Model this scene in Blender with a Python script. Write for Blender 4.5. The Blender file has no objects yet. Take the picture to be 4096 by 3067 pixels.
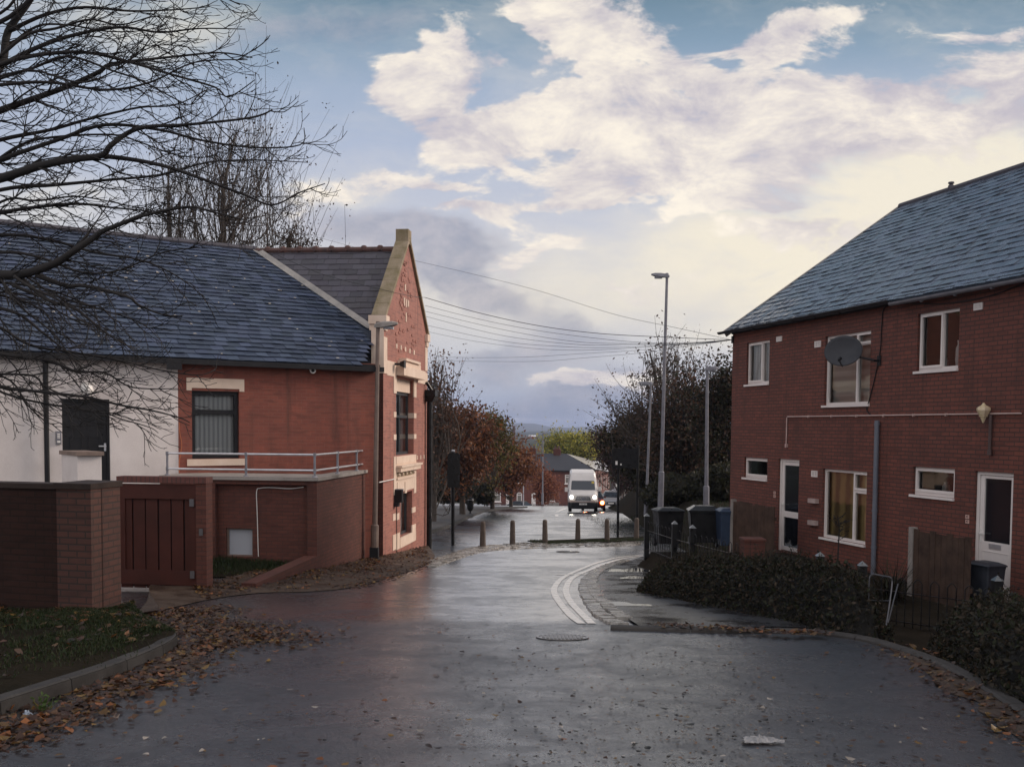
import bpy, bmesh, math, random
from mathutils import Vector, Matrix, noise
R = random.Random(7)
HAZE = 1.7e-4
rad = math.radians
scene = bpy.context.scene
COL = scene.collection
V = Vector

# ------------------------------------------------------------------ camera
FPX = 4150.0
PITCH, ROLL = rad(3.0), rad(0.45)
CAM = V((0, 0, 1.6))
CY = 1707 + FPX * math.tan(PITCH)
cam_d = bpy.data.cameras.new('camera')
cam = bpy.data.objects.new('camera', cam_d)
COL.objects.link(cam)
cam.matrix_world = Matrix.Translation(CAM) @ Matrix.Rotation(rad(90) - PITCH, 4, 'X') @ Matrix.Rotation(ROLL, 4, 'Z')
cam_d.sensor_fit = 'HORIZONTAL'
cam_d.sensor_width = 36
cam_d.lens = 36 * FPX / 4096
cam_d.shift_y = (CY - 1533.5) / 4096
cam_d.clip_start = 0.05
cam_d.clip_end = 30000
scene.camera = cam
CM = cam.matrix_world.to_3x3()

def ray(u, v):
    d = CM @ V(((u - 2048) / FPX, (CY - v) / FPX, -1.0))
    return d / d.y                      # scaled so that y = 1 (distance along the street)

def at(u, v, y):
    return CAM + ray(u, v) * y

def gz(y):                              # the falling street
    if y < 32: return -0.0668 * y
    if y < 70: return -2.1376 - 0.054 * (y - 32)
    if y < 112: return -4.19 - 0.064 * (y - 70)
    if y < 130: return -6.878 - 0.13 * (y - 112)
    if y < 150: return -9.218 - 0.015 * (y - 130)
    if y < 320: return -9.518 - 0.028 * (y - 150)
    return -14.28

def gp(u, v, dz=0.0):                   # where a sight line meets the street
    r = ray(u, v); lo, hi = 0.5, 400.0
    f = lambda y: CAM.z + r.z * y - gz(y) - dz
    for _ in range(60):
        m = (lo + hi) / 2
        if f(m) > 0: lo = m
        else: hi = m
    return CAM + r * lo

class Frame:                            # a vertical wall plane
    def __init__(s, x, y, ax, ay, flip=False):
        l = math.hypot(ax, ay); s.o = V((x, y, 0)); s.a = V((ax / l, ay / l, 0))
        s.n = V((s.a.y, -s.a.x, 0))
        if flip: s.n = -s.n
    def w(s, u, v):
        r = ray(u, v); k = (s.o - CAM).dot(s.n) / r.dot(s.n)
        p = CAM + r * k; return ((p - s.o).dot(s.a), p.z)
    def rect(s, u0, v0, u1, v1):        # picture box -> t0,t1,z0,z1
        c = [s.w(u0, v0), s.w(u1, v0), s.w(u0, v1), s.w(u1, v1)]
        return (c[0][0] + c[2][0]) / 2, (c[1][0] + c[3][0]) / 2, 0, 0
    def quad(s, tl, tr, bl, br):
        a, b, c, d = s.w(*tl), s.w(*tr), s.w(*bl), s.w(*br)
        return (a[0] + c[0]) / 2, (b[0] + d[0]) / 2, (c[1] + d[1]) / 2, (a[1] + b[1]) / 2
    def p(s, t, z, off=0.0):
        q = s.o + s.a * t + s.n * off; q.z = z; return q

# ------------------------------------------------------------------ objects
WORG = {}
def tag(o, label=None, cat=None, group=None, kind=None):
    if label: o['label'] = label
    if cat: o['category'] = cat
    if group: o['group'] = group
    if kind: o['kind'] = kind
    return o

def thing(name, loc, label, cat, group=None, rotz=0.0):
    o = bpy.data.objects.new(name, None); COL.objects.link(o)
    o.location = loc; o.rotation_euler = (0, 0, rotz)
    o.empty_display_size = 0.2
    WORG[o.name] = V(loc)
    return tag(o, label, cat, group)

def copy_tree(o, parent=None):
    c = o.copy(); COL.objects.link(c)
    if parent: c.parent = parent
    for ch in list(o.children): copy_tree(ch, c)
    return c

class MB:
    def __init__(s): s.v = []; s.f = []; s.m = []; s.c = []; s.col = (1, 1, 1, 1); s.mi = 0
    def face(s, *pts):
        i = len(s.v); s.v.extend(V(p) for p in pts); s.f.append(tuple(range(i, i + len(pts))))
        s.m.append(s.mi); s.c.append(s.col); return s
    def mesh(s, verts, faces):
        i = len(s.v); s.v.extend(V(p) for p in verts)
        for f in faces: s.f.append(tuple(i + k for k in f)); s.m.append(s.mi); s.c.append(s.col)
        return s
    def box8(s, p):                      # 4 bottom, 4 top (ccw seen from above)
        return s.mesh(p, [(3, 2, 1, 0), (4, 5, 6, 7), (0, 1, 5, 4), (1, 2, 6, 5), (2, 3, 7, 6), (3, 0, 4, 7)])
    def box(s, x0, x1, y0, y1, z0, z1):
        return s.box8([(x0, y0, z0), (x1, y0, z0), (x1, y1, z0), (x0, y1, z0), (x0, y0, z1), (x1, y0, z1), (x1, y1, z1), (x0, y1, z1)])
    def fbox(s, F, t0, t1, z0, z1, o0, o1):   # a box on a wall frame, from offset o0 to o1 (o1 nearer the viewer)
        if (F.a.cross(F.n)).z > 0: o0, o1 = o0, o1
        P = F.p
        q = [P(t0, z0, o1), P(t1, z0, o1), P(t1, z0, o0), P(t0, z0, o0), P(t0, z1, o1), P(t1, z1, o1), P(t1, z1, o0), P(t0, z1, o0)]
        return s.box8(q)
    def bbox(s, x0, x1, y0, y1, z0, z1, b=0.02):   # box with chamfered vertical and top edges
        def ring(i, z): return [(x0 + i + b, y0 + i, z), (x1 - i - b, y0 + i, z), (x1 - i, y0 + i + b, z), (x1 - i, y1 - i - b, z), (x1 - i - b, y1 - i, z), (x0 + i + b, y1 - i, z), (x0 + i, y1 - i - b, z), (x0 + i, y0 + i + b, z)]
        return s.loft([ring(0, z0), ring(0, z1 - b), ring(b, z1)], cap=True)
    def loft(s, rings, cap=True, closed=True):
        n = len(rings[0]); vs = [p for r in rings for p in r]; fs = []
        for k in range(len(rings) - 1):
            for j in range(n if closed else n - 1):
                a, b = k * n + j, k * n + (j + 1) % n
                fs.append((a, b, b + n, a + n))
        if cap: fs.append(tuple(range(n - 1, -1, -1))); fs.append(tuple((len(rings) - 1) * n + j for j in range(n)))
        return s.mesh(vs, fs)
    def tube(s, path, rr, n=6, cap=True):
        path = [V(p) for p in path]; rings = []
        if not isinstance(rr, (list, tuple)): rr = [rr] * len(path)
        up = None
        for i, p in enumerate(path):
            d = (path[min(i + 1, len(path) - 1)] - path[max(i - 1, 0)])
            if d.length < 1e-9: d = V((0, 0, 1))
            d.normalize()
            if up is None:
                up = d.cross(V((0, 0, 1)) if abs(d.z) < .9 else V((1, 0, 0))).normalized()
            up = (up - d * up.dot(d))
            if up.length < 1e-6: up = d.orthogonal()
            up.normalize(); sd = d.cross(up)
            rings.append([p + (up * math.cos(2 * math.pi * k / n) + sd * math.sin(2 * math.pi * k / n)) * rr[i] for k in range(n)])
        return s.loft(rings, cap)
    def lathe(s, prof, c, n=16):
        rings = [[(c[0] + r * math.cos(2 * math.pi * k / n), c[1] + r * math.sin(2 * math.pi * k / n), c[2] + z) for k in range(n)] for r, z in prof]
        return s.loft(rings, True)
    def extrude(s, pts, d):              # a flat outline given a thickness vector
        n = len(pts); d = V(d); a = [V(p) for p in pts]
        return s.mesh(a + [p + d for p in a], [tuple(range(n - 1, -1, -1)), tuple(range(n, 2 * n))] + [(i, (i + 1) % n, (i + 1) % n + n, i + n) for i in range(n)])
    def build(s, name, mats, parent=None, smooth=False, org=None, uv=True, attr=False, label=None, merge=False):
        org = V(org) if org is not None else (WORG[parent.name] if parent else V((0, 0, 0)))
        me = bpy.data.meshes.new(name)
        me.from_pydata([p - org for p in s.v], [], s.f)
        if not isinstance(mats, (list, tuple)): mats = [mats]
        for m in mats: me.materials.append(m)
        if len(mats) > 1: me.polygons.foreach_set('material_index', s.m)
        if uv:
            ul = me.uv_layers.new(name='UVMap'); data = []
            for p in me.polygons:
                n = p.normal
                if abs(n.z) > .97: t, b = V((1, 0, 0)), V((0, 1, 0))
                else:
                    t = V((-n.y, n.x, 0)).normalized(); b = n.cross(t)
                for li in p.loop_indices:
                    q = me.vertices[me.loops[li].vertex_index].co + org
                    data += [q.dot(t), q.dot(b)]
            ul.data.foreach_set('uv', data)
        if attr:
            ca = me.color_attributes.new('Col', 'FLOAT_COLOR', 'CORNER'); data = []
            for p in me.polygons: data += list(s.c[p.index]) * p.loop_total
            ca.data.foreach_set('color', data)
        if smooth: me.polygons.foreach_set('use_smooth', [True] * len(me.polygons))
        if merge:
            bm = bmesh.new(); bm.from_mesh(me); bmesh.ops.remove_doubles(bm, verts=bm.verts, dist=1e-4); bmesh.ops.recalc_face_normals(bm, faces=bm.faces); bm.to_mesh(me); bm.free()
        o = bpy.data.objects.new(name, me); COL.objects.link(o)
        if parent: o.parent = parent
        else: o.location = org
        WORG[o.name] = org
        if label: o['label'] = label
        return o

def spline(pts, n):                      # Catmull-Rom through points
    pts = [V(p) for p in pts]; out = []
    for i in range(len(pts) - 1):
        p0, p1, p2, p3 = pts[max(i - 1, 0)], pts[i], pts[i + 1], pts[min(i + 2, len(pts) - 1)]
        for k in range(n):
            t = k / n
            out.append(.5 * (2 * p1 + (p2 - p0) * t + (2 * p0 - 5 * p1 + 4 * p2 - p3) * t * t + (3 * p1 - p0 - 3 * p2 + p3) * t ** 3))
    out.append(pts[-1]); return out

# ------------------------------------------------------------------ materials
class NT:
    def __init__(s, tree): s.t = tree; s.n = tree.nodes; s.l = tree.links
    def new(s, typ, **kw):
        nd = s.n.new(typ)
        for k, v in kw.items(): setattr(nd, k, v)
        return nd
    def sock(s, nd, key, val):
        if hasattr(val, 'is_output') or val.__class__.__name__.startswith('NodeSocket'): s.l.new(val, nd.inputs[key])
        else:
            i = nd.inputs[key]
            if hasattr(i.default_value, '__len__') and not hasattr(val, '__len__'): val = [val] * len(i.default_value)
            i.default_value = val
    def math(s, op, a, b=None, c=None, clamp=False):
        nd = s.new('ShaderNodeMath', operation=op, use_clamp=clamp)
        s.sock(nd, 0, a)
        if b is not None: s.sock(nd, 1, b)
        if c is not None: s.sock(nd, 2, c)
        return nd.outputs[0]
    def noise(s, vec, scale, detail=4, rough=.55, dist=0.0, out='Fac'):
        nd = s.new('ShaderNodeTexNoise'); s.sock(nd, 'Vector', vec)
        nd.inputs['Scale'].default_value = scale; nd.inputs['Detail'].default_value = detail
        nd.inputs['Roughness'].default_value = rough; nd.inputs['Distortion'].default_value = dist
        return nd.outputs[out]
    def ramp(s, fac, stops, interp='LINEAR'):
        nd = s.new('ShaderNodeValToRGB'); s.sock(nd, 0, fac); e = nd.color_ramp.elements; nd.color_ramp.interpolation = interp
        while len(e) < len(stops): e.new(.5)
        for k, (p, c) in enumerate(stops):
            e[k].position = p; e[k].color = (*c, 1) if hasattr(c, '__len__') else (c, c, c, 1)
        return nd.outputs[0]
    def mix(s, fac, a, b, mode='MIX'):
        nd = s.new('ShaderNodeMix', data_type='RGBA', blend_type=mode)
        s.sock(nd, 0, fac)
        for k, v in ((6, a), (7, b)):
            if isinstance(v, tuple) and len(v) == 3: v = (*v, 1)
            s.sock(nd, k, v)
        return nd.outputs[2]
    def mapr(s, val, a, b, c=0.0, d=1.0, typ='SMOOTHSTEP'):
        nd = s.new('ShaderNodeMapRange', interpolation_type=typ)
        s.sock(nd, 'Value', val)
        for k, x in (('From Min', a), ('From Max', b), ('To Min', c), ('To Max', d)): nd.inputs[k].default_value = x
        return nd.outputs[0]

MATS = {}
def mat(name, color=(.5, .5, .5), rough=.6, metal=0.0, spec=.5, fn=None):
    m = bpy.data.materials.new(name); m.use_nodes = True
    t = NT(m.node_tree); b = t.n['Principled BSDF']
    b.inputs['Base Color'].default_value = (*color, 1); b.inputs['Roughness'].default_value = rough
    b.inputs['Metallic'].default_value = metal; b.inputs['Specular IOR Level'].default_value = spec
    if fn: fn(t, b)
    MATS[name] = m; return m

def bump(t, b, h, strength=.5, dist=.01):
    nd = t.new('ShaderNodeBump'); nd.inputs['Strength'].default_value = strength; nd.inputs['Distance'].default_value = dist
    t.sock(nd, 'Height', h); t.l.new(nd.outputs[0], b.inputs['Normal'])

def worn(c1, c2, scale=3.0, bstr=.25, bscale=60.0, rlo=None, dist=.004):
    """generic surface: two tones in soft patches, fine grain, slight relief"""
    def fn(t, b):
        g = t.new('ShaderNodeNewGeometry').outputs['Position']
        n1 = t.noise(g, scale, 5, .6); n2 = t.noise(g, bscale, 3, .6)
        f = t.math('ADD', t.math('MULTIPLY', n1, .75), t.math('MULTIPLY', n2, .25))
        t.l.new(t.ramp(f, [(.32, c1), (.68, c2)]), b.inputs['Base Color'])
        if rlo is not None: t.l.new(t.mapr(n1, .3, .7, rlo[0], rlo[1]), b.inputs['Roughness'])
        if bstr: bump(t, b, n2, bstr, dist)
    return fn

def brick(c1, c2, mortar, dark=(.045, .022, .018), msize=.007, stain=.35, w=.225, h=.075, bias=0.0, relief=.6):
    def fn(t, b):
        uv = t.new('ShaderNodeTexCoord').outputs['UV']
        g = t.new('ShaderNodeNewGeometry').outputs['Position']
        br = t.new('ShaderNodeTexBrick'); t.l.new(uv, br.inputs['Vector'])
        for k, x in (('Scale', 1.0), ('Mortar Size', msize), ('Mortar Smooth', .15), ('Bias', bias), ('Brick Width', w), ('Row Height', h)): br.inputs[k].default_value = x
        br.inputs['Color1'].default_value = (*c1, 1); br.inputs['Color2'].default_value = (*c2, 1); br.inputs['Mortar'].default_value = (*mortar, 1)
        n1 = t.noise(g, .9, 5, .6); n2 = t.noise(g, 45, 3, .6); n3 = t.noise(g, 3.5, 4, .65)
        c = t.mix(t.mapr(n1, .45, .75, 0, stain), br.outputs['Color'], dark)
        sv = t.new('ShaderNodeMapping'); t.l.new(uv, sv.inputs[0]); sv.inputs['Scale'].default_value = (2.2, .16, 1)
        run = t.noise(sv.outputs[0], 1.6, 5, .65)                              # rain runs down the wall
        c = t.mix(t.mapr(run, .50, .72, 0, .5), c, dark)
        bc = t.new('ShaderNodeVectorMath', operation='MULTIPLY'); t.l.new(uv, bc.inputs[0]); bc.inputs[1].default_value = (1 / w * .5, 1 / h, 1)
        odd = t.noise(bc.outputs[0], .9, 1, .5)
        c = t.mix(t.mapr(odd, .53, .68, 0, .6), c, (c1[0] * .5, c1[1] * .55, c1[2] * .6))
        c = t.mix(t.math('MULTIPLY', t.mapr(n2, .3, .7, 0, 1), .15), c, dark)
        c = t.mix(t.mapr(n3, .5, .78, 0, .28), c, (min(1, c1[0] * 1.5), c1[1] * 1.35, c1[2] * 1.3))
        t.l.new(c, b.inputs['Base Color'])
        hgt = t.math('ADD', t.math('SUBTRACT', 1.0, br.outputs['Fac']), t.math('MULTIPLY', n2, .35))
        bump(t, b, hgt, relief, .006)
    return fn

brick_house = mat('brick_house', rough=.75, fn=brick((.190, .060, .040), (.142, .046, .033), (.055, .030, .025), msize=.009, stain=.3))
brick_wing = mat('brick_wing', rough=.7, fn=brick((.255, .069, .043), (.21, .054, .036), (.22, .085, .06), msize=.006, stain=.22, relief=.35))
brick_gable_lit = mat('brick_gable_lit', rough=.7, fn=brick((.37, .142, .105), (.31, .116, .085), (.38, .19, .15), msize=.006, stain=.15, relief=.35))  # paler and pinker: warm sunlight on the gable put into the colour
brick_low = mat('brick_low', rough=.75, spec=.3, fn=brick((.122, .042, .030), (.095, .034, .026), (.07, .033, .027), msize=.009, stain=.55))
brick_dark_shaded = mat('brick_dark_shaded', rough=.8, spec=.2, fn=brick((.034, .0145, .0105), (.025, .0115, .009), (.016, .010, .008), msize=.009, stain=.6))  # dark brown brick, with tree shade also put into its colour
brick_far = mat('brick_far', rough=.8, fn=brick((.19, .062, .045), (.15, .05, .038), (.10, .05, .04), stain=.3))
stone = mat('stone', rough=.75, fn=worn((.62, .47, .37), (.76, .62, .51), 2.2, .3, 50))
stone_mossy = mat('stone_mossy', rough=.85, fn=worn((.155, .125, .055), (.34, .27, .20), 2.6, .5, 35))
render_white = mat('render_white', rough=.8, fn=worn((.52, .47, .45), (.76, .71, .69), .9, .3, 60))
upvc = mat('upvc', rough=.35, fn=worn((.74, .68, .65), (.82, .77, .74), 3, 0))
black_paint = mat('black_paint', rough=.45, spec=.3, fn=worn((.008, .008, .010), (.018, .018, .021), 4, .1))
black_iron = mat('black_iron', rough=.35, spec=.3, fn=worn((.006, .006, .007), (.014, .014, .015), 8, .15, 80, (.25, .5)))
galv = mat('galv', rough=.35, metal=.6, fn=worn((.45, .46, .5), (.66, .66, .68), 5, .1))
galv_dull = mat('galv_dull', rough=.55, metal=.2, fn=worn((.15, .15, .175), (.25, .25, .28), 5, .1))
grey_pvc = mat('grey_pvc', rough=.4, fn=worn((.10, .115, .15), (.15, .165, .20), 4, .05))
brown_paint = mat('brown_paint', rough=.5, fn=worn((.13, .092, .075), (.21, .155, .13), 5, .15))
concrete = mat('concrete', rough=.7, fn=worn((.20, .18, .165), (.34, .31, .285), 3, .4, 40))
kerb_stone = mat('kerb_stone', rough=.45, spec=.25, fn=worn((.024, .022, .021), (.062, .058, .055), 2.5, .4, 45, (.5, .75)))
bollard_stone = mat('bollard_stone', rough=.75, fn=worn((.068, .050, .040), (.13, .10, .08), 4, .4, 40))
fence_wood = mat('fence_wood', rough=.8, spec=.2, fn=worn((.04, .026, .02), (.095, .06, .045), 5, .4, 30))
gate_wood = mat('gate_wood', rough=.65, spec=.25, fn=worn((.046, .0145, .0105), (.072, .021, .0155), 3, .25, 40))
white_plastic = mat('white_plastic', rough=.35, fn=worn((.72, .7, .67), (.82, .8, .77), 5, 0))
lead = mat('lead', rough=.5, fn=worn((.22, .21, .2), (.40, .37, .34), 2.5, .3, 30))

def slate_fn(base, rlo, rhi, moss=None):
    def fn(t, b):
        a = t.new('ShaderNodeAttribute', attribute_name='Col').outputs['Color']
        g = t.new('ShaderNodeNewGeometry').outputs['Position']
        n1 = t.noise(g, 1.1, 5, .6); n2 = t.noise(g, 25, 4, .65)
        c = t.mix(1.0, base, a, 'MULTIPLY')
        c = t.mix(t.mapr(n2, .5, .8, 0, .35), c, (base[0] * 2.0, base[1] * 1.9, base[2] * 1.7))
        if moss: c = t.mix(t.mapr(n1, .52, .72, 0, .5), c, moss)
        t.l.new(c, b.inputs['Base Color'])
        sp = t.new('ShaderNodeSeparateColor'); t.l.new(a, sp.inputs[0])
        rr = t.math('ADD', t.mapr(n2, .3, .7, rlo, rhi), t.math('MULTIPLY', t.math('SUBTRACT', sp.outputs[0], 1.0), .22))
        t.l.new(rr, b.inputs['Roughness'])
        bump(t, b, n2, .25, .006)
    return fn
slate_wet = mat('slate_wet', fn=slate_fn((.085, .108, .145), .15, .30), spec=1.0)
slate_blue = mat('slate_blue', fn=slate_fn((.042, .056, .092), .34, .5), spec=.45)
slate_grey = mat('slate_grey', fn=slate_fn((.072, .068, .082), .5, .7, (.05, .045, .045)), spec=.35)
slate_far = mat('slate_far', (.045, .045, .052), .45)
ridge_red = mat('ridge_red', rough=.75, fn=worn((.05, .032, .03), (.12, .055, .045), 6, .3))

def glass_fn(t, b):
    out = t.n['Material Output']
    fr = t.new('ShaderNodeFresnel'); fr.inputs[0].default_value = 1.5
    tr = t.new('ShaderNodeBsdfTransparent'); tr.inputs[0].default_value = (.86, .88, .88, 1)
    gl = t.new('ShaderNodeBsdfGlossy'); gl.inputs['Roughness'].default_value = .03
    mx = t.new('ShaderNodeMixShader'); t.l.new(t.math('MULTIPLY', fr.outputs[0], 1.5, clamp=True), mx.inputs[0]); t.l.new(tr.outputs[0], mx.inputs[1]); t.l.new(gl.outputs[0], mx.inputs[2])
    t.l.new(mx.outputs[0], out.inputs['Surface'])
glass = mat('glass', fn=glass_fn)
dark_glass = mat('dark_glass', (.012, .014, .018), .06, spec=.7)
room_dark = mat('room_dark', (.012, .011, .011), .9, spec=.1)

def stripes(c1, c2, scale, axis=0, soft=.5):
    def fn(t, b):
        g = t.new('ShaderNodeTexCoord').outputs['UV']
        sp = t.new('ShaderNodeSeparateXYZ'); t.l.new(g, sp.inputs[0])
        n = t.noise(g, 3, 2)
        w = t.math('SINE', t.math('ADD', t.math('MULTIPLY', sp.outputs[axis], scale), t.math('MULTIPLY', n, 2.0 * soft)))
        t.l.new(t.ramp(t.mapr(w, -1, 1, 0, 1, 'LINEAR'), [(.1, c1), (.8, c2)]), b.inputs['Base Color'])
        bump(t, b, w, .5, .01)
    return fn
blind_white = mat('blind_white', rough=.7, fn=stripes((.40, .41, .43), (.62, .63, .64), 62, 0, .1))
net_curtain = mat('net_curtain', rough=.9, fn=stripes((.30, .27, .25), (.44, .40, .37), 40, 0, .8))
roller_blind = mat('roller_blind', rough=.8, fn=stripes((.30, .285, .26), (.42, .40, .365), 30, 1, .3))
gold_curtain = mat('gold_curtain', rough=.85, fn=stripes((.17, .11, .05), (.42, .30, .125), 16, 0, 1.0))
# ------------------------------------------------------------------ sky and light
SUN_AZ, SUN_EL = rad(68), rad(24)       # azimuth measured clockwise from the street's direction
sun_dir = V((math.sin(SUN_AZ) * math.cos(SUN_EL), math.cos(SUN_AZ) * math.cos(SUN_EL), math.sin(SUN_EL)))
sl = bpy.data.lights.new('sun', 'SUN'); sl.energy = 2.5; sl.angle = rad(18); sl.color = (1.0, .84, .72)
so = bpy.data.objects.new('sun', sl); COL.objects.link(so)
so.rotation_euler = sun_dir.to_track_quat('Z', 'Y').to_euler()

def srgb(r, g, b):
    f = lambda c: (c / 255 / 12.92) if c / 255 <= .04045 else ((c / 255 + .055) / 1.055) ** 2.4
    return (f(r), f(g), f(b))

world = bpy.data.worlds.new('World'); scene.world = world; world.use_nodes = True
t = NT(world.node_tree)
bg = t.n['Background']; STR = .12; bg.inputs['Strength'].default_value = STR
sky = t.new('ShaderNodeTexSky', sky_type='NISHITA'); sky.sun_disc = False
sky.sun_elevation = SUN_EL; sky.sun_rotation = SUN_AZ; sky.air_density = 1.2; sky.dust_density = 2.0
gen = t.new('ShaderNodeTexCoord').outputs['Generated']
sp = t.new('ShaderNodeSeparateXYZ'); t.l.new(gen, sp.inputs[0])
X, Y, Z = sp.outputs
ay = t.math('MAXIMUM', t.math('ABSOLUTE', Y), .22)
P = t.math('DIVIDE', X, ay); Q = t.math('DIVIDE', Z, ay)
# stretched, warped cloud coordinates
cv = t.new('ShaderNodeCombineXYZ'); t.l.new(P, cv.inputs[0]); t.l.new(t.math('MULTIPLY', Q, 1.9), cv.inputs[1]); t.l.new(t.math('MULTIPLY', t.math('LESS_THAN', Y, 0.0), 5.3), cv.inputs[2])
warp = t.noise(cv.outputs[0], 3.2, 5, .6, 0, 'Color')
wv = t.new('ShaderNodeVectorMath', operation='SUBTRACT'); t.l.new(warp, wv.inputs[0]); wv.inputs[1].default_value = (.5, .5, .5)
ws = t.new('ShaderNodeSeparateXYZ'); t.l.new(wv.outputs[0], ws.inputs[0])
wp = t.math('ADD', P, t.math('MULTIPLY', ws.outputs[0], .30)); wq = t.math('ADD', Q, t.math('MULTIPLY', ws.outputs[1], .20))
def blob(u, v, a, b, ang=0.0, warped=True):   # soft ellipse placed in sky directions
    p0, q0, a, b = (u - 1106) / 2241, (922 - v) / 2241, a / 2241, b / 2241
    pp, qq = (wp, wq) if warped else (P, Q)
    ca, sa = math.cos(rad(ang)), math.sin(rad(ang))
    dp = t.math('SUBTRACT', pp, p0); dq = t.math('SUBTRACT', qq, q0)
    x = t.math('MULTIPLY_ADD', dp, ca / a, t.math('MULTIPLY', dq, sa / a)); y = t.math('MULTIPLY_ADD', dq, ca / b, t.math('MULTIPLY', dp, -sa / b))
    r2 = t.math('MULTIPLY_ADD', x, x, t.math('MULTIPLY', y, y))
    return t.math('POWER', 2.718, t.math('MULTIPLY', r2, -1.0))
def total(lst):
    s = None
    for w, k in lst:
        m = t.math('MULTIPLY', k, w) if w != 1 else k
        s = m if s is None else t.math('ADD', s, m)
    return s
fb = t.noise(cv.outputs[0], 8.5, 10, .68, .35); fb2 = t.noise(cv.outputs[0], 2.6, 6, .6)
streak_v = t.new('ShaderNodeCombineXYZ'); t.l.new(t.math('MULTIPLY', wp, 4), streak_v.inputs[0]); t.l.new(t.math('MULTIPLY', wq, 22), streak_v.inputs[1])
fs = t.noise(streak_v.outputs[0], 1.3, 6, .6)
# clear sky between the clouds, by height
g = t.ramp(t.mapr(Q, -.02, .75, 0, 1, 'LINEAR'), [(0, srgb(178, 180, 196)), (.06, srgb(166, 175, 198)), (.115, srgb(200, 200, 208)), (.19, srgb(222, 215, 209)), (.27, srgb(200, 201, 212)), (.37, srgb(176, 186, 208)), (.44, srgb(160, 175, 198)), (.50, srgb(128, 152, 174)), (.56, srgb(100, 128, 146)), (.75, srgb(88, 112, 134)), (1, srgb(92, 112, 134))])
left = t.mapr(P, -.55, -.12, 1, 0)
g = t.mix(t.math('MULTIPLY', left, .6), g, srgb(180, 187, 204))
g = t.mix(.10, g, t.mix(1.0, sky.outputs[0], (STR, STR, STR), 'MULTIPLY'))
thin = t.mapr(t.math('ADD', t.math('MULTIPLY', fb2, .65), t.math('MULTIPLY', fs, .35)), .44, .66)
g = t.mix(t.math('MULTIPLY', thin, .42), g, srgb(222, 217, 212))
# thin warm veil round the hidden sun
veil = total([(1.0, blob(1960, 460, 340, 230, 0)), (.8, blob(2150, 330, 420, 260, 20)), (.6, blob(1600, 600, 420, 120, -12)), (.45, blob(1150, 660, 300, 70, 0)), (.5, blob(150, 480, 260, 50, 0)), (.6, blob(360, 60, 240, 80, 0)), (.5, blob(750, 430, 150, 50, 0))])
veil = t.math('MULTIPLY', veil, t.mapr(t.math('ADD', t.math('MULTIPLY', fb, .5), t.math('MULTIPLY', fb2, .5)), .34, .58, .45, 1.15))
core = blob(1890, 540, 210, 150, 20, False)
g = t.mix(t.mapr(t.math('ADD', veil, t.math('MULTIPLY', core, .25)), .08, 1.05, 0, .88), g, srgb(244, 234, 212))
# grey underlit cloud
grey = total([(1.0, blob(850, 545, 220, 75, -14)), (.95, blob(1030, 625, 190, 48, -16)), (1.1, blob(1180, 872, 420, 50, 0)), (.7, blob(1250, 720, 150, 40, 0)), (.7, blob(980, 760, 160, 40, 0)), (.7, blob(1450, 850, 260, 55, 0)), (.6, blob(1420, 285, 160, 50, -10)), (.5, blob(1250, 330, 120, 35, 0)), (.6, blob(650, 120, 300, 60, 0)), (.45, blob(1150, 770, 180, 40, 0))])
# bright broken cumulus
wht = total([(1.0, blob(870, 215, 105, 48, 10)), (.95, blob(985, 175, 60, 70, 30)), (.9, blob(1010, 285, 170, 60, -18)), (1.0, blob(1180, 90, 105, 95, 40)), (1.1, blob(1320, 110, 190, 130, -15)), (1.1, blob(1290, 290, 270, 95, -10)),
    (1.1, blob(1480, 330, 260, 110, -12)), (.95, blob(1640, 95, 170, 65, 12)), (1.1, blob(1790, 230, 300, 120, 0)), (1.1, blob(2080, 190, 260, 90, 14)), (1.0, blob(1300, 425, 190, 34, 10)), (.8, blob(960, 412, 90, 20, 0)), (.6, blob(820, 400, 120, 30, 0)),
    (.75, blob(1000, 470, 120, 18, 8)), (.7, blob(930, 330, 60, 30, -20)), (.7, blob(1500, 470, 160, 22, 14)), (.6, blob(1620, 690, 120, 16, 0)), (.6, blob(1330, 640, 110, 16, 6)), (.9, blob(1060, 500, 110, 34, -14)), (.95, blob(1180, 575, 170, 26, 6)), (.9, blob(1700, 500, 230, 60, -22)), (.65, blob(1420, 660, 80, 30, 0)), (.55, blob(1560, 600, 130, 14, 4)), (.8, blob(1155, 806, 75, 14, -6)), (1.0, blob(1240, 840, 110, 22, -14)), (.9, blob(1440, 815, 150, 40, 0)),
    (.6, blob(960, 30, 26, 50, 0)), (.5, blob(1880, 20, 160, 26, 14)), (.7, blob(2180, 40, 120, 30, 10)), (.9, blob(1200, 906, 460, 8, 0, False)), (.5, blob(700, 440, 120, 40, 0))])
hole = total([(1.0, blob(1120, 205, 55, 42, 0)), (.75, blob(1190, 185, 26, 70, 0)), (.9, blob(1540, 150, 50, 26, 0)), (1.0, blob(2030, 178, 70, 24, 0)), (.75, blob(1340, 140, 40, 30, 0)), (.6, blob(1260, 335, 60, 14, 0)), (.8, blob(1480, 60, 60, 50, 20)), (.6, blob(1180, 330, 50, 24, 0)), (.7, blob(1400, 205, 60, 20, -20)), (.6, blob(1690, 150, 70, 18, 10)), (.6, blob(1420, 430, 120, 18, 10)), (.7, blob(1080, 130, 40, 30, 30)), (.6, blob(1860, 120, 120, 20, 10)), (.8, blob(1560, 470, 130, 26, 8))])
wht = t.math('SUBTRACT', wht, t.math('MULTIPLY', hole, 1.1))
back = t.mapr(Y, -.25, .05, 1, 0)        # behind the camera: broad broken cloud
wht = t.math('ADD', wht, t.math('MULTIPLY', back, .75))
high = t.mapr(Q, .44, .9, 0, .42)
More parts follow.
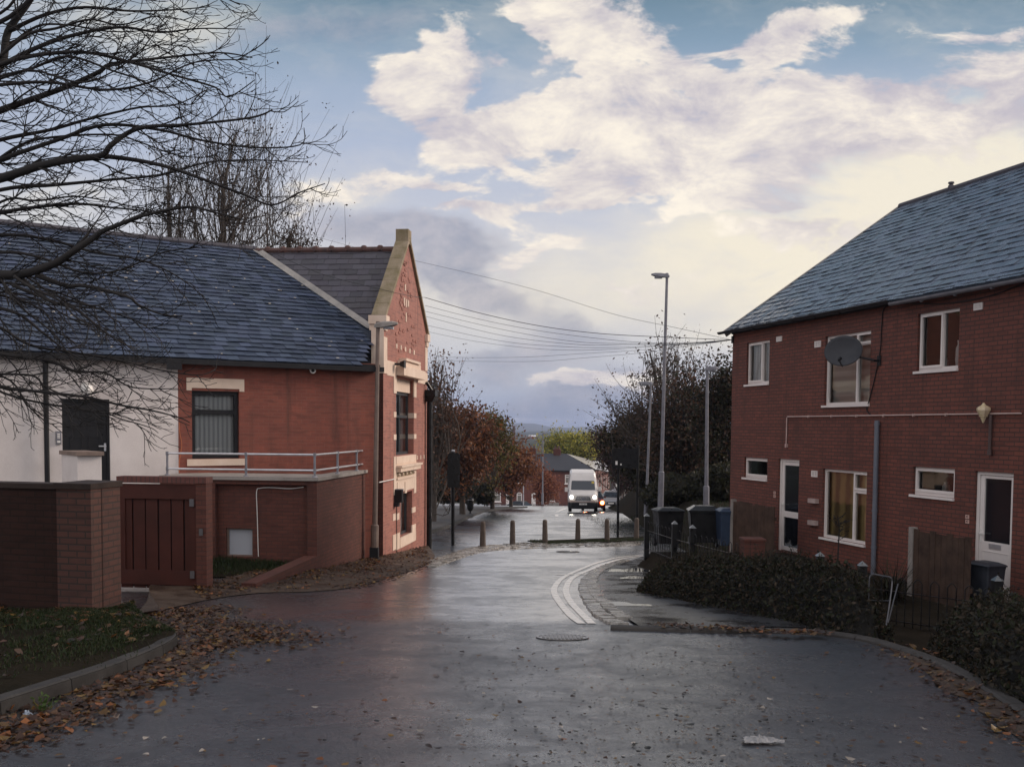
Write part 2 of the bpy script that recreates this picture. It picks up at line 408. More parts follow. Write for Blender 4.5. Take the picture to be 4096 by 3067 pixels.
wht = t.math('MULTIPLY', t.math('MINIMUM', t.math('ADD', wht, high), 1.15), .86)
gm = t.mapr(t.math('ADD', grey, t.math('ADD', t.math('MULTIPLY', t.math('SUBTRACT', fb2, .5), 1.0), t.math('MULTIPLY', t.math('SUBTRACT', fb, .5), 1.1))), .20, 1.0)
c = t.mix(t.math('MULTIPLY', gm, .72), g, t.mix(t.mapr(fb, .35, .65), srgb(132, 140, 162), srgb(182, 178, 186)))
dens = t.math('ADD', wht, t.math('ADD', t.math('MULTIPLY', t.math('SUBTRACT', fb, .5), 2.6), t.math('MULTIPLY', t.math('SUBTRACT', fs, .5), .5)))
wm = t.mapr(dens, .36, .80)
shade = t.mapr(t.math('ADD', t.math('MULTIPLY', fb, .5), t.math('ADD', t.math('MULTIPLY', fb2, .35), t.math('MULTIPLY', fs, .15))), .40, .60)
cw = t.mix(shade, srgb(190, 184, 194), srgb(252, 242, 226))
c = t.mix(t.math('MULTIPLY', wm, .95), c, cw)
# the sky out of the picture (behind, overhead) is a little brighter
c = t.mix(1.0, c, t.mix(back, (1.0, 1.0, 1.0), (1.42, 1.45, 1.52)), 'MULTIPLY')
c = t.mix(t.mapr(Z, -.03, -.10), c, (.06, .055, .05))
fin = t.new('ShaderNodeVectorMath', operation='SCALE'); t.l.new(c, fin.inputs[0]); fin.inputs['Scale'].default_value = 1 / STR
t.l.new(fin.outputs[0], bg.inputs['Color'])
world.cycles.sampling_method = 'MANUAL'; world.cycles.sample_map_resolution = 1024

scene.view_settings.view_transform = 'Standard'; scene.view_settings.look = 'None'
scene.view_settings.exposure = 0.1; scene.view_settings.gamma = 1.0
scene.render.engine = 'CYCLES'
scene.cycles.use_denoising = True
scene.cycles.max_bounces = 6; scene.cycles.diffuse_bounces = 3; scene.cycles.glossy_bounces = 3; scene.cycles.transparent_max_bounces = 16
scene.cycles.sample_clamp_indirect = 6.0
# ------------------------------------------------------------------ ground, road, kerbs
def lerp_tab(tab, y):
    if y <= tab[0][0]: return tab[0][1]
    for (a, b), (c, d) in zip(tab, tab[1:]):
        if y <= c: return b + (d - b) * (y - a) / (c - a)
    return tab[-1][1]
XR = [(-8, 3.4), (6, 3.6), (7.6, 3.75), (9, 4.0), (10.4, 4.1), (11.6, 3.95), (12.4, 3.8), (16, 3.7), (20, 3.1), (23.6, 2.9), (23.9, 18)]
def xr(y): return lerp_tab(XR, y)
def fence_x(y): return 3.03 + .267 * (23.2 - y)
GARDEN = -1.22

def soft_ramp(t, y):                        # 0 near the viewer, easing into a steady rise along the street
    d = t.math('SUBTRACT', y, 10.5)
    return t.math('MULTIPLY', .5, t.math('ADD', d, t.math('SQRT', t.math('ADD', t.math('MULTIPLY', d, d), 14.0))))
def asphalt_fn(t, b):
    g = t.new('ShaderNodeNewGeometry').outputs['Position']
    sp = t.new('ShaderNodeSeparateXYZ'); t.l.new(g, sp.inputs[0])
    big = t.noise(g, .55, 5, .6, .6); mid = t.noise(g, 3.2, 5, .65); fine = t.noise(g, 70, 3, .7); agg = t.noise(g, 28, 4, .75)
    pat = t.noise(g, 1.5, 6, .7, 1.2)
    seam = t.math('ADD', sp.outputs[1], t.math('MULTIPLY', t.math('SUBTRACT', mid, .5), .25))
    old = t.mapr(seam, 13.5, 12.7)                    # the older coarse tarmac at the near end
    c = t.ramp(t.math('ADD', t.math('MULTIPLY', big, .5), t.math('MULTIPLY', mid, .5)), [(.3, (.020, .022, .029)), (.7, (.048, .051, .062))])  # blue of the reflected sky tinted into the tar colour
    c = t.mix(t.math('MULTIPLY', t.mapr(agg, .52, .7), .35), c, (.11, .105, .10))
    c = t.mix(t.math('MULTIPLY', old, .45), c, (.017, .018, .024))
    mud = t.mapr(t.math('ADD', t.math('MULTIPLY', sp.outputs[0], -1), t.math('MULTIPLY', big, 2.2)), 3.0, 5.6)
    c = t.mix(t.math('MULTIPLY', mud, .45), c, (.042, .033, .028))
    t.l.new(c, b.inputs['Base Color'])
    wet = t.math('ADD', t.math('MULTIPLY', big, .6), t.math('MULTIPLY', mid, .4))
    ro = t.mapr(wet, .38, .62, .36, .17)
    ro = t.math('ADD', ro, t.math('MULTIPLY', old, .06)); ro = t.math('ADD', ro, t.math('MULTIPLY', t.math('SUBTRACT', agg, .5), .22))
    t.l.new(ro, b.inputs['Roughness'])
    film = t.mapr(t.math('ADD', t.math('MULTIPLY', wet, .8), t.math('MULTIPLY', agg, .2)), .36, .58, .45, 1.0)
    film = t.math('MULTIPLY', film, t.math('SUBTRACT', 1.0, t.math('MULTIPLY', old, t.mapr(pat, .38, .54, .62, .0))))   # thin film of rain water
    t.l.new(t.math('MULTIPLY', film, t.math('SUBTRACT', 1.0, t.math('MULTIPLY', mud, .6))), b.inputs['Coat Weight'])
    b.inputs['Coat Roughness'].default_value = .13; b.inputs['Coat IOR'].default_value = 1.9
    gr = t.math('ADD', t.math('MULTIPLY', fine, .35), agg)
    h = t.math('MULTIPLY', gr, t.math('ADD', .0010, t.math('MULTIPLY', old, .0044)))
    h = t.math('ADD', h, t.math('MULTIPLY', t.noise(g, 9, 3, .5), .004))
    h = t.math('ADD', h, t.math('MULTIPLY', soft_ramp(t, sp.outputs[1]), .115))                # added tilt of the normals, so the road mirrors brighter sky
    nd = t.new('ShaderNodeBump'); t.l.new(h, nd.inputs['Height']); nd.inputs['Distance'].default_value = 1.0; nd.inputs['Strength'].default_value = 1.0
    t.l.new(nd.outputs[0], b.inputs['Normal']); t.l.new(nd.outputs[0], b.inputs['Coat Normal'])
asphalt = mat('asphalt', fn=asphalt_fn, spec=.9)
pave_tar = mat('pave_tar', rough=.4, fn=worn((.020, .020, .023), (.045, .045, .05), 1.4, .25, 55, (.10, .40)), spec=.8)
def paint_fn(t, b):
    worn((.52, .46, .40), (.80, .74, .67), 9, 0, 60, (.2, .45))(t, b)
    g = t.new('ShaderNodeNewGeometry').outputs['Position']; sp = t.new('ShaderNodeSeparateXYZ'); t.l.new(g, sp.inputs[0])
    h = t.math('ADD', t.math('MULTIPLY', t.noise(g, 30, 3, .6), .0012), t.math('MULTIPLY', soft_ramp(t, sp.outputs[1]), .115))  # same added tilt, so the paint mirrors brighter sky
    nd = t.new('ShaderNodeBump'); t.l.new(h, nd.inputs['Height']); nd.inputs['Distance'].default_value = 1.0; nd.inputs['Strength'].default_value = 1.0
    t.l.new(nd.outputs[0], b.inputs['Normal']); t.l.new(nd.outputs[0], b.inputs['Coat Normal']); b.inputs['Coat Weight'].default_value = 1; b.inputs['Coat Roughness'].default_value = .2; b.inputs['Coat IOR'].default_value = 1.6
paint_line = mat('paint_line', rough=.4, fn=paint_fn)
soil = mat('soil', rough=.95, spec=.05, fn=worn((.010, .009, .006), (.024, .019, .013), 1.3, .8, 14, None, .03))
dirt = mat('dirt', rough=.6, spec=.25, fn=worn((.035, .024, .018), (.09, .062, .045), 2.0, .7, 30, (.3, .8), .01))
field = mat('field', rough=.9, fn=worn((.035, .045, .022), (.075, .075, .04), .02, 0))

def ground_h(x, y):
    if y < -3 or y > 36 or x > 20: base = gz(y) - .05
    else:
        base = gz(y) - .05
        if x > xr(y) and y < 29:
            k = min(1, max(0, (x - xr(y)) / max(.3, fence_x(y) - xr(y)))) if y < 23.6 else 1
            base = base * (1 - k) + GARDEN * k
    if y > 24 and y < 110:                             # higher bank beyond the house
        e = 4.7 + max(0, y - 27) * .06; k = min(1, max(0, (x - e) / 2.2)); k = k * k * (3 - 2 * k)
        kk = min(1, max(0, (y - 24) / 3)) * min(1, max(0, (110 - y) / 40)); top = -1.2 - max(0, y - 30) * .012
        base = base * (1 - k * kk) + max(base, top) * k * kk
    return base
def axis(segs):
    out = []
    for a, b, st in segs:
        n = max(1, round((b - a) / st)); out += [a + (b - a) * k / n for k in range(n)]
    return out + [segs[-1][1]]
xs = axis([(-6000, -600, 1800), (-600, -60, 180), (-60, -14, 11), (-14, 16, .4), (16, 60, 5.5), (60, 600, 180), (600, 6000, 1800)])
ys = axis([(-300, -10, 58), (-10, 34, .4), (34, 60, 1.5), (60, 160, 6), (160, 330, 17), (330, 1500, 200), (1500, 9000, 1500)])
mb = MB(); nx = len(xs)
vs = [(x, y, ground_h(x, y)) for y in ys for x in xs]
fs = [(j * nx + i, j * nx + i + 1, (j + 1) * nx + i + 1, (j + 1) * nx + i) for j in range(len(ys) - 1) for i in range(nx - 1)]
def ground_fn(t, b):
    worn((.012, .010, .007), (.032, .025, .018), 1.3, .8, 14, None, .03)(t, b)
    g = t.new('ShaderNodeNewGeometry').outputs['Position']; sp = t.new('ShaderNodeSeparateXYZ'); t.l.new(g, sp.inputs[0])
    src = b.inputs['Base Color'].links[0].from_socket
    n = t.noise(g, .012, 5, .6)
    t.l.new(t.mix(t.mapr(sp.outputs[1], 60, 200), src, t.ramp(n, [(.4, (.03, .04, .022)), (.6, (.07, .065, .04))])), b.inputs['Base Color'])
ground_m = mat('ground_m', rough=.95, spec=.05, fn=ground_fn)
mb.mesh(vs, fs); tag(mb.build('ground', ground_m, smooth=True), kind='structure')

mb = MB(); ry = axis([(-8, 34, .5), (34, 150, 4)]); n = 24
for y0, y1 in zip(ry, ry[1:]):
    for k in range(n):
        def X(y, j): a, b_ = (-13 if y < 31 else -20), xr(y); return a + (b_ - a) * j / n
        mb.face((X(y0, k), y0, gz(y0)), (X(y0, k + 1), y0, gz(y0)), (X(y1, k + 1), y1, gz(y1)), (X(y1, k), y1, gz(y1)))
tag(mb.build('road', asphalt), kind='structure')

def ribbon(mb, pts, w, dz, wob=0.0):
    for i in range(len(pts) - 1):
        q = []
        for k in (i, i + 1):
            d = pts[min(k + 1, len(pts) - 1)] - pts[max(k - 1, 0)]; d.z = 0; d.normalize(); s = V((d.y, -d.x, 0)) * w / 2
            q.append((pts[k] - s, pts[k] + s))
        P = [q[0][0], q[0][1], q[1][1], q[1][0]]
        mb.face(*[V((p.x, p.y, gz(p.y) + dz)) for p in P])
cr = lambda x, y: (1700 + x * .40687, 2050 + y * .40687)
def cpts(lst, n=8): return [V((p.x, p.y, 0)) for p in spline([gp(*cr(*q)) for q in lst], n)]
for lst in ([(1540, 1092), (1440, 1020), (1335, 900), (1278, 810), (1272, 745), (1320, 670), (1400, 615), (1540, 553), (1700, 492), (1900, 442), (2110, 421)],
            [(1640, 1092), (1545, 1000), (1440, 890), (1392, 805), (1388, 740), (1424, 668), (1490, 618), (1610, 566), (1770, 502), (1935, 455), (2112, 430)]):
    mb = MB(); ribbon(mb, cpts(lst), .105, .008)
    tag(mb.build('road_marking', paint_line), kind='structure')
mb = MB(); ribbon(mb, [V((*gp(*cr(1290, 612))[:2], 0)), V((*gp(*cr(1590, 606))[:2], 0))], .10, .012); tag(mb.build('road_marking', paint_line), kind='structure')
# markings on the main road beyond the bollards
def far_line(px, w):
    mb = MB(); pts = [gp(*q) for q in px]; fine = []
    for a, b_ in zip(pts, pts[1:]):
        for k in range(12): fine.append(a.lerp(b_, k / 12))
    fine.append(pts[-1]); ribbon(mb, [V((p.x, p.y, 0)) for p in fine], w, .008)
    tag(mb.build('road_marking', paint_line), kind='structure')
far_line([(2030, 2073), (2160, 2069), (2280, 2065)], .16); far_line([(2226, 2049), (2245, 2039), (2266, 2032)], .28); far_line([(2228, 2066), (2226, 2058)], .2)

# granite setts along the pavement edge
mb = MB(); rr = random.Random(3)
for lst, ins in (([(1960, 1108), (1880, 1095), (1785, 1050), (1700, 985), (1625, 885), (1574, 795), (1566, 712), (1600, 650), (1660, 592), (1750, 542), (1880, 497), (2000, 470)], 0),
                 ([(1965, 1060), (1855, 985), (1765, 905), (1690, 825), (1648, 745), (1645, 685), (1672, 625), (1740, 572), (1825, 530), (1900, 508)], .012)):
    pts = cpts(lst, 24); acc = 0; last = pts[0]
    for a, b_ in zip(pts, pts[1:]):
        acc += (b_ - a).length
        if acc > .155:
            d = (b_ - last).normalized(); s = V((d.y, -d.x, 0)); c0 = (last + b_) / 2
            hl, hw = acc / 2 - .008 - rr.random() * .01, .105 + rr.uniform(-.015, .015); z = gz(c0.y); h = .028 + ins + rr.uniform(0, .014)
            q = [c0 - d * hl - s * hw, c0 - d * hl + s * hw, c0 + d * hl + s * hw, c0 + d * hl - s * hw]
            j = [V((rr.uniform(-.012, .012), rr.uniform(-.012, .012), 0)) for _ in q]
            mb.box8([V((p.x, p.y, z - .05)) for p in q] + [V((p.x, p.y, gz(p.y) + h)) + jj - (p - c0) * .12 for p, jj in zip(q, j)])
            acc = 0; last = b_
setts_m = mat('setts', rough=.4, fn=worn((.13, .125, .118), (.48, .45, .41), 6, .4, 40, (.10, .4)))
tag(mb.build('kerb', setts_m), kind='structure')

def kerb_run(name, px, dz, width, m, inward, n=8, seg=.9):
    mb = MB(); base = [gp(u, v, dz) for u, v in px]; pts = spline(base, n)
    rings = []
    for i, p in enumerate(pts):
        d = pts[min(i + 1, len(pts) - 1)] - pts[max(i - 1, 0)]; d.z = 0; d.normalize(); s = V((-d.y, d.x, 0)) * inward
        z = gz(p.y)
        def q(o, zz): w = p + s * o; return V((w.x, w.y, z + zz))
        rings.append([q(-.012, -.06), q(0, dz - .02), q(.02, dz), q(width, dz), q(width + .002, -.06)])
    k = 0
    while k < len(rings) - 1:
        e = k + 1
        while e < len(rings) - 1 and (pts[e] - pts[k]).length < seg: e += 1
        rs = rings[k:e + 1]
        gap = (pts[e] - pts[k]).normalized() * .006
        rs = [[p + gap for p in rs[0]]] + rs[1:-1] + [[p - gap for p in rs[-1]]]
        mb.loft(rs); k = e
    tag(mb.build(name, m), kind='structure'); return pts
VK = kerb_run('kerb', [(-900, 3080), (-450, 2945), (0, 2798), (231, 2726), (440, 2659), (602, 2596), (685, 2555), (709, 2529), (668, 2507), (600, 2499), (520, 2497)], .125, .125, kerb_stone, 1)
kerb_run('kerb', [(2440, 2504), (2640, 2510), (2900, 2516), (3200, 2520), (3420, 2543), (3600, 2592), (3760, 2652), (3930, 2745), (4096, 2855), (4300, 3010), (4600, 3300)], .045, .12, mat('kerb_dark', rough=.7, fn=worn((.022, .019, .017), (.06, .053, .048), 2.5, .4, 45)), 1)
# the grass verge behind the kerb
back = [V((-8.5, 4.0, 0)), V((-8.5, 8.0, 0)), V((-8.3, 11.8, 0)), V((-5.4, 11.95, 0)), V((-4.80, 11.75, 0)), V((-4.70, 12.0, 0)), V((-4.62, 12.35, 0)), V((-4.60, 12.5, 0))]
bk = spline(back, 12); m = len(VK); mb = MB(); NN = 14; rows = []
for i, p in enumerate(VK):
    f = i / (m - 1); b_ = bk[min(len(bk) - 1, round(f * (len(bk) - 1)))]
    row = []
    for k in range(NN + 1):
        q = V((p.x, p.y, 0)).lerp(b_, k / NN)
        row.append(V((q.x, q.y, gz(q.y) + .112 + .13 * min(1, k / NN * 1.4) + (noise.noise(q * 1.7) * .03 if 0 < k else 0))))
    rows.append(row)
for a, b_ in zip(rows, rows[1:]):
    for k in range(NN): mb.face(a[k], b_[k], b_[k + 1], a[k + 1])
tag(mb.build('verge', soil, smooth=True), kind='structure')
VERGE = rows
# leafy strip of ground along the brick walls
edge = [gp(*q) for q in ((470, 2470), (650, 2440), (860, 2395), (1050, 2372), (1230, 2368), (1397, 2352), (1520, 2322), (1690, 2266), (1740, 2225))]
wallb = [V((-4.5, 13.2, 0)), V((-5.9, 16.9, 0)), V((-5.1, 17.2, 0)), V((-4.9, 20.6, 0)), V((-3.9, 20.6, 0)), V((-3.4, 24.5, 0)), V((-3.2, 25.2, 0)), V((-2.7, 29, 0)), V((-2.5, 31, 0))]
mb = MB(); a_, b_ = spline(edge, 6), spline(wallb, 6)
for i in range(len(a_) - 1):
    for k in range(4):
        q = [a_[i].lerp(b_[i], k / 4), a_[i + 1].lerp(b_[i + 1], k / 4), a_[i + 1].lerp(b_[i + 1], (k + 1) / 4), a_[i].lerp(b_[i], (k + 1) / 4)]
        h = [k / 4 * .10 + .012] * 2 + [(k + 1) / 4 * .10 + .012] * 2
        mb.face(*[V((p.x, p.y, gz(p.y) + hh)) for p, hh in zip(q, h)])
tag(mb.build('footpath', dirt, smooth=True), kind='structure')
STRIP = (a_, b_)
# wet pavement behind the setts, with a puddle
inner = cpts([(2110, 1135), (2010, 1068), (1900, 985), (1810, 905), (1735, 825), (1690, 745), (1688, 685), (1715, 625), (1775, 575), (1850, 535), (1925, 512), (2140, 440)], 6)
mb = MB()
for a, b_ in zip(inner, inner[1:]):
    for k in range(4):
        def I(p, j): x = p.x + (3.65 - p.x) * j / 4; return V((x, p.y, gz(p.y) + .03))
        mb.face(I(a, k), I(a, k + 1), I(b_, k + 1), I(b_, k))
tag(mb.build('pavement', pave_tar), kind='structure')
water_m = mat('water', (.02, .021, .024), .03, spec=.6)
def puddle(c, rx, ry, dz, seed):
    rr = random.Random(seed); p = gp(*c); pts = []
    for k in range(26):
        a = 2 * math.pi * k / 26; f = 1 + .25 * math.sin(2 * a + seed) + .16 * math.sin(5 * a + seed * 2)
        x, y = p.x + math.cos(a) * rx * f, p.y + math.sin(a) * ry * f; pts.append(V((x, y, gz(p.y) + dz)))
    mb = MB(); mb.face(*pts); tag(mb.build('puddle', water_m), kind='structure')
puddle(cr(2010, 592), .42, .55, .034, 1); puddle(cr(2130, 660), .32, .3, .034, 2); puddle(cr(1960, 930), .40, .28, .032, 3)
# far pavement beyond the junction, raised on a kerb
mb = MB(); pk = [gp(*q) for q in ((1600, 2150), (1720, 2131), (1800, 2108), (1900, 2062), (1990, 2040), (2110, 2030))]
pk = spline(pk, 6)
for a, b_ in zip(pk, pk[1:]):
    A0, B0 = V((a.x, a.y, gz(a.y))), V((b_.x, b_.y, gz(b_.y))); up = V((0, 0, .12))
    mb.mi = 1; mb.face(A0, B0, B0 + up, A0 + up)
    i0, i1 = V((a.x - .15, a.y, gz(a.y) + .12)), V((b_.x - .15, b_.y, gz(b_.y) + .12)); mb.face(A0 + up, B0 + up, i1, i0)
    mb.mi = 0; mb.face(i0, i1, V((-24, b_.y, gz(b_.y) + .12)), V((-24, a.y, gz(a.y) + .12)))
tag(mb.build('pavement', [mat('pave_far', rough=.6, fn=worn((.03, .028, .028), (.07, .062, .058), .5, .2)), kerb_stone]), kind='structure')
# the small grass island by the bollards
def isl(px, name, m, h):
    mb = MB(); top = [gp(*q) for q in px]; mb.extrude([V((p.x, p.y, gz(p.y) - .03)) for p in top], (0, 0, h + .03))
    return tag(mb.build(name, m), kind='structure')
ISLAND = [(2110, 2164), (2190, 2172), (2330, 2172), (2450, 2168), (2600, 2160), (2600, 2146), (2480, 2152), (2330, 2158), (2190, 2163)]
isl(ISLAND, 'verge', soil, .035)
# cobbled strip under the bollards
mb = MB(); rr = random.Random(5)
for row in range(4):
    pts = spline([gp(u, v + row * 6.5 - 6) for u, v in ((1722, 2255), (1790, 2232), (1860, 2208), (1931, 2192), (2050, 2182), (2180, 2176), (2310, 2173), (2430, 2171), (2560, 2165))], 30)
    last = pts[0]
    for p in pts:
        if (p - last).length > rr.uniform(.2, .3):
            d = (p - last); L = d.length; d.z = 0; d.normalize(); s = V((d.y, -d.x, 0)); c0 = (p + last) / 2; h = rr.uniform(.008, .04); hw = rr.uniform(.09, .14)
            q = [c0 - d * (L / 2 - .02) - s * hw, c0 - d * (L / 2 - .02) + s * hw, c0 + d * (L / 2 - .02) + s * hw, c0 + d * (L / 2 - .02) - s * hw]
            tl = rr.uniform(-.012, .012)
            mb.box8([V((w.x, w.y, gz(w.y) - .04)) for w in q] + [V((w.x, w.y, gz(w.y) + h + (tl if k < 2 else -tl))) for k, w in enumerate(q)]); last = p
tag(mb.build('path', setts_m), kind='structure')
# ------------------------------------------------------------------ building helpers
def wall_face(mb, F, t0, t1, z0, z1, holes, reveal=.12, off=0.0):
    ts = sorted({t0, t1, *[h[0] for h in holes], *[h[1] for h in holes]}); zs = sorted({z0, z1, *[h[2] for h in holes], *[h[3] for h in holes]})
    ts = [x for x in ts if t0 <= x <= t1]; zs = [x for x in zs if z0 <= x <= z1]
    for a, b in zip(ts, ts[1:]):
        for c, d in zip(zs, zs[1:]):
            tm, zm = (a + b) / 2, (c + d) / 2
            if any(h[0] < tm < h[1] and h[2] < zm < h[3] for h in holes): continue
            mb.face(F.p(a, c, off), F.p(b, c, off), F.p(b, d, off), F.p(a, d, off))
    for a, b, c, d in holes:
        P = F.p; r = off - reveal
        mb.face(P(a, c, off), P(a, d, off), P(a, d, r), P(a, c, r)); mb.face(P(b, d, off), P(b, c, off), P(b, c, r), P(b, d, r))
        mb.face(P(a, d, off), P(b, d, off), P(b, d, r), P(a, d, r)); mb.face(P(b, c, off), P(a, c, off), P(a, c, r), P(b, c, r))

def frame_bars(mb, F, t0, t1, z0, z1, w, o0, o1, verts=(), hors=(), mw=None):
    mw = mw or w
    mb.fbox(F, t0, t1, z0, z0 + w, o0, o1); mb.fbox(F, t0, t1, z1 - w, z1, o0, o1)
    mb.fbox(F, t0, t0 + w, z0 + w, z1 - w, o0, o1); mb.fbox(F, t1 - w, t1, z0 + w, z1 - w, o0, o1)
    for x in verts: mb.fbox(F, x - mw / 2, x + mw / 2, z0 + w, z1 - w, o0 + .001, o1 - .002)
    for a, b, z in hors: mb.fbox(F, a, b, z - mw / 2, z + mw / 2, o0 + .002, o1 - .004)

def window(parent, F, q, fm, back, recess=.10, w=.055, split=None, trans=None, opener=None, sill=None, sm=None, label=None, backname='curtain', bdist=.10, sillout=.04):
    t0, t1, z0, z1 = q; o1 = -recess + .04; o0 = -recess - .03
    mb = MB(); hors = []
    vx = [split] if split is not None else []
    if trans is not None: hors = [trans]
    frame_bars(mb, F, t0, t1, z0, z1, w, o0, o1, vx, hors, w * 1.15)
    if opener:                           # the opening sash stands proud
        a, b, c, d = opener; frame_bars(mb, F, a, b, c, d, w * .8, o1 - .01, o1 + .016)
        mb.fbox(F, a + (b - a) * .3, a + (b - a) * .7, d - w * .62, d - w * .45, o1 + .016, o1 + .024)
    o = mb.build('window', fm, parent, label=label)
    mb = MB(); mb.face(F.p(t0 + .01, z0 + .01, -recess), F.p(t1 - .01, z0 + .01, -recess), F.p(t1 - .01, z1 - .01, -recess), F.p(t0 + .01, z1 - .01, -recess)); mb.build('pane', glass, o)
    mb = MB(); d = -recess - bdist
    mb.face(F.p(t0 - .05, z0 - .05, d), F.p(t1 + .05, z0 - .05, d), F.p(t1 + .05, z1 + .05, d), F.p(t0 - .05, z1 + .05, d))
    if d < -.16:
        for aa, bb, cc, dd in ((t0 - .05, t0 - .05, z0 - .05, z1 + .05), (t1 + .05, t1 + .05, z0 - .05, z1 + .05)): mb.face(F.p(aa, cc, d), F.p(aa, cc, -recess - .04), F.p(aa, dd, -recess - .04), F.p(aa, dd, d))
        for zz in (z0 - .05, z1 + .05): mb.face(F.p(t0 - .05, zz, d), F.p(t1 + .05, zz, d), F.p(t1 + .05, zz, -recess - .04), F.p(t0 - .05, zz, -recess - .04))
    mb.build(backname, back, o)
    if sill:
        a, b, c, d = sill; mb = MB(); mb.fbox(F, a, b, c, d, -recess + .041, sillout); mb.build('sill', sm or fm, o)
    return o

def slates(mb, P0, E, S, L, H, sw, gauge, keep=None, lift=.012, jit=.006, tone=(.7, 1.3), seed=1, tilt=.006):
    rr = random.Random(seed); E, S = V(E).normalized(), V(S).normalized(); N = E.cross(S).normalized()
    if N.z < 0: N = -N
    rows = int(H / gauge) + 1
    for r in range(rows):
        s0 = r * gauge; x = -sw * (.5 if r % 2 else 0) - rr.random() * .03
        while x < L:
            w = sw * rr.uniform(.93, 1.05); a, b = max(0, x + .003), min(L, x + w - .003); x += w
            if b - a < .02: continue
            s1 = min(s0 + gauge * 1.12, H)
            if keep and not keep((a + b) / 2, s0 + gauge * .5): continue
            k = rr.uniform(*tone); mb.col = (k, k * rr.uniform(.97, 1.03), k * rr.uniform(.95, 1.05), 1)
            lo = lift + rr.uniform(0, jit); t1, t2 = rr.uniform(-tilt, tilt), rr.uniform(-tilt, tilt); dl = rr.uniform(-.008, .008)
            A, B = P0 + E * a + S * (s0 + dl) + N * (lo + t1), P0 + E * b + S * (s0 + dl + rr.uniform(-.004, .004)) + N * (lo + t2)
            C, D = P0 + E * b + S * s1 + N * (.001 + max(0, t2) * .3), P0 + E * a + S * s1 + N * (.001 + max(0, t1) * .3)
            if (B - A).cross(D - A).dot(N) < 0: A, B, C, D = B, A, D, C
            mb.face(A, B, C, D)
            dn = N * (-.011); mb.face(A + dn, B + dn, B, A); mb.face(A + dn, A, D, D + dn); mb.face(B, B + dn, C + dn, C)

# ------------------------------------------------------------------ the brick house on the far side of the garden
ang = math.atan2(-1108, FPX)
HF = Frame(6.16, 23.9, -math.sin(ang) * 1.0, -math.cos(ang))     # t grows towards the camera
if HF.n.x > 0: HF = Frame(6.16, 23.9, -math.sin(ang), -math.cos(ang), True)
tc = HF.w(2932, 1328)[0]; HF.o = HF.p(tc, 0)                      # t = 0 at the far corner
HL = 16.0                                                        # length of the facade, running on past the frame
eave_z = (HF.w(2960, 1322)[1] + HF.w(3800, 1150)[1]) / 2
gnd_z = HF.w(3113, 2207)[1]
hq = lambda *a: HF.quad(*a)
house = thing('brick_house', HF.p(3, GARDEN), 'two storey dark red brick house with wet slate roof and white window frames', 'house')
W1 = hq((2989, 1374), (3081, 1356), (2982, 1545), (3074, 1530)); W2 = hq((3302, 1347), (3485, 1318), (3295, 1625), (3477, 1612)); W3 = hq((3672, 1256), (3840, 1228), (3665, 1485), (3832, 1468))
WA = hq((2976, 1828), (3070, 1833), (2976, 1910), (3068, 1916)); WB = hq((3293, 1872), (3468, 1888), (3284, 2148), (3461, 2178)); WC = hq((3652, 1862), (3820, 1878), (3649, 1976), (3816, 1993))
DA = hq((3113, 1832), (3196, 1840), (3108, 2212), (3190, 2226)); DC = hq((3899, 1882), (4053, 1893), (3888, 2362), (4040, 2395))
dz0 = (DA[2] + DC[2]) / 2; DA = (DA[0], DA[1], dz0, DA[3]); DC = (DC[0], DC[1], dz0, DC[3])
zt = (W1[2] + W3[2]) / 2; W1 = (*W1[:2], zt, W1[3]); W3 = (*W3[:2], zt, W3[3])
holes = [W1, W2, W3, WA, WB, WC, DA, DC]
mb = MB(); wall_face(mb, HF, 0, HL, GARDEN - .6, eave_z, holes, .13)
DEP = 9.6                                                        # depth of the house
PIT = rad(34.5)
ridge_h = eave_z + DEP / 2 * math.tan(PIT)
P = HF.p
# gable ends and back
for tt in (0, HL):
    mb.face(P(tt, GARDEN - .6, 0), P(tt, GARDEN - .6, -DEP), P(tt, eave_z, -DEP), P(tt, ridge_h - .05, -DEP / 2), P(tt, eave_z, 0))
mb.face(P(0, GARDEN - .6, -DEP), P(HL, GARDEN - .6, -DEP), P(HL, eave_z, -DEP), P(0, eave_z, -DEP))
mb.build('wall', brick_house, house)
# roof, both slopes as laid slates over a deck
OV = .20; VO = .10
ez = eave_z + .02 - OV * math.tan(PIT) + .08
S1 = V((0, 0, 0)) - HF.n * math.cos(PIT) + V((0, 0, 1)) * math.sin(PIT)
P0 = P(-VO, ez, OV); SL = (DEP / 2 + OV) / math.cos(PIT)
mb = MB(); slates(mb, P0, HF.a, S1, HL + 2 * VO, SL, .265, .25, lift=.013, jit=.007, tone=(.68, 1.3), seed=11, tilt=.009)
mb.col = (.5, .5, .5, 1); N = HF.n * math.sin(PIT) + V((0, 0, 1)) * math.cos(PIT)
dk = lambda a, s, n: P0 + HF.a * a + S1 * s + N * n
mb.box8([dk(0, 0, -.06), dk(HL + 2 * VO, 0, -.06), dk(HL + 2 * VO, SL, -.06), dk(0, SL, -.06), dk(0, 0, -.002), dk(HL + 2 * VO, 0, -.002), dk(HL + 2 * VO, SL, -.002), dk(0, SL, -.002)])
P1 = P(-VO, ez, -DEP - OV); S2 = HF.n * math.cos(PIT) + V((0, 0, 1)) * math.sin(PIT); N2 = -HF.n * math.sin(PIT) + V((0, 0, 1)) * math.cos(PIT)
d2 = lambda a, s, n: P1 + HF.a * a + S2 * s + N2 * n
mb.box8([d2(0, 0, -.06), d2(HL + 2 * VO, 0, -.06), d2(HL + 2 * VO, SL, -.06), d2(0, SL, -.06), d2(0, 0, 0), d2(HL + 2 * VO, 0, 0), d2(HL + 2 * VO, SL, 0), d2(0, SL, 0)])
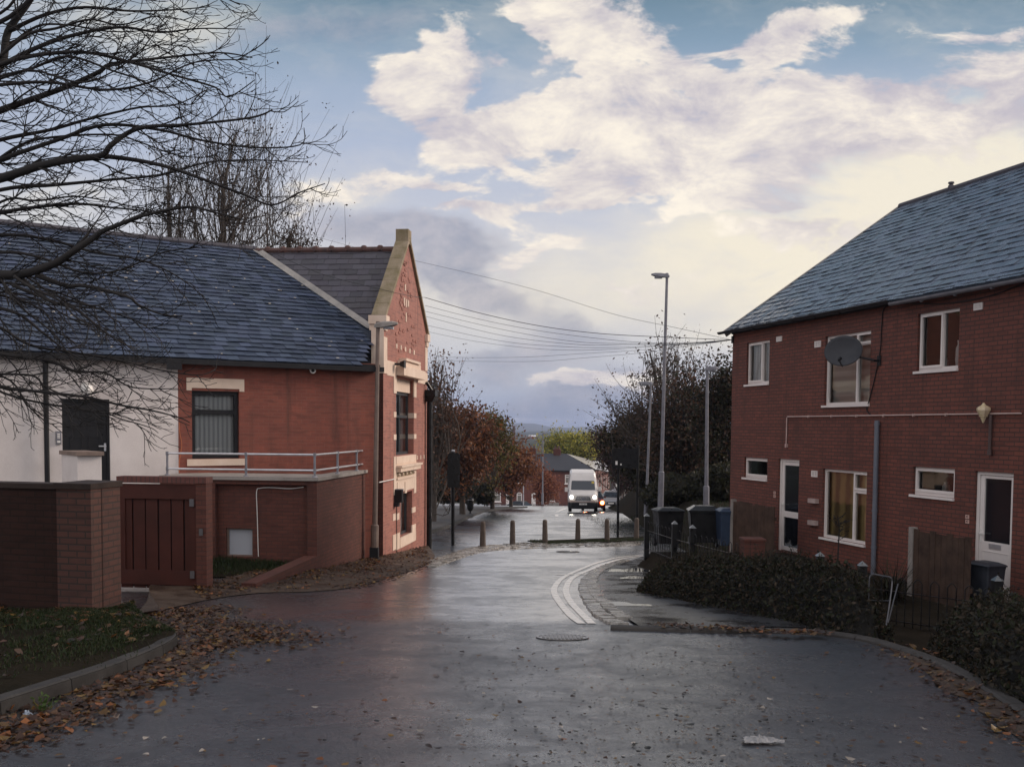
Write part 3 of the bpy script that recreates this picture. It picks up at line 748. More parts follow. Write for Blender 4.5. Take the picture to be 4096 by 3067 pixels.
roof = mb.build('roof', slate_wet, house, attr=True)
rz = P0.z + S1.z * SL
mb = MB()
x = -VO
while x < HL + VO:
    mb.tube([P(x, rz + .0, -DEP / 2), P(min(x + .44, HL + VO), rz, -DEP / 2)], .075, 10); x += .45
mb.build('ridge', slate_grey, roof, attr=True)
tv = HF.w(3805, 735); kv = None
def on_ridge(u, v):
    best = min((abs((CAM + ray(u, v) * k - P(0, 0, -DEP / 2)).dot(HF.n)), k) for k in [x * .02 for x in range(600, 1600)])
    p = CAM + ray(u, v) * best[1]; return (p - HF.o).dot(HF.a)
tr_ = on_ridge(3806, 700)
mb = MB(); c = P(tr_, rz, -DEP / 2); mb.lathe([(.08, .03), (.07, .10), (.05, .11), (.045, .14), (.075, .145), (.07, .18), (.03, .19)], c, 12); mb.build('vent', slate_grey, roof, attr=True)
# verge strip, fascia, gutters
mb = MB()
for n0 in (-.075,):
    mb.box8([dk(-.03, 0, -.14), dk(.0, 0, -.14), dk(.0, SL, -.14), dk(-.03, SL, -.14), dk(-.03, 0, .03), dk(.0, 0, .03), dk(.0, SL, .03), dk(-.03, SL, .03)])
mb.build('verge_board', lead, roof)
mb = MB(); mb.fbox(HF, -.02, HL, eave_z - .10, eave_z + .07, .0, .03); mb.fbox(HF, -.04, HL, eave_z - .02, eave_z + .03, .03, OV - .06); mb.build('fascia', black_paint, house)
def gutter(t0, t1, zt, m, r=.062, name='gutter', label=None):
    mb = MB(); rings = []
    for tt in (t0, t1):
        rings.append([P(tt, zt - r * math.sin(math.pi * k / 8), OV - .02 + r - r * math.cos(math.pi * k / 8)) for k in range(9)] + [P(tt, zt - (r - .008) * math.sin(math.pi * k / 8), OV - .02 + r - (r - .008) * math.cos(math.pi * k / 8)) for k in range(8, -1, -1)])
    mb.loft(rings, True)
    for k in range(1, int((t1 - t0) / .9)): mb.tube([P(t0 + k * .9 - .02, zt - r * .9, OV - .02 + r), P(t0 + k * .9 + .02, zt - r * .9, OV - .02 + r)], r * .5, 8)
    return mb.build(name, m, house, label=label)
tj = HF.w(3605, 1180)[0]
gutter(-.28, tj, ez + .005, black_paint); gutter(tj + .03, HL, ez - .055, galv_dull, label='greyish gutter set lower than the black length')
# windows
s1 = (lambda F, q: (lambda a, b: (a[0], b[0], (a[1] + b[1]) / 2 - .012, (a[1] + b[1]) / 2 + .022))(F.w(*q[0]), F.w(*q[1])))
def sill_of(q, l=.05, r=.05): return (q[0] - l, q[1] + r * .2, q[2] - .045, q[2] - .001)
spx = lambda u, v: HF.w(u, v)[0]
m1 = spx(3040, 1460); window(house, HF, W1, upvc, net_curtain, split=m1, opener=(W1[0] + .03, m1 + .02, W1[2] + .05, W1[3] - .03), sill=sill_of(W1))
m2 = spx(3418, 1480); window(house, HF, W2, upvc, roller_blind, split=m2, trans=(m2, W2[1], HF.w(3450, 1372)[1]), opener=(m2 + .0, W2[1] - .02, HF.w(3450, 1374)[1], W2[3] - .03), sill=sill_of(W2))
m3 = spx(3758, 1370); w3 = window(house, HF, W3, upvc, room_dark, split=m3, opener=(W3[0] + .03, m3 + .02, W3[2] + .05, W3[3] - .03), sill=sill_of(W3), backname='room', bdist=.5)
window(house, HF, WA, upvc, room_dark, opener=(WA[0] + .03, WA[1] - .03, WA[2] + .05, WA[3] - .03), sill=sill_of(WA), backname='room', bdist=.3, w=.06)
mB = spx(3405, 2020); zB = HF.w(3440, 1968)[1]; window(house, HF, WB, upvc, gold_curtain, split=mB, trans=(mB, WB[1], zB), opener=(mB + .0, WB[1] - .02, zB + .03, WB[3] - .03), sill=sill_of(WB))
wc = window(house, HF, WC, upvc, room_dark, opener=(WC[0] + .03, WC[1] - .03, WC[2] + .06, WC[3] - .03), sill=sill_of(WC), backname='room', bdist=.4, w=.06)
# things standing on the inner sills
def jar(F, tt, z, off, r, h, m, name, label, cat='vase'):
    mb = MB(); c = F.p(tt, z, off); mb.lathe([(r * .8, 0), (r, h * .25), (r * .9, h * .7), (r * .5, h * .85), (r * .6, h)], c, 10)
    return tag(mb.build(name, m, org=c, smooth=True), label, cat)
jar(HF, m3 - .10, W3[2] + .06, -.22, .05, .16, white_plastic, 'jar', 'small pale jar on the inner sill behind the narrow upper sash', 'jar')
jar(HF, m3 + .24, W3[2] + .06, -.24, .075, .45, render_white, 'vase', 'tall pale vase standing in the upper window beside the brick vent', 'vase')
jar(HF, (WC[0] + WC[1]) / 2 + .1, WC[2] + .06, -.20, .07, .2, concrete, 'jar', 'dull round pot on the inner sill of the small wide window', 'pot')
# doors
def door(parent, F, q, fm, glaz, name='door', midrail=None, letter=False, label=None, hinge_left=True):
    t0, t1, z0, z1 = q; r = .10
    mb = MB(); fw = .06
    mb.fbox(F, t0, t0 + fw, z0, z1, -r - .04, -r + .05); mb.fbox(F, t1 - fw, t1, z0, z1, -r - .04, -r + .05); mb.fbox(F, t0 + fw, t1 - fw, z1 - fw, z1, -r - .04, -r + .05)
    frame = mb.build('door_frame', fm, parent)
    mb = MB(); a, b, c, d = t0 + fw + .008, t1 - fw - .008, z0 + .02, z1 - fw - .008
    st = .085; holes = glaz
    wall_face(mb, F, a, b, c, d, holes, .03, -r + .03)
    dr = mb.build(name, fm, parent, label=label)
    for h in glaz:
        mb = MB(); mb.fbox(F, h[0], h[1], h[2], h[3], -r - .02, -r + .006); mb.build('pane', dark_glass, dr)
    mb = MB(); hx = a + .045; hz = z0 + 1.02
    mb.fbox(F, hx - .018, hx + .018, hz - .11, hz + .11, -r + .03, -r + .04); mb.fbox(F, hx - .01, hx + .11, hz + .03, hz + .052, -r + .055, -r + .075); mb.fbox(F, hx - .01, hx + .012, hz + .03, hz + .052, -r + .04, -r + .056)
    mb.build('handle', white_plastic if fm is upvc else galv, dr)
    if letter:
        m_ = (a + b) / 2; lz = letter
        mb = MB(); mb.fbox(F, m_ - .14, m_ + .14, lz - .04, lz + .04, -r + .03, -r + .042); mb.build('letterbox', galv, dr)
        mb = MB(); frame_bars(mb, F, a + .09, b - .06, z0 + .12, lz - .09, .012, -r + .03, -r + .037); mb.build('panel_moulding', fm, dr)
    return dr
za, zb2 = HF.w(3150, 1861)[1], HF.w(3150, 2046)[1]; zc, zd = HF.w(3150, 2070)[1], HF.w(3150, 2188)[1]
ga, gb = DA[0] + .155, DA[1] - .10
door(house, HF, DA, upvc, [(ga, gb, zb2, za), (ga, gb, zd, zc)], label='white door with two dark glass panels')
ga, gb = DC[0] + .16, DC[1] - .12; z1_, z2_ = HF.w(3980, 1916)[1], HF.w(3980, 2172)[1]
door(house, HF, DC, upvc, [(ga, gb, z2_, z1_)], letter=HF.w(3990, 2190)[1], label='white door with one tall dark pane and a letterbox')
# vents, flue covers, pipes
def plate(u0, v0, u1, v1, name, m, thick=.02, louvre=False):
    a, b, c, d = HF.quad((u0, v0), (u1, v0 + (v1 - v0) * 0), (u0, v1), (u1, v1)); mb = MB()
    if louvre:
        m0 = MB(); m0.fbox(HF, a + .01, b - .01, c + .01, d - .01, .001, .006); ob = m0.build('vent_backing', brown_paint, house)
        frame_bars(mb, HF, a, b, c, d, .02, .001, .022); k = 5
        for i in range(k): z = c + .02 + (d - c - .04) * (i + .5) / k; mb.fbox(HF, a + .02, b - .02, z - .006, z + .006, .001, .014)
        mb.fbox(HF, (a + b) / 2 - .006, (a + b) / 2 + .006, c + .02, d - .02, .001, .016)
    else: mb.fbox(HF, a, b, c, d, .001, thick)
    return mb.build(name, m, house)
for q in ((3108, 1346, 3129, 1366), (3261, 1364, 3285, 1389), (3898, 1212, 3933, 1240), (3248, 1882, 3271, 1907)): plate(*q, 'vent', upvc, louvre=True)
for q in ((3245, 1994, 3276, 2011), (3244, 2081, 3273, 2099)): plate(*q, 'flue_cover', MATS['flue_m'] if 'flue_m' in MATS else mat('flue_m', rough=.5, fn=worn((.36, .27, .25), (.48, .38, .35), 5, .1)), .09)
zp = (HF.w(3152, 1668)[1] + HF.w(4091, 1651)[1]) / 2; tp0, tp1 = spx(3152, 1668), spx(4092, 1651)
mb = MB(); mb.tube([P(tp0, HF.w(3149, 1780)[1], .03), P(tp0, zp - .03, .03), P(tp0 + .03, zp, .03), P(tp1, zp, .03)], .014, 8)
for k in range(1, 8): mb.fbox(HF, tp0 + (tp1 - tp0) * k / 8 - .015, tp0 + (tp1 - tp0) * k / 8 + .015, zp - .03, zp + .022, .001, .045)
mb.fbox(HF, tp0 - .03, tp0 + .03, HF.w(3149, 1780)[1] - .05, HF.w(3149, 1780)[1] + .03, .001, .05)
mb.build('waste_pipe', mat('pipe_pink', rough=.45, fn=worn((.42, .28, .25), (.6, .46, .42), 5, .05)), house)
td = spx(3514, 1950); mb = MB(); mb.tube([P(td, GARDEN - .2, .07), P(td, zp - .10, .07)], .048, 12)
for zz in (GARDEN + .5, .0, zp - .2): mb.tube([P(td, zz, .07), P(td, zz + .05, .07)], .056, 12)
mb.build('downpipe', grey_pvc, house)
ts = spx(3971, 1740); mb = MB(); mb.tube([P(ts, HF.w(3970, 1812)[1], .05), P(ts, zp - .02, .05)], .028, 10); mb.tube([P(ts, HF.w(3970, 1812)[1] - .03, .05), P(ts, HF.w(3970, 1812)[1] + .05, .05)], .04, 10); mb.build('waste_pipe', mat('pipe_dark', rough=.5, fn=worn((.05, .03, .03), (.09, .055, .05), 5, .1)), house, label='short dark vertical pipe end')
# dark cable stapled below the eaves and down beside the stair window
mb = MB(); cab = [P(*HF.w(u, v), .015) for u, v in ((4200, 1100), (4096, 1133), (4000, 1172), (3880, 1203), (3760, 1216), (3640, 1214), (3545, 1228), (3530, 1300), (3524, 1400), (3500, 1520), (3478, 1605), (3470, 1640), (3490, 1664))]
mb.tube(spline(cab, 5), .011, 5); mb.build('cable', black_paint, house)
# raised damp course line of brighter bricks and a soldier stain are left to the brick material
# house number plates
def text_mesh(name, s, size, m, parent, origin, ax, up, thick=.003, align='CENTER', label=None):
    cu = bpy.data.curves.new('lettering', 'FONT'); cu.body = s; cu.size = size; cu.extrude = thick; cu.align_x = align; cu.align_y = 'CENTER'
    ob = bpy.data.objects.new('lettering', cu); COL.objects.link(ob)
    me = bpy.data.meshes.new_from_object(ob.evaluated_get(bpy.context.evaluated_depsgraph_get()))
    bpy.data.objects.remove(ob); bpy.data.curves.remove(cu)
    ax, up = V(ax).normalized(), V(up).normalized(); nn = ax.cross(up)
    og = WORG[parent.name] if parent else V((0, 0, 0))
    for v in me.vertices: v.co = V(origin) + ax * v.co.x + up * v.co.y + nn * v.co.z - og
    me.materials.clear(); me.materials.append(m)
    o = bpy.data.objects.new(name, me); COL.objects.link(o)
    if parent: o.parent = parent
    WORG[o.name] = og
    if label: o['label'] = label
    return o
num_m = mat('number_plate', (.62, .42, .36), .4)
for (u, v, s) in ((3099, 1970, '41'), (3099, 1984, '43'), (3870, 2066, '45'), (3870, 2085, '47')):
    a, z = HF.w(u, v)
    mb = MB(); mb.fbox(HF, a - .045, a + .045, z - .032, z + .032, .001, .008); o = mb.build('number_plate', num_m, house)
    text_mesh('lettering', s, .062, black_paint, o, P(a, z, .0085), HF.a, (0, 0, 1), .0015)
# satellite dish
dc = P(spx(3450, 1415), HF.w(3450, 1410)[1], .42); dish = thing('satellite_dish', dc, 'dark grey satellite dish on an arm beside the blind window', 'satellite dish')
ddir = (CAM - dc).normalized(); ddir = (ddir * .8 + V((-.25, -.1, .35))).normalized()
sx = ddir.cross(V((0, 0, 1))).normalized(); sy = sx.cross(ddir).normalized() * -1
if sy.z < 0: sy = -sy
mb = MB(); rings = []
for k in range(9):
    r = .37 * k / 8 + .001; rings.append([dc + sx * r * math.cos(a) + sy * r * .86 * math.sin(a) + ddir * (.075 * (k / 8) ** 2) for a in [2 * math.pi * j / 36 for j in range(36)]])
for k in range(9):
    r = .37 * (8 - k) / 8 + .001; rings.append([dc + sx * r * math.cos(a) + sy * r * .86 * math.sin(a) + ddir * (.075 * ((8 - k) / 8) ** 2 - .012) for a in [2 * math.pi * j / 36 for j in range(36)]])
dish_m = mat('dish', rough=.6, metal=.0, spec=.25, fn=worn((.035, .037, .045), (.055, .058, .066), 4, .05))
mb.loft(rings); mb.build('reflector', dish_m, dish, smooth=True)
lnb = dc + ddir * .34 - sy * .30
mb = MB(); mb.tube([dc - sy * .31 + ddir * .02, lnb], .013, 6); mb.build('feed_arm', black_paint, dish)
mb = MB(); mb.tube([lnb - sy * .0, lnb - ddir * .07 + sy * .07], [.026, .036], 10); mb.build('receiver', black_paint, dish)
mnt = P(spx(3518, 1442), HF.w(3518, 1442)[1], 0.0)
mb = MB(); mb.tube([dc - ddir * .012, dc - ddir * .10, mnt + HF.n * .12, mnt], .022, 8); mb.fbox(HF, spx(3518, 1442) - .06, spx(3518, 1442) + .06, HF.w(3518, 1442)[1] - .1, HF.w(3518, 1442)[1] + .1, .001, .02); mb.build('bracket', black_paint, dish)
# pale lantern fitting on the pipe
lt, lz = HF.w(3960, 1655); lan = thing('wall_lantern', P(lt, lz, 0), 'pale yellowish faceted lantern fitting above the dark stub of pipe', 'wall lamp')
lm = mat('old_glass', rough=.3, fn=worn((.55, .44, .22), (.72, .60, .45), 6, .1))
cx = P(lt, lz, .13)
def ngon(c, r, z, n=6, rot=.3): return [V((c.x + r * math.cos(2 * math.pi * k / n + rot), c.y + r * math.sin(2 * math.pi * k / n + rot), c.z + z)) for k in range(n)]
mb = MB(); mb.loft([ngon(cx, .075, -.02), ngon(cx, .115, .06), ngon(cx, .11, .10), ngon(cx, .035, .145), ngon(cx, .012, .18)]); mb.build('shade', lm, lan)
mb = MB(); mb.loft([ngon(cx, .065, -.05), ngon(cx, .075, -.03), ngon(cx, .06, -.02)]); mb.loft([ngon(cx, .012, -.15), ngon(cx, .05, -.06), ngon(cx, .045, -.05)]); mb.build('finial', lm, lan)
mb = MB(); mb.fbox(HF, lt - .02, lt + .02, lz - .05, lz + .0, .001, .10); mb.build('bracket', brown_paint, lan)
# ------------------------------------------------------------------ the hall: long wing and stone trimmed gable
WF = Frame(-9.92, 20.1, .826, .563)
GF = Frame(-3.2, 25.3, .113, .9936)
GF.o = GF.p(GF.w(1533, 1650)[0], 0)
TL = GF.w(1708, 1500)[0]; TM = TL / 2
hall = thing('brick_hall', GF.p(0, gz(25)), 'red brick hall with stone trimmed gable and long slate roofed wing, partly white', 'hall')
UP = V((0, 0, 1))
apex_z = at(1600, 960, GF.p(TM, 0).y).z
sh_z = (GF.w(1541, 1272)[1] + GF.w(1708, 1350)[1]) / 2
R0 = GF.p(TM, 0, -.3); ridge_z = at(1566, 1000, R0.y).z
geave_z = at(1500, 1448, GF.p(0, 0).y).z
gs = (ridge_z - geave_z) / TM                          # slope of the gable roof
def on_line(u, v, o, d):                               # point of a plan line seen in column u
    lo, hi = 0.0, 14.0
    def f(k):
        p = o + d * k; q = CM.transposed() @ (p - CAM); return 2048 + FPX * q.x / -q.z - u
    for _ in range(50):
        m_ = (lo + hi) / 2
        if f(m_) > 0: lo = m_
        else: hi = m_
    return o + d * lo
Rr = R0.copy(); Rr.z = ridge_z
Qv = on_line(1017, 1015, Rr, -GF.n)                    # where the two ridges meet
wd = -(Qv - WF.o).dot(WF.n)                            # plan distance eave to wing ridge
weave_z = (WF.w(300, 1402)[1] + WF.w(1100, 1436)[1]) / 2
wtan = (ridge_z - weave_z) / wd
wz = lambda p: weave_z + wtan * (-(p - WF.o).dot(WF.n))
gzr = lambda p: geave_z + gs * ((p - GF.o).dot(GF.a))
wl, wr = -7.0, WF.w(1500, 1450)[0]
tb = WF.w(712, 1650)[0]                                # white render ends here
lowz = -2.0
wq = lambda *a: WF.quad(*a)
wW = wq((768, 1562), (957, 1566), (768, 1833), (957, 1834)); wD = wq((249, 1594), (440, 1597), (249, 1925), (440, 1925)); wD = (wD[0], wD[1], -.75, wD[3])
mb = MB(); wall_face(mb, WF, tb, wr, lowz, weave_z, [wW], .12); mb.build('wall', brick_wing, hall, label='red brick length of the wing wall')
mb = MB(); wall_face(mb, WF, wl, tb, lowz, weave_z, [wD], .10, .006); mb.face(WF.p(tb, lowz, .006), WF.p(tb, lowz, 0), WF.p(tb, weave_z, 0), WF.p(tb, weave_z, .006)); mb.build('wall', render_white, hall, label='white rendered length of the wing wall')
# wing roof
OVW = .22; cosw = 1 / math.sqrt(1 + wtan * wtan); SW = -WF.n * cosw + UP * (wtan * cosw); PW0 = WF.p(wl, weave_z - OVW * wtan + .05, OVW)
HW = (wd + OVW) / cosw; LW = wr - wl + .35
def keep_w(e, s):
    p = PW0 + WF.a * e + SW * s; return ((p - GF.o).dot(GF.n) < -.22) and (wz(p) > gzr(p) - .02 or (p - GF.o).dot(GF.a) < -.35)
mb = MB(); slates(mb, PW0, WF.a, SW, LW, HW, .27, .222, keep_w, lift=.022, jit=.010, tone=(.6, 1.4), seed=21, tilt=.008)
mb.col = (.6, .6, .6, 1); NW = WF.n * (wtan * cosw) + UP * cosw
dw = lambda a, s, n: PW0 + WF.a * a + SW * s + NW * n
def valley_pt(s):                                      # where the wing slope meets the gable slope, at height s
    lo, hi = 0.0, LW + 4
    for _ in range(50):
        m_ = (lo + hi) / 2; p = PW0 + WF.a * m_ + SW * s
        if wz(p) > gzr(p) and (p - GF.o).dot(GF.n) < -.33: lo = m_
        else: hi = m_
    return PW0 + WF.a * lo + SW * s
vls = [valley_pt(HW * k / 10) for k in range(11)]
for n0, rev in ((-.003, False), (-.08, True)):
    pl = [dw(0, 0, n0)] + [p + NW * n0 for p in vls] + [dw(0, HW, n0)]
    mb.face(*(pl[::-1] if rev else pl))
eR0 = (Qv - PW0).dot(WF.a) - .3
bk0 = lambda a, k, n: PW0 + WF.a * a + SW * HW - WF.n * k - UP * (k * wtan) + UP * n
mb.box8([bk0(0, 0, -.08), bk0(eR0, 0, -.08), bk0(eR0, wd, -.08), bk0(0, wd, -.08), bk0(0, 0, -.003), bk0(eR0, 0, -.003), bk0(eR0, wd, -.003), bk0(0, wd, -.003)])
rr = random.Random(8); mb.mi = 1
for _ in range(80):                                    # pale flecks of lichen and leaf
    e, s = rr.uniform(5, LW), rr.uniform(.1, HW * .9)
    if not keep_w(e, s): continue
    c = dw(e, s, .036); w, h = rr.uniform(.015, .045), rr.uniform(.009, .02)
    mb.face(c - WF.a * w - SW * h, c + WF.a * w - SW * h * rr.uniform(.3, 1), c + WF.a * w * .7 + SW * h, c - WF.a * w * .6 + SW * h)
wroof = mb.build('roof', [slate_blue, mat('lichen', (.5, .45, .38), .8)], hall, attr=True, label='long blue grey slate roof of the wing')
mb = MB(); k = 0.0; eR = (Qv - PW0).dot(WF.a)
while k < eR - .1:
    a = dw(k, HW, .01); b_ = dw(min(k + .43, eR), HW, .01); mb.tube([a, b_], .085, 8); mb.tube([b_ - WF.a * .03, b_ + WF.a * .03], .10, 8); k += .45
mb.build('ridge', slate_grey, wroof, attr=True)
# gable roof, near and far slope
cosg = 1 / math.sqrt(1 + gs * gs); SG = GF.a * cosg + UP * (gs * cosg); OVG = .15
PG0 = GF.p(-OVG, geave_z - OVG * gs, -.30); HG = (TM + OVG) / cosg; LG = 7.5
def keep_g(e, s):
    p = PG0 - GF.n * e + SG * s; return gzr(p) > wz(p) - .03 or -(p - WF.o).dot(WF.n) > wd
mb = MB(); slates(mb, PG0, -GF.n, SG, LG, HG, .33, .215, keep_g, lift=.013, jit=.006, tone=(.75, 1.25), seed=31, tilt=.004)
mb.col = (.6, .6, .6, 1); NG = -GF.a * (gs * cosg) + UP * cosg
dg = lambda a, s, n: PG0 - GF.n * a + SG * s + NG * n
mb.box8([dg(0, 0, -.08), dg(LG, 0, -.08), dg(LG, HG, -.08), dg(0, HG, -.08), dg(0, 0, -.003), dg(LG, 0, -.003), dg(LG, HG, -.003), dg(0, HG, -.003)])
bg_ = lambda a, k, n: PG0 + SG * HG - GF.n * a + GF.a * k - UP * (k * gs) + UP * n
mb.box8([bg_(0, 0, -.08), bg_(LG, 0, -.08), bg_(LG, TM, -.08), bg_(0, TM, -.08), bg_(0, 0, -.003), bg_(LG, 0, -.003), bg_(LG, TM, -.003), bg_(0, TM, -.003)])
groof = mb.build('roof', slate_grey, hall, attr=True, label='steep dark grey slate roof behind the gable')
mb = MB(); k = 0.0
while k < 4.6:
    a, b_ = dg(k, HG, .02), dg(k + .43, HG, .02); mb.tube([a, b_], .08, 8); mb.lathe([(.10, -.02), (.10, .06), (.06, .11), (.02, .12)], a, 8); k += .45
mb.build('ridge', ridge_red, groof)
# leaded valley
mb = MB(); vp = [p + UP * .035 for p in vls if (p - GF.o).dot(GF.n) < -.36]
for a, b_ in zip(vp, vp[1:]):
    mb.face(a - WF.a * .11 + UP * .0, b_ - WF.a * .11, b_ + UP * .012, a + UP * .012); mb.face(a + UP * .012, b_ + UP * .012, b_ - GF.n * -.10 + UP * .05, a - GF.n * -.10 + UP * .05)
mb.build('valley_flashing', lead, hall)
# fascia and gutter of the wing
mb = MB(); mb.fbox(WF, wl, wr + .05, weave_z - .17, weave_z - .03, .007, OVW - .05); mb.fbox(WF, wl, wr + .1, weave_z - .20, weave_z - .09, OVW - .05, OVW + .06); mb.build('gutter', black_paint, hall)
# wing window, lintel and sill panel
wo = window(hall, WF, wW, black_paint, blind_white, recess=.11, w=.085, trans=(wW[0] + .085, wW[1] - .085, WF.w(860, 1648)[1]), backname='blind', bdist=.08)
def fb(F, q, o0, o1, name, m, parent, label=None):
    mb = MB(); mb.fbox(F, *q, o0, o1); return mb.build(name, m, parent, label=label)
lq = wq((745, 1510), (976, 1517), (745, 1550), (976, 1557)); mb = MB(); mb.fbox(WF, *lq, -.05, .02); mb.fbox(WF, lq[0], wW[0] - .005, lq[2] - .055, lq[2], -.05, .02); mb.fbox(WF, wW[1] + .005, lq[1], lq[2] - .055, lq[2], -.05, .02); mb.build('lintel', stone, hall)
fb(WF, (lq[0], lq[1], *wq((747, 1834), (974, 1836), (747, 1860), (974, 1863))[2:]), -.03, .025, 'sill', stone, hall)
# black entrance door
mb = MB(); a, b_, c, d = wD; frame_bars(mb, WF, a, b_, c, d, .05, -.10, -.04); mb.build('door_frame', black_paint, hall)
mb = MB(); mb.fbox(WF, a + .05, b_ - .05, c, d - .05, -.12, -.07); dm = (a + b_) / 2
for z0_, z1_ in ((c + .2, c + .75), (c + .95, d - .75), (d - .62, d - .2)):
    for x0, x1 in ((a + .16, dm - .05), (dm + .05, b_ - .16)): frame_bars(mb, WF, x0, x1, z0_, z1_, .03, -.07, -.058)
dr = mb.build('door', black_paint, hall, label='black panelled entrance door')
hx, hz = WF.w(412, 1784); mb = MB(); mb.fbox(WF, hx - .08, hx + .07, hz - .012, hz + .012, -.03, -.012); mb.fbox(WF, hx + .035, hx + .075, hz - .10, hz + .06, -.07, -.06); mb.fbox(WF, hx + .045, hx + .065, hz - .01, hz + .01, -.06, -.03); mb.build('handle', galv, dr)
# wing downpipe and cables
td = WF.w(181, 1650)[0]; mb = MB(); mb.tube([WF.p(td, weave_z - .1, OVW - .02), WF.p(td, weave_z - .28, .1), WF.p(td, lowz, .1)], .05, 10); mb.build('downpipe', black_paint, hall)
mb = MB(); mb.tube(spline([WF.p(*WF.w(u, v), .02) for u, v in ((716, 1690), (718, 1730), (726, 1775), (722, 1810), (716, 1850), (716, 1890))], 5), .009, 5); mb.build('cable', mat('cable_orange', (.45, .14, .06), .6), hall)
# render of the gable building: side wall and back
mb = MB(); P = GF.p
for aa, bb in ((0, TL),):
    mb.face(P(aa, lowz - .6, 0), P(aa, geave_z, 0), P(aa, geave_z, -8), P(aa, lowz - .6, -8)); m2 = MB(); m2.face(P(bb, lowz - .6, 0), P(bb, lowz - .6, -8), P(bb, geave_z, -8), P(bb, geave_z, 0))
mb.face(P(0, geave_z, 0), P(0, sh_z, 0), P(0, sh_z, -.3), P(0, geave_z, -.3))
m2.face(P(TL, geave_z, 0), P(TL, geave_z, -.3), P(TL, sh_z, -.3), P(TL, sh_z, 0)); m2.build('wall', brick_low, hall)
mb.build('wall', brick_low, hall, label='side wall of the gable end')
gq = lambda *a: GF.quad(*a)
gU = gq((1584, 1502), (1655, 1530), (1584, 1822), (1655, 1815)); gL = gq((1602, 1973), (1649, 1962), (1602, 2150), (1649, 2128))
mb = MB(); wall_face(mb, GF, 0, TL, lowz - .6, sh_z, [gU, gL], .22)
mb.face(P(0, sh_z, 0), P(TL, sh_z, 0), P(TM, apex_z, 0)); mb.face(P(TL, sh_z, -.3), P(0, sh_z, -.3), P(TM, apex_z, -.3))
rr = random.Random(4)
for k in range(60):
    v = rr.uniform(1040, 1410); hw = (v - 985) * .20; u = 1620 + rr.uniform(-.55, .62) * min(hw, 75); a, z = GF.w(u, v); mb.fbox(GF, a - .10, a + .10, z, z + .062, -.01, .016)
gw = mb.build('gable_wall', brick_gable_lit, hall)
# coping stones, apex block, kneelers
mb = MB(); n = 7
for sgn in (0, 1):
    A = P(0 if not sgn else TL, sh_z, 0); B = P(TM, apex_z, 0); d = (B - A).normalized(); up = d.cross(GF.n) if not sgn else GF.n.cross(d)
    if up.z < 0: up = -up
    L = (B - A).length
    for k in range(n):
        a, b_ = A + d * (L * k / n + .004), A + d * (L * (k + 1) / n - .004); h = .085
        q = []
        for hh in (-.01, h):
            q += [a + GF.n * .07 + up * hh, b_ + GF.n * .07 + up * hh, b_ - GF.n * .29 + up * hh, a - GF.n * .29 + up * hh]
        if sgn: q = [q[1], q[0], q[3], q[2], q[5], q[4], q[7], q[6]]
        mb.box8(q)
mb.build('coping', stone_mossy, hall)
mb = MB(); mb.fbox(GF, TM - .20, TM + .20, apex_z - .12, apex_z + .26, -.28, .06); mb.build('apex_stone', stone_mossy, hall)
zb = sh_z
for x0, x1 in ((-.05, .30), (TL - .34, TL + .06)):
    mb = MB(); mb.fbox(GF, x0, x1, zb - .15, zb + .06, -.365, .085); mb.fbox(GF, x0 + .04, x1 - .06, zb - .30, zb - .15, -.35, .05); mb.build('kneeler', stone, hall)
def gb(u0, vt, vb, u1, o, name, m=stone, o0=-.02, mb=None):   # a stone on the gable: top and bottom read at its near edge
    a, zt_ = GF.w(u0, vt); _, zb_ = GF.w(u0, vb); b_ = GF.w(u1, (vt + vb) / 2)[0]
    k = mb or MB(); k.fbox(GF, a, b_, zb_, zt_, o0, o)
    if mb is None: return k.build(name, m, hall)
# corner quoin and bands
mb = MB(); gb(1533, 1345, 1492, 1547, .014, '', mb=mb); gb(1547, 1440, 1500, 1583, .014, '', mb=mb); gb(1574, 1500, 1572, 1585, .016, '', mb=mb); mb.fbox(GF, -.012, .0, GF.w(1533, 1492)[1], sh_z - .3, -.30, .014); mb.build('stone_band', stone, hall)
mb = MB(); gb(1668, 1482, 1530, 1709, .014, '', mb=mb); gb(1655, 1512, 1588, 1664, .016, '', mb=mb); gb(1700, 1380, 1482, 1709, .014, '', mb=mb); mb.build('stone_band', stone, hall)
mb = MB(); gb(1583, 1462, 1500, 1672, .22, '', mb=mb); gb(1590, 1440, 1462, 1664, .14, '', mb=mb); gb(1596, 1432, 1442, 1655, .20, '', mb=mb); mb.build('window_hood', stone, hall)
gb(1586, 1500, 1562, 1655, -.10, 'window_head', stone, -.21)
mb = MB()
for vt, vb in ((1646, 1668), (1737, 1759)): gb(1574, vt, vb, 1584, .012, 'stone_block')
for vt, vb in ((1652, 1672), (1736, 1755)): mb = MB(); gb(1655, vt, vb, 1664, .012, '', mb=mb); a, z1_ = GF.w(1655, vt); z0_ = GF.w(1655, vb)[1]; mb.fbox(GF, a - .012, a + .001, z0_, z1_, -.2, .0118); mb.build('stone_block', stone, hall)
gb(1571, 2055, 2083, 1581, .012, 'stone_block'); gb(1583, 2055, 2081, 1596, .012, 'stone_block'); gb(1648, 2030, 2051, 1661, .012, 'stone_block')
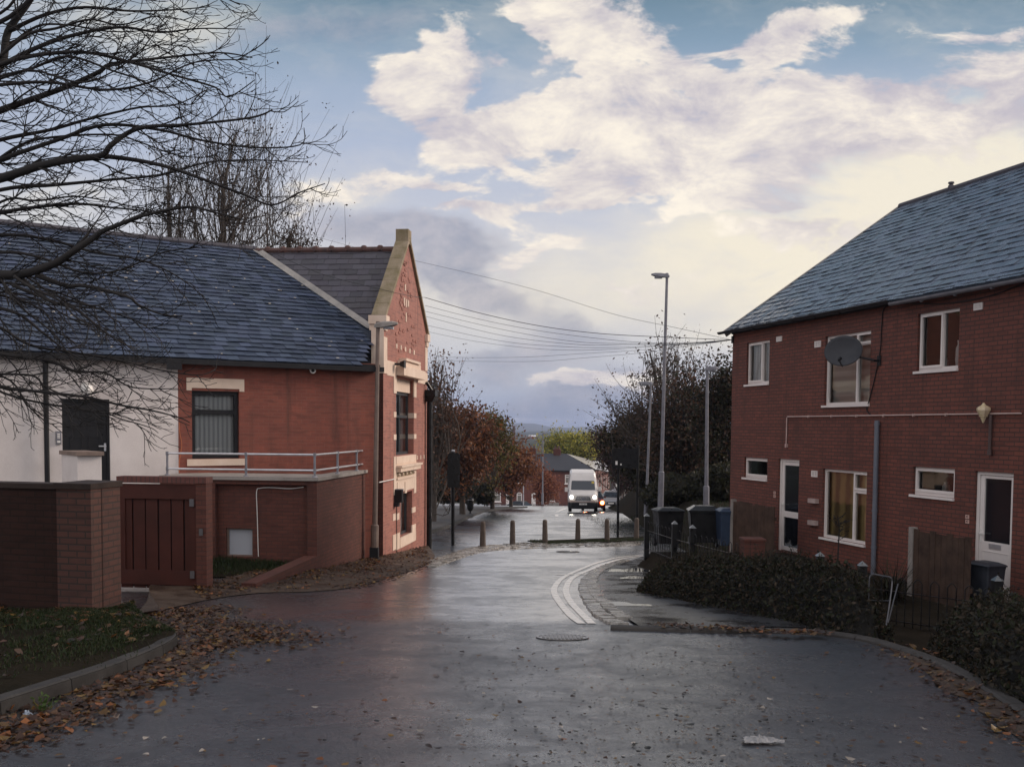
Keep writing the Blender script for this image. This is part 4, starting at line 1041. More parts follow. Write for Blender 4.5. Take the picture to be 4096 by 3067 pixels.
# carved panel between the windows
mb = MB(); gb(1574, 1826, 1980, 1582, .016, '', mb=mb); gb(1582, 1826, 1856, 1655, .03, '', mb=mb); gb(1655, 1818, 1972, 1663, .016, '', mb=mb); gb(1582, 1856, 1972, 1655, .012, '', mb=mb)
gb(1583, 1862, 1871, 1668, .17, '', mb=mb); gb(1584, 1871, 1888, 1666, .13, '', mb=mb); gb(1584, 1911, 1920, 1656, .05, '', mb=mb); gb(1586, 1928, 1974, 1592, .03, '', mb=mb); gb(1617, 1926, 1972, 1624, .03, '', mb=mb)
pan = mb.build('carved_panel', stone, hall)
for k in range(5):
    mb = MB(); u = 1589 + k * 15; a, z = GF.w(u, 1899 - k * 3.0); mb.lathe([(.005, -.045), (.04, -.02), (.045, .01), (.02, .042), (.005, .045)], GF.p(a, z, .04), 8); mb.build('boss', stone, pan)
fb(GF, (*gq((1585, 1893), (1655, 1880), (1585, 1909), (1655, 1897))[:2], GF.w(1585, 1909)[1], GF.w(1585, 1891)[1]), .012, .02, 'recess_strip', stone_mossy, pan)
mb = MB(); gb(1570, 2140, 2202, 1582, .016, '', mb=mb); gb(1582, 2135, 2200, 1597, .018, '', mb=mb); gb(1597, 2152, 2192, 1660, .03, '', mb=mb); gb(1647, 2100, 2160, 1661, .018, '', mb=mb); mb.build('sill', stone, hall)
def gwin(q, trans, sh):
    a, b_, c, d = q; r = -.19
    mb = MB(); frame_bars(mb, GF, a, b_, c, d, .075, r - .04, r + .03, (), [(a + .075, b_ - .075, trans)] if trans else []); 
    if trans: mb.fbox(GF, (a + b_) / 2 - .03, (a + b_) / 2 + .03, c + .075, d - .075, r - .035, r + .028)
    o = mb.build('window', mat('frame_grey', rough=.4, fn=worn((.022, .026, .032), (.045, .05, .058), 4, .05)) if 'frame_grey' not in MATS else MATS['frame_grey'], hall)
    mb = MB(); mb.face(P(a, c, r), P(b_, c, r), P(b_, d, r), P(a, d, r)); mb.build('pane', glass, o)
    mb = MB(); mb.face(P(a - .02, c, r - .09), P(b_ + .02, c, r - .09), P(b_ + .02, d, r - .09), P(a - .02, d, r - .09)); mb.build('blind', sh, o)
gwin((gU[0], gU[1], gU[2], GF.w(1586, 1563)[1]), GF.w(1588, 1664)[1], mat('shade_grey', (.10, .115, .14), .7)); gwin(gL, None, blind_white)
# brick slits, crosses and the recessed pattern in the gable
for k in range(5): gb(1583 + k * 17.5, 1374 + k * 6.5, 1392 + k * 6.5, 1587 + k * 17.5, .018, 'vent_slit')
for (u, vt, vb) in ((1618, 1136, 1162), (1614, 1190, 1222), (1622, 1196, 1228), (1630, 1200, 1226), (1621, 1250, 1286)): gb(u, vt, vb, u + 3.2, .02, 'vent_slit')
for k in range(3): gb(1667 + k * 13, 1822 - k * 1.5, 1838 - k * 1.5, 1669.5 + k * 13, .016, 'vent_slit')
# gable downpipe with hopper
a, z = GF.w(1703, 1600); mb = MB(); mb.tube([P(a, z, .12), P(a, gz(30) - .1, .12)], .085, 10); mb.loft([[P(a - .1, z - .05, .03), P(a + .1, z - .05, .03), P(a + .1, z - .05, .22), P(a - .1, z - .05, .22)], [P(a - .2, z + .12, .01), P(a + .2, z + .12, .01), P(a + .2, z + .12, .32), P(a - .2, z + .12, .32)], [P(a - .2, z + .30, .01), P(a + .2, z + .30, .01), P(a + .2, z + .30, .32), P(a - .2, z + .30, .32)]]); mb.tube([P(a, z + .28, .18), P(a - .15, z + .52, .05)], .05, 8)
mb.build('downpipe', black_iron, hall)
mb = MB(); a0, z0_ = GF.w(1512, 1919); a1, z1_ = GF.w(1574, 1915); mb.tube([P(a0, z1_, .03), P(a1, z1_, .03)], .014, 6); mb.build('conduit', white_plastic, hall)
a, z = GF.w(1584, 2010); mb = MB(); mb.tube([P(a, z - .1, .02), P(a, gz(26.5) - .05, .02)], .012, 6); mb.build('cable', black_paint, hall)
# fittings fixed to the hall
a, z = GF.w(1580, 1990); box_ = thing('alarm_box', P(a, z, 0), 'black box on the gable wall beside the lower window', 'alarm box')
mb = MB(); z1_, z0_ = GF.w(1580, 1958)[1], GF.w(1580, 2024)[1]; mb.fbox(GF, a - .1, a + .1, z0_ + .1, z1_, .002, .20); mb.fbox(GF, a - .16, a + .04, z0_, z0_ + .1, .002, .12); mb.build('casing', black_paint, box_)
mb = MB(); mb.fbox(GF, a - .09, a + .09, z1_ + .002, z1_ + .02, .01, .21); mb.build('lid', galv_dull, box_)
a, z = GF.w(1577, 1456); fl = thing('floodlight', P(a, z, 0), 'small black floodlight on the stone band under the gable', 'floodlight')
mb = MB(); c = P(a, z, .22); mb.loft([[c + GF.a * x + UP * y - GF.n * .06 for x, y in ((-.06, -.05), (.06, -.05), (.06, .05), (-.06, .05))], [c + GF.a * x + UP * y + GF.n * .06 for x, y in ((-.11, -.10), (.11, -.10), (.11, .09), (-.11, .09))]]); mb.build('housing', black_paint, fl)
mb = MB(); mb.fbox(GF, a - .02, a + .02, z - .03, z + .03, .015, .17); mb.build('bracket', black_paint, fl)
a, z = WF.w(1243, 1483); cmr = thing('security_camera', WF.p(a, z, 0), 'white dome security camera on brick under the black gutter', 'camera')
mb = MB(); c = WF.p(a, z, .12); dv = (CAM - c).normalized(); mb.tube([WF.p(a, z + .05, .0), WF.p(a, z + .05, .05), c - dv * .02], [.05, .045, .03], 10); mb.build('bracket', white_plastic, cmr)
mb = MB(); mb.tube([c - dv * .06, c - dv * .05, c + dv * .05, c + dv * .07], [.045, .065, .07, .06], 12); hb = mb.build('housing', white_plastic, cmr)
mb = MB(); mb.tube([c + dv * .068, c + dv * .078], [.042, .03], 12); mb.build('lens', black_paint, hb)
a, z = WF.w(340, 1548); wlp = thing('wall_lamp', WF.p(a, z, 0), 'round white wall lamp above the black door', 'wall lamp')
mb = MB(); c = WF.p(a, z - .06, .16); mb.lathe([(.02, -.13), (.10, -.09), (.13, 0), (.10, .09), (.04, .12)], c, 14); mb.build('globe', white_plastic, wlp, smooth=True)
mb = MB(); mb.fbox(WF, a - .07, a + .05, z - .02, z + .10, .007, .09); mb.fbox(WF, a - .03, a + .03, z + .03, z + .08, .09, .18); mb.build('bracket', white_plastic, wlp)
a, z = WF.w(233, 1750); ic = thing('intercom', WF.p(a, z, 0), 'grey intercom panel on white wall beside the black door', 'intercom')
mb = MB(); mb.fbox(WF, a - .05, a + .05, z - .13, z + .13, .007, .04); mb.build('panel', galv_dull, ic)
mb = MB()
for k in range(3): mb.fbox(WF, a - .025, a + .025, z - .01 + k * .035, z + .012 + k * .035, .04, .046)
mb.fbox(WF, a - .03, a + .03, z - .10, z - .06, .04, .05); mb.build('button', white_plastic, ic)
a, z = WF.w(680, 1458); fl2 = thing('floodlight', WF.p(a, z, 0), 'black floodlight under the gutter where white render meets brick', 'floodlight')
mb = MB(); c = WF.p(a, z, .2); mb.loft([[c + WF.a * x + UP * y - WF.n * .08 for x, y in ((-.09, -.07), (.09, -.07), (.09, .07), (-.09, .07))], [c + WF.a * x + UP * y + WF.n * .10 for x, y in ((-.16, -.12), (.16, -.12), (.16, .12), (-.16, .12))]]); mb.build('housing', black_paint, fl2)
mb = MB(); mb.fbox(WF, a - .03, a + .03, z - .04, z + .04, .008, .13); mb.build('bracket', black_paint, fl2)

# ------------------------------------------------------------------ retaining wall with railing before the wing
C = at(1267, 1909, 20.7); Cz = C.z
LF = Frame(C.x, C.y, .9936, -.113); SF = Frame(C.x, C.y, .113, .9936)
rw = thing('retaining_wall', V((C.x, C.y, gz(C.y))), 'red brick retaining wall under the metal railing, with a light well', 'wall')
lt = LF.w(640, 1909)[0]; st_ = SF.w(1496, 1890)[0]; bz = gz(C.y) - .5
tp_ = LF.w(1228, 2050)[0]; zl = LF.w(1100, 1938)[1]; tl_ = LF.w(862, 2100)[0]
hole = (tl_, tp_, bz, zl)
mb = MB(); wall_face(mb, LF, lt, 0, bz, Cz - .07, [hole], .14); wall_face(mb, SF, 0, st_, bz - .5, Cz - .07, [], 0)
q = LF.quad((900, 2120), (982, 2120), (900, 2224), (982, 2224)); zp_ = LF.w(1000, 2105)[1]
wall_face(mb, LF, tl_, tp_, bz, zl, [(q[0] - .03, q[1] + .10, q[2] - .02, q[3] + .03)], .12, -.14)
mb.build('wall', brick_low, rw)
mb = MB(); mb.fbox(LF, lt, .05, Cz - .07, Cz, -1.4, .05); mb.fbox(SF, .05, st_, Cz - .071, Cz - .001, -.35, .05); mb.build('coping', concrete, rw)
mb = MB(); frame_bars(mb, LF, q[0] - .03, q[1] + .10, q[2] - .02, q[3] + .03, .03, -.27, -.19); o = mb.build('window', brown_paint, rw)
mb = MB(); mb.fbox(LF, q[0], q[1] + .07, q[2] + .01, q[3], -.27, -.235); mb.build('pane', mat('frosted', (.36, .38, .42), .3), o)
mb = MB(); pts = [LF.p(*LF.w(u, v), .01) for u, v in ((1207, 1949), (1150, 1955), (1080, 1951), (1034, 1953), (1018, 1966), (1020, 2050), (1025, 2228))]
for p in pts: p -= LF.n * .13
mb.tube(spline(pts, 6), .009, 5); mb.build('cable', white_plastic, rw)
# low sloping wall running forward from the corner
mb = MB(); z_t = at(1262, 2225, C.y - .1).z; L2 = 3.4
A, B = SF.p(0, 0), SF.p(-L2, 0); th = -SF.n * .26
gB = gz(B.y) - .4
pr = [V((A.x, A.y, gB)), V((B.x, B.y, gB)), V((B.x, B.y, gz(B.y) + .10)), V((A.x, A.y, z_t))]
mb.extrude(pr, th); mb.build('sloping_wall', brick_low, rw, merge=True)
# railing
rl = thing('handrail', LF.p(-2, Cz), 'galvanised two rail handrail on the brick retaining wall', 'railing')
zr1, zr2 = LF.w(1272, 1819)[1], LF.w(1272, 1882)[1]; o = -.06
xl_ = LF.w(664, 1850)[0]; corner = LF.p(-.03, 0, o)
def rp(tt, z): return LF.p(tt, z, o)
def rs(tt, z): return SF.p(tt, z, -.06)
for z in (zr1, zr2):
    mb = MB(); mb.tube([rp(xl_, z), rp(-.06, z)], .021, 8); mb.tube([rp(-.06, z), rs(st_ - .05, z)], .0205, 8); mb.build('rail', galv, rl)
for F_, tt in ((rp, xl_), (rp, LF.w(980, 1860)[0]), (rp, -.06), (rs, SF.w(1361, 1860)[0]), (rs, SF.w(1437, 1850)[0])):
    mb = MB(); mb.tube([F_(tt, Cz), F_(tt, zr1 + .0)], .024, 8); mb.tube([F_(tt, Cz), F_(tt, Cz + .025)], [.06, .045], 10)
    for z in (zr1, zr2): mb.tube([F_(tt, z - .04), F_(tt, z + .035)], .033, 8)
    mb.build('post', galv_dull, rl)
# white rendered parapet beside the door
pc = at(309, 1822, 18.6); pw = thing('ramp_wall', V((pc.x, pc.y, gz(pc.y))), 'white rendered block wall with stone cap before the black door', 'wall')
dl, dr_ = V((-.62, .78, 0)).normalized(), V((.80, .60, 0)).normalized()
k0 = V((pc.x, pc.y, gz(pc.y) - .3)); kk = [k0, k0 + dr_ * .42, k0 + dr_ * .42 + dl * 1.0, k0 + dl * 1.0]
mb = MB(); mb.box8(kk + [V((p.x, p.y, pc.z)) for p in kk]); mb.build('wall', render_white, pw)
cc = sum(kk, V()) / 4; k2 = [V((p.x, p.y, 0)) + (V((p.x, p.y, 0)) - V((cc.x, cc.y, 0))).normalized() * .07 for p in kk]
mb = MB(); mb.box8([V((p.x, p.y, pc.z)) for p in k2] + [V((p.x, p.y, pc.z + .07)) for p in k2]); mb.build('cap', mat('cap_brown', rough=.7, fn=worn((.13, .09, .075), (.24, .18, .15), 4, .3)), pw)

# ------------------------------------------------------------------ gate, its pier, and the dark garden wall
gp0 = at(651, 1905, 16.8); TF = Frame(gp0.x, gp0.y, .9936, -.113)
g0, g1 = TF.w(478, 2100)[0], TF.w(786, 2100)[0]; gt, gbm = TF.w(650, 1906)[1], gz(16.8) + .05
gate = thing('wooden_gate', TF.p((g0 + g1) / 2, gbm), 'tall reddish brown boarded gate between brick walls', 'gate')
nb = 6; wbd = (g1 - g0) / nb
for k in range(nb):
    mb = MB(); a, b_ = g0 + k * wbd, g0 + (k + 1) * wbd
    mb.fbox(TF, a + .012, b_ - .012, gbm + .0, gt - .16, -.045, -.015 - (.008 if k % 2 else 0)); mb.build('board', gate_wood, gate)
mb = MB(); mb.fbox(TF, g0 + .01, g1 - .01, gbm + .02, gt - .14, -.075, -.05); mb.build('dark_gap_sheet', MATS['black_paint'], gate)  # black sheet added behind the boards so the gaps read dark
mb = MB(); mb.fbox(TF, g0, g1, gt - .36, gt - .12, -.012, .018); mb.fbox(TF, g0, g1, gbm + .06, gbm + .30, -.012, .012); mb.fbox(TF, g0, g0 + .10, gbm + .30, gt - .36, -.012, .012); mb.fbox(TF, g1 - .12, g1, gbm + .30, gt - .36, -.012, .012); mb.build('frame', gate_wood, gate)
for z in (TF.w(780, 2010)[1], TF.w(780, 2297)[1]):
    mb = MB(); mb.fbox(TF, g1 - .10, g1 - .03, z - .06, z + .06, .018, .04); mb.build('hinge', mat('hinge_m', (.10, .095, .10), .5), gate)
pier = thing('brick_pier', TF.p(g1, gbm), 'narrow red brick pier hinging the boarded gate', 'pier')
mb = MB(); p1 = TF.w(828, 2100)[0]; mb.fbox(TF, g1 + .005, p1, gbm - .4, gt - .10, -.22, .03); mb.build('shaft', brick_low, pier)
mb = MB(); mb.fbox(TF, g0 - .02, p1 + .01, gt - .10, gt, -.22, .05); mb.build('coping', mat('brick_edge', rough=.75, fn=brick((.14, .046, .036), (.11, .038, .031), (.05, .028, .024), msize=.008, w=.075, h=.215)), pier, label='brick on edge coping carried over the gate')
a, z = TF.w(808, 2126); mb = MB(); mb.fbox(TF, a - .03, a + .03, z - .06, z + .05, .03, .05); mb.build('latch_plate', MATS['hinge_m'], pier)
K = at(362, 1938, 11.7); NF = Frame(K.x, K.y, .97, -.243); KF = Frame(K.x, K.y, .113, .9936)
dwl = thing('garden_wall', V((K.x, K.y, gz(11.7))), 'dark brown brick garden wall ending in a square pier above the grass verge', 'wall')
mb = MB(); mb.fbox(NF, -7, -.03, gz(11.7) - .4, K.z - .06, -.25, -.02); mb.build('wall', brick_dark_shaded, dwl)
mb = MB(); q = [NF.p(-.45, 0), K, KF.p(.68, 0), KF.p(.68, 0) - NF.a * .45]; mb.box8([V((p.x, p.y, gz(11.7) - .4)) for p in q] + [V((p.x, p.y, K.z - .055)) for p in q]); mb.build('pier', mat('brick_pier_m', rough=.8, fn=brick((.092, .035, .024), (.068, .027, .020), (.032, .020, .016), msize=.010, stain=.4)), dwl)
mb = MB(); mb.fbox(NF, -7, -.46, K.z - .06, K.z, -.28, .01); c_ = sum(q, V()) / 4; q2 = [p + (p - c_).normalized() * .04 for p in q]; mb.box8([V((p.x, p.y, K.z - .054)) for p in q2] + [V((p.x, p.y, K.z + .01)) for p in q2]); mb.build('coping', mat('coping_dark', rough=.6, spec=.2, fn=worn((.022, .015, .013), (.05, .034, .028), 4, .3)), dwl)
# cleaner run of low wall behind it
# ------------------------------------------------------------------ street lamps
def lamp(base, H, tz, label, m, r0, head, group='street lamps along the road', lean=0.0, L=.62, box=True, yaw=0.0):
    t_ = thing('street_lamp', base, label, 'street lamp', group)
    B = V(base); T = B + V((lean, 0, H))
    mb = MB(); k = .3
    mb.tube([B, B.lerp(T, .16), B.lerp(T, .165), T], [r0 * 1.55, r0 * 1.5, r0, r0 * .72], 12); mb.build('column', m, t_)
    hd = V((head * math.cos(yaw), math.sin(yaw), 0)).normalized()
    a = T + V((0, 0, .02)) - hd * .08
    mb = MB(); sd = V((-hd.y, hd.x, 0)); rings = []
    for f, w, h0, h1 in ((0, .05, -.03, .04), (.12, .08, -.045, .075), (.45, .13, -.05, .085), (.8, .12, -.035, .07), (1, .05, -.01, .035)):
        c = a + hd * L * f + UP * .05 * f
        rings.append([c - sd * w + UP * h0, c + sd * w + UP * h0, c + sd * w * .95 + UP * h1 * .6, c + sd * w * .5 + UP * h1, c - sd * w * .5 + UP * h1, c - sd * w * .95 + UP * h1 * .6])
    mb.loft(rings); hp = mb.build('lantern', m if m is not brown_paint else concrete, t_)
    mb = MB(); c = a + hd * L * .62 + UP * .0; rings = []
    for f, w in ((-.22, .05), (-.15, .09), (.12, .095), (.2, .05)):
        rings.append([c + hd * L * f - sd * w + UP * -.02, c + hd * L * f + sd * w - UP * .02, c + hd * L * f + sd * w * .7 - UP * .075, c + hd * L * f - sd * w * .7 - UP * .075])
    mb.loft(rings); mb.build('lens', MATS['frosted'], hp)
    mb = MB(); mb.tube([T + V((0, 0, -.04)), T + V((0, 0, .13))], r0 * .8, 8); mb.build('spigot', m, hp)
    return t_
b0 = gp(1497, 2250); top = at(1512, 1308, b0.y)
sl_ = lamp(b0, top.z - b0.z, 0, 'brown painted street lamp with black foot in front of the stone gable', brown_paint, .062, 1, lean=(top.x - b0.x), L=.55, yaw=-.15)
mb = MB(); q = [b0 + V((x, y, -.05)) for x, y in ((-.10, -.10), (.10, -.10), (.10, .10), (-.10, .10))]; mb.box8(q + [p + UP * .42 for p in q]); mb.build('foot', black_paint, sl_)
def lamp_px(ub, vb, ut, vt, y, label, m, r0, head, L=.62):
    b_ = at(ub, vb, y); tp = at(ut, vt, y); b_.z -= .15
    return lamp(b_, tp.z - b_.z, 0, label, m, r0, head, lean=tp.x - b_.x, L=L)
lamp_px(2642, 2018, 2668, 1108, 36, 'tall grey street lamp behind the black bins, highest of all', galv_dull, .066, -1, .62)
lamp_px(2583, 2052, 2604, 1538, 50, 'slim grey street lamp farther down, before the dark trees', galv_dull, .066, -1, .7)
lamp_px(2825, 2016, 2829, 1480, 36.5, 'brownish grey street lamp between dark trees and brick house corner', galv_dull, .07, 1, .48)
lamp_px(2170, 2012, 2172, 1735, 112, 'distant street lamp before the terrace, its head reaching over the van side', galv_dull, .08, 1, .55)

# ------------------------------------------------------------------ bollards
bol = None
for k, (u, v) in enumerate(((1931, 2187), (2050, 2179), (2180, 2174), (2311, 2168), (2428, 2167), (2545, 2160))):
    p = gp(u, v); lab = ('stone bollard standing in the cobbles, first from the black signal pole', 'stone bollard second from the black signal pole, in cobbles', 'stone bollard third along the row at the tip of the grass island', 'stone bollard fourth along the row, in grass below the van', 'stone bollard just before the thin post of the black board', 'stone bollard at the end of the row beside the iron fence')[k]
    if bol is None:
        bol = thing('bollard', p, lab, 'bollard', 'stone bollards across the road end')
        mb = MB(); mb.lathe([(.098, -.15), (.097, .0), (.078, .74), (.074, .765), (.05, .80), (.012, .81)], p, 12); mb.build('shaft', bollard_stone, bol, smooth=False)
        mb = MB(); mb.lathe([(.12, -.02), (.115, .02), (.088, .03)], p, 12); mb.build('collar', concrete, bol)
    else:
        o = copy_tree(bol); o.location = p; o['label'] = lab
        o.rotation_euler = (R.uniform(-.02, .02), R.uniform(-.015, .02), R.uniform(0, 3))

# ------------------------------------------------------------------ signal, boards, litter bin, bus stop
sb = gp(1811, 2180); sg = thing('traffic_signal', sb, 'black traffic signal seen from behind beside the gable downpipe', 'traffic signal')
tz_ = at(1811, 1808, sb.y).z; z0_ = at(1811, 1948, sb.y).z
mb = MB(); mb.tube([sb - UP * .1, V((sb.x, sb.y, tz_ + .02))], .055, 12); mb.build('pole', black_iron, sg)
mb = MB(); x = sb.x + .02; w = .20
pts = [V((x + a * w, sb.y - .07, z)) for a, z in ((-.8, z0_), (.8, z0_), (1, z0_ + .06), (1, tz_ - .12), (.75, tz_ - .02), (-.75, tz_ - .02), (-1, tz_ - .12), (-1, z0_ + .06))]
mb.extrude(pts, (0, .02, 0)); mb.build('backing_board', black_iron, sg, merge=True)
for k in range(3):
    zc_ = z0_ + .2 + (tz_ - z0_ - .3) * k / 2.2
    mb = MB(); mb.bbox(x - .12, x + .12, sb.y - .045, sb.y + .16, zc_ - .14, zc_ + .14, .02); mb.build('lamp_housing', black_paint, sg)
mb = MB(); mb.lathe([(.058, 0), (.058, .04), (.03, .06)], (sb.x, sb.y, tz_ + .02), 10); mb.build('cap', galv, sg)
b1 = gp(2472, 2148); y_ = b1.y
bd = thing('sign_board', b1, 'large black board on two thin dark posts beyond the bollards', 'sign')
for u, vt in ((2472, 1796), (2549, 1786)):
    p0, p1 = at(u - 1, 2148, y_), at(u + 3, vt, y_); mb = MB(); mb.tube([V((p0.x, y_, gz(y_) - .3)), p1], .05, 10); mb.lathe([(.055, 0), (.05, .04)], p1, 8); mb.build('post', black_iron, bd)
A, B = at(2447, 1792, y_), at(2553, 1872, y_)
mb = MB(); c = .05; pts = [V((xx, y_ - .09, zz)) for xx, zz in ((A.x + c, B.z), (B.x - c, B.z), (B.x, B.z + c), (B.x, A.z - c), (B.x - c, A.z), (A.x + c, A.z), (A.x, A.z - c), (A.x, B.z + c))]
mb.extrude(pts, (0, .035, 0)); mb.build('board', black_iron, bd, merge=True)
p = at(2466, 1852, y_ - .12); mb = MB(); mb.box(p.x - .04, p.x + .04, p.y - .0, p.y + .03, p.z - .06, p.z + .08); mb.build('bracket', white_plastic, bd)
p = at(2484, 1857, y_ - .12); mb = MB(); mb.box(p.x - .025, p.x + .025, p.y - .0, p.y + .03, p.z - .03, p.z + .03); mb.build('clamp', white_plastic, bd)
lb = gp(1881, 2054, .12); bn = thing('litter_bin', lb, 'black pillar litter bin at the kerb before the dark hedge', 'litter bin')
mb = MB(); mb.lathe([(.10, 0), (.10, .03), (.05, .05), (.05, .14), (.13, .20), (.20, .34), (.215, .86), (.20, .92), (.10, .99)], lb, 16); mb.build('drum', black_iron, bn)
mb = MB(); mb.lathe([(.222, .84), (.222, .87)], lb, 16); mb.build('band', galv, bn)
bs = at(2094, 2012, 105); bs.z = gz(105); st = thing('bus_stop', bs, 'thin bus stop pole with white flag before the terrace', 'bus stop')
mb = MB(); mb.tube([bs, at(2094, 1896, 105)], .05, 8); mb.build('pole', galv, st)
a, b_ = at(2078, 1896, 105), at(2092, 1924, 105); mb = MB(); mb.box(a.x, b_.x, 104.93, 104.97, b_.z, a.z); fg = mb.build('flag', white_plastic, st)
mb = MB()
for k in range(3): z = a.z - .10 - k * .11; mb.box(a.x + .06, b_.x - .06, 104.915, 104.928, z - .03, z + .03)
mb.build('panel_strip', galv_dull, fg)

# ------------------------------------------------------------------ wheelie bins
def wheelie(name, base, w, d, h, m, lidm, label, rot, dome=.05):
    t_ = thing(name, base, label, 'wheelie bin', None); B = V(base)
    Rm = Matrix.Rotation(rot, 3, 'Z'); q = lambda x, y, z: B + Rm @ V((x, y, z))
    mb = MB(); rings = []
    for z, f in ((.10, .80), (.12, .82), (h * .86, .97), (h * .90, 1.0), (h * .93, 1.0)):
        rings.append([q(sx_ * w / 2 * f, sy_ * d / 2 * f, z) for sx_, sy_ in ((-.9, -1), (.9, -1), (1, -.9), (1, .9), (.9, 1), (-.9, 1), (-1, .9), (-1, -.9))])
    mb.loft(rings); bd_ = mb.build('body', m, t_)
    mb = MB(); rings = []
    for z, f in ((h * .93, 1.06), (h * .955, 1.08), (h * .975, 1.0), (h * .975 + dome, .62), (h * .975 + dome * 1.1, .3)):
        rings.append([q(sx_ * w / 2 * f, sy_ * d / 2 * f, z) for sx_, sy_ in ((-.9, -1), (.9, -1), (1, -.9), (1, .9), (.9, 1), (-.9, 1), (-1, .9), (-1, -.9))])
    mb.loft(rings); mb.build('lid', lidm, t_)
    mb = MB(); mb.tube([q(-w * .38, d / 2 + .01, h * .88), q(-w * .38, d / 2 + .10, h * .92), q(w * .38, d / 2 + .10, h * .92), q(w * .38, d / 2 + .01, h * .88)], .018, 6); mb.build('handle', m, t_)
    for s in (-1, 1):
        mb = MB(); mb.tube([q(s * w * .36, d * .36, .10), q(s * w * .46, d * .36, .10)], .10, 14); mb.build('wheel', black_iron, t_)
    return t_, q
black_bin = mat('black_bin', rough=.5, spec=.2, fn=worn((.008, .008, .009), (.02, .02, .021), 6, .1, 60, (.25, .5)))
blue_bin = mat('blue_bin', rough=.4, fn=worn((.018, .032, .062), (.03, .05, .09), 6, .1))
slate_bin = mat('slate_bin', rough=.4, fn=worn((.02, .024, .034), (.045, .05, .062), 6, .1))
def bin_at(u0, u1, vt, y, name, m, lm_, label, rot=.0, dome=.05):
    a, b_ = at(u0, vt, y), at(u1, vt, y); base = V(((a.x + b_.x) / 2, y, GARDEN)); return wheelie(name, base, (b_.x - a.x) * .92, .62, a.z - GARDEN - dome, m, lm_, label, rot, dome)
bin_at(2616, 2730, 2024, 24.6, 'wheelie_bin', black_bin, black_bin, 'black wheelie bin behind the fence end post, under the tall lamp', .12)
bin_at(2750, 2884, 2016, 24.9, 'wheelie_bin', black_bin, mat('lid_wet', (.02, .02, .021), .18), 'wide black bin with wet domed lid beside the blue bin', -.06, .09)
tb_, qf = bin_at(2868, 2950, 2026, 24.3, 'wheelie_bin', blue_bin, blue_bin, 'dark blue bin half hidden by the brown fence panel at the house corner', .0)
em = mat('bin_mark', (.16, .22, .33), .5)
mb = MB(); ec = at(2908, 2091, 24.0); yy = 24.3 - .275
rings = [[V((ec.x + r * math.cos(a), yy + .0 - e, ec.z + r * math.sin(a))) for a in [2 * math.pi * k / 20 for k in range(20)]] for r, e in ((.05, .0), (.05, .008), (.036, .008), (.036, .0))]
mb.loft(rings, cap=False); mb.face(*[V((ec.x + x_, yy - .006, ec.z + z_)) for x_, z_ in ((-.016, .02), (-.012, -.012), (0, -.028), (.012, -.012), (.016, .02))])
mb.face(*[V((ec.x + x_, yy - .004, ec.z + z_)) for x_, z_ in ((-.05, -.10), (.05, -.10), (.05, -.125), (-.05, -.125))])
mb.build('emblem', em, tb_)
a = at(3945, 2240, 16.4); wheelie('wheelie_bin', V((a.x, 16.4, GARDEN)), .36, .5, a.z - GARDEN - .03, slate_bin, slate_bin, 'dark slate coloured bin in front of the white door with letterbox', .3, .03)

# ------------------------------------------------------------------ wooden panels before the house
def board_panel(u0, u1, vt, off, label, post=True):
    F = Frame(*HF.p(0, 0, off)[:2], HF.a.x, HF.a.y); 
    if F.n.dot(HF.n) < 0: F.n = -F.n
    a, z = F.w(u0, vt); b_ = F.w(u1, vt)[0]; t_ = thing('fence_panel', F.p((a + b_) / 2, GARDEN), label, 'fence', 'weathered wooden fence panels before the brick house')
    n_ = max(3, round((b_ - a) / .145)); w = (b_ - a) / n_; rr = random.Random(int(u0))
    for k in range(n_):
        mb = MB(); mb.fbox(F, a + k * w + .004, a + (k + 1) * w - .004, GARDEN - .1, z + rr.uniform(-.03, .03), -.02, rr.uniform(-.004, .004)); mb.build('board', fence_wood, t_)
    for zz in (GARDEN + .3, z - .25):
        mb = MB(); mb.fbox(F, a, b_, zz - .04, zz + .04, -.06, -.021); mb.build('rail', fence_wood, t_)
    if post:
        mb = MB(); mb.fbox(F, a - .11, a - .003, GARDEN - .2, z + .04, -.08, .02); mb.build('post', concrete, t_)
board_panel(2934, 3098, 2004, 1.0, 'dark weathered board fence beside the house corner, next to the blue bin')
board_panel(3655, 3885, 2118, 1.0, 'dark board fence with grey post below the small wide window')

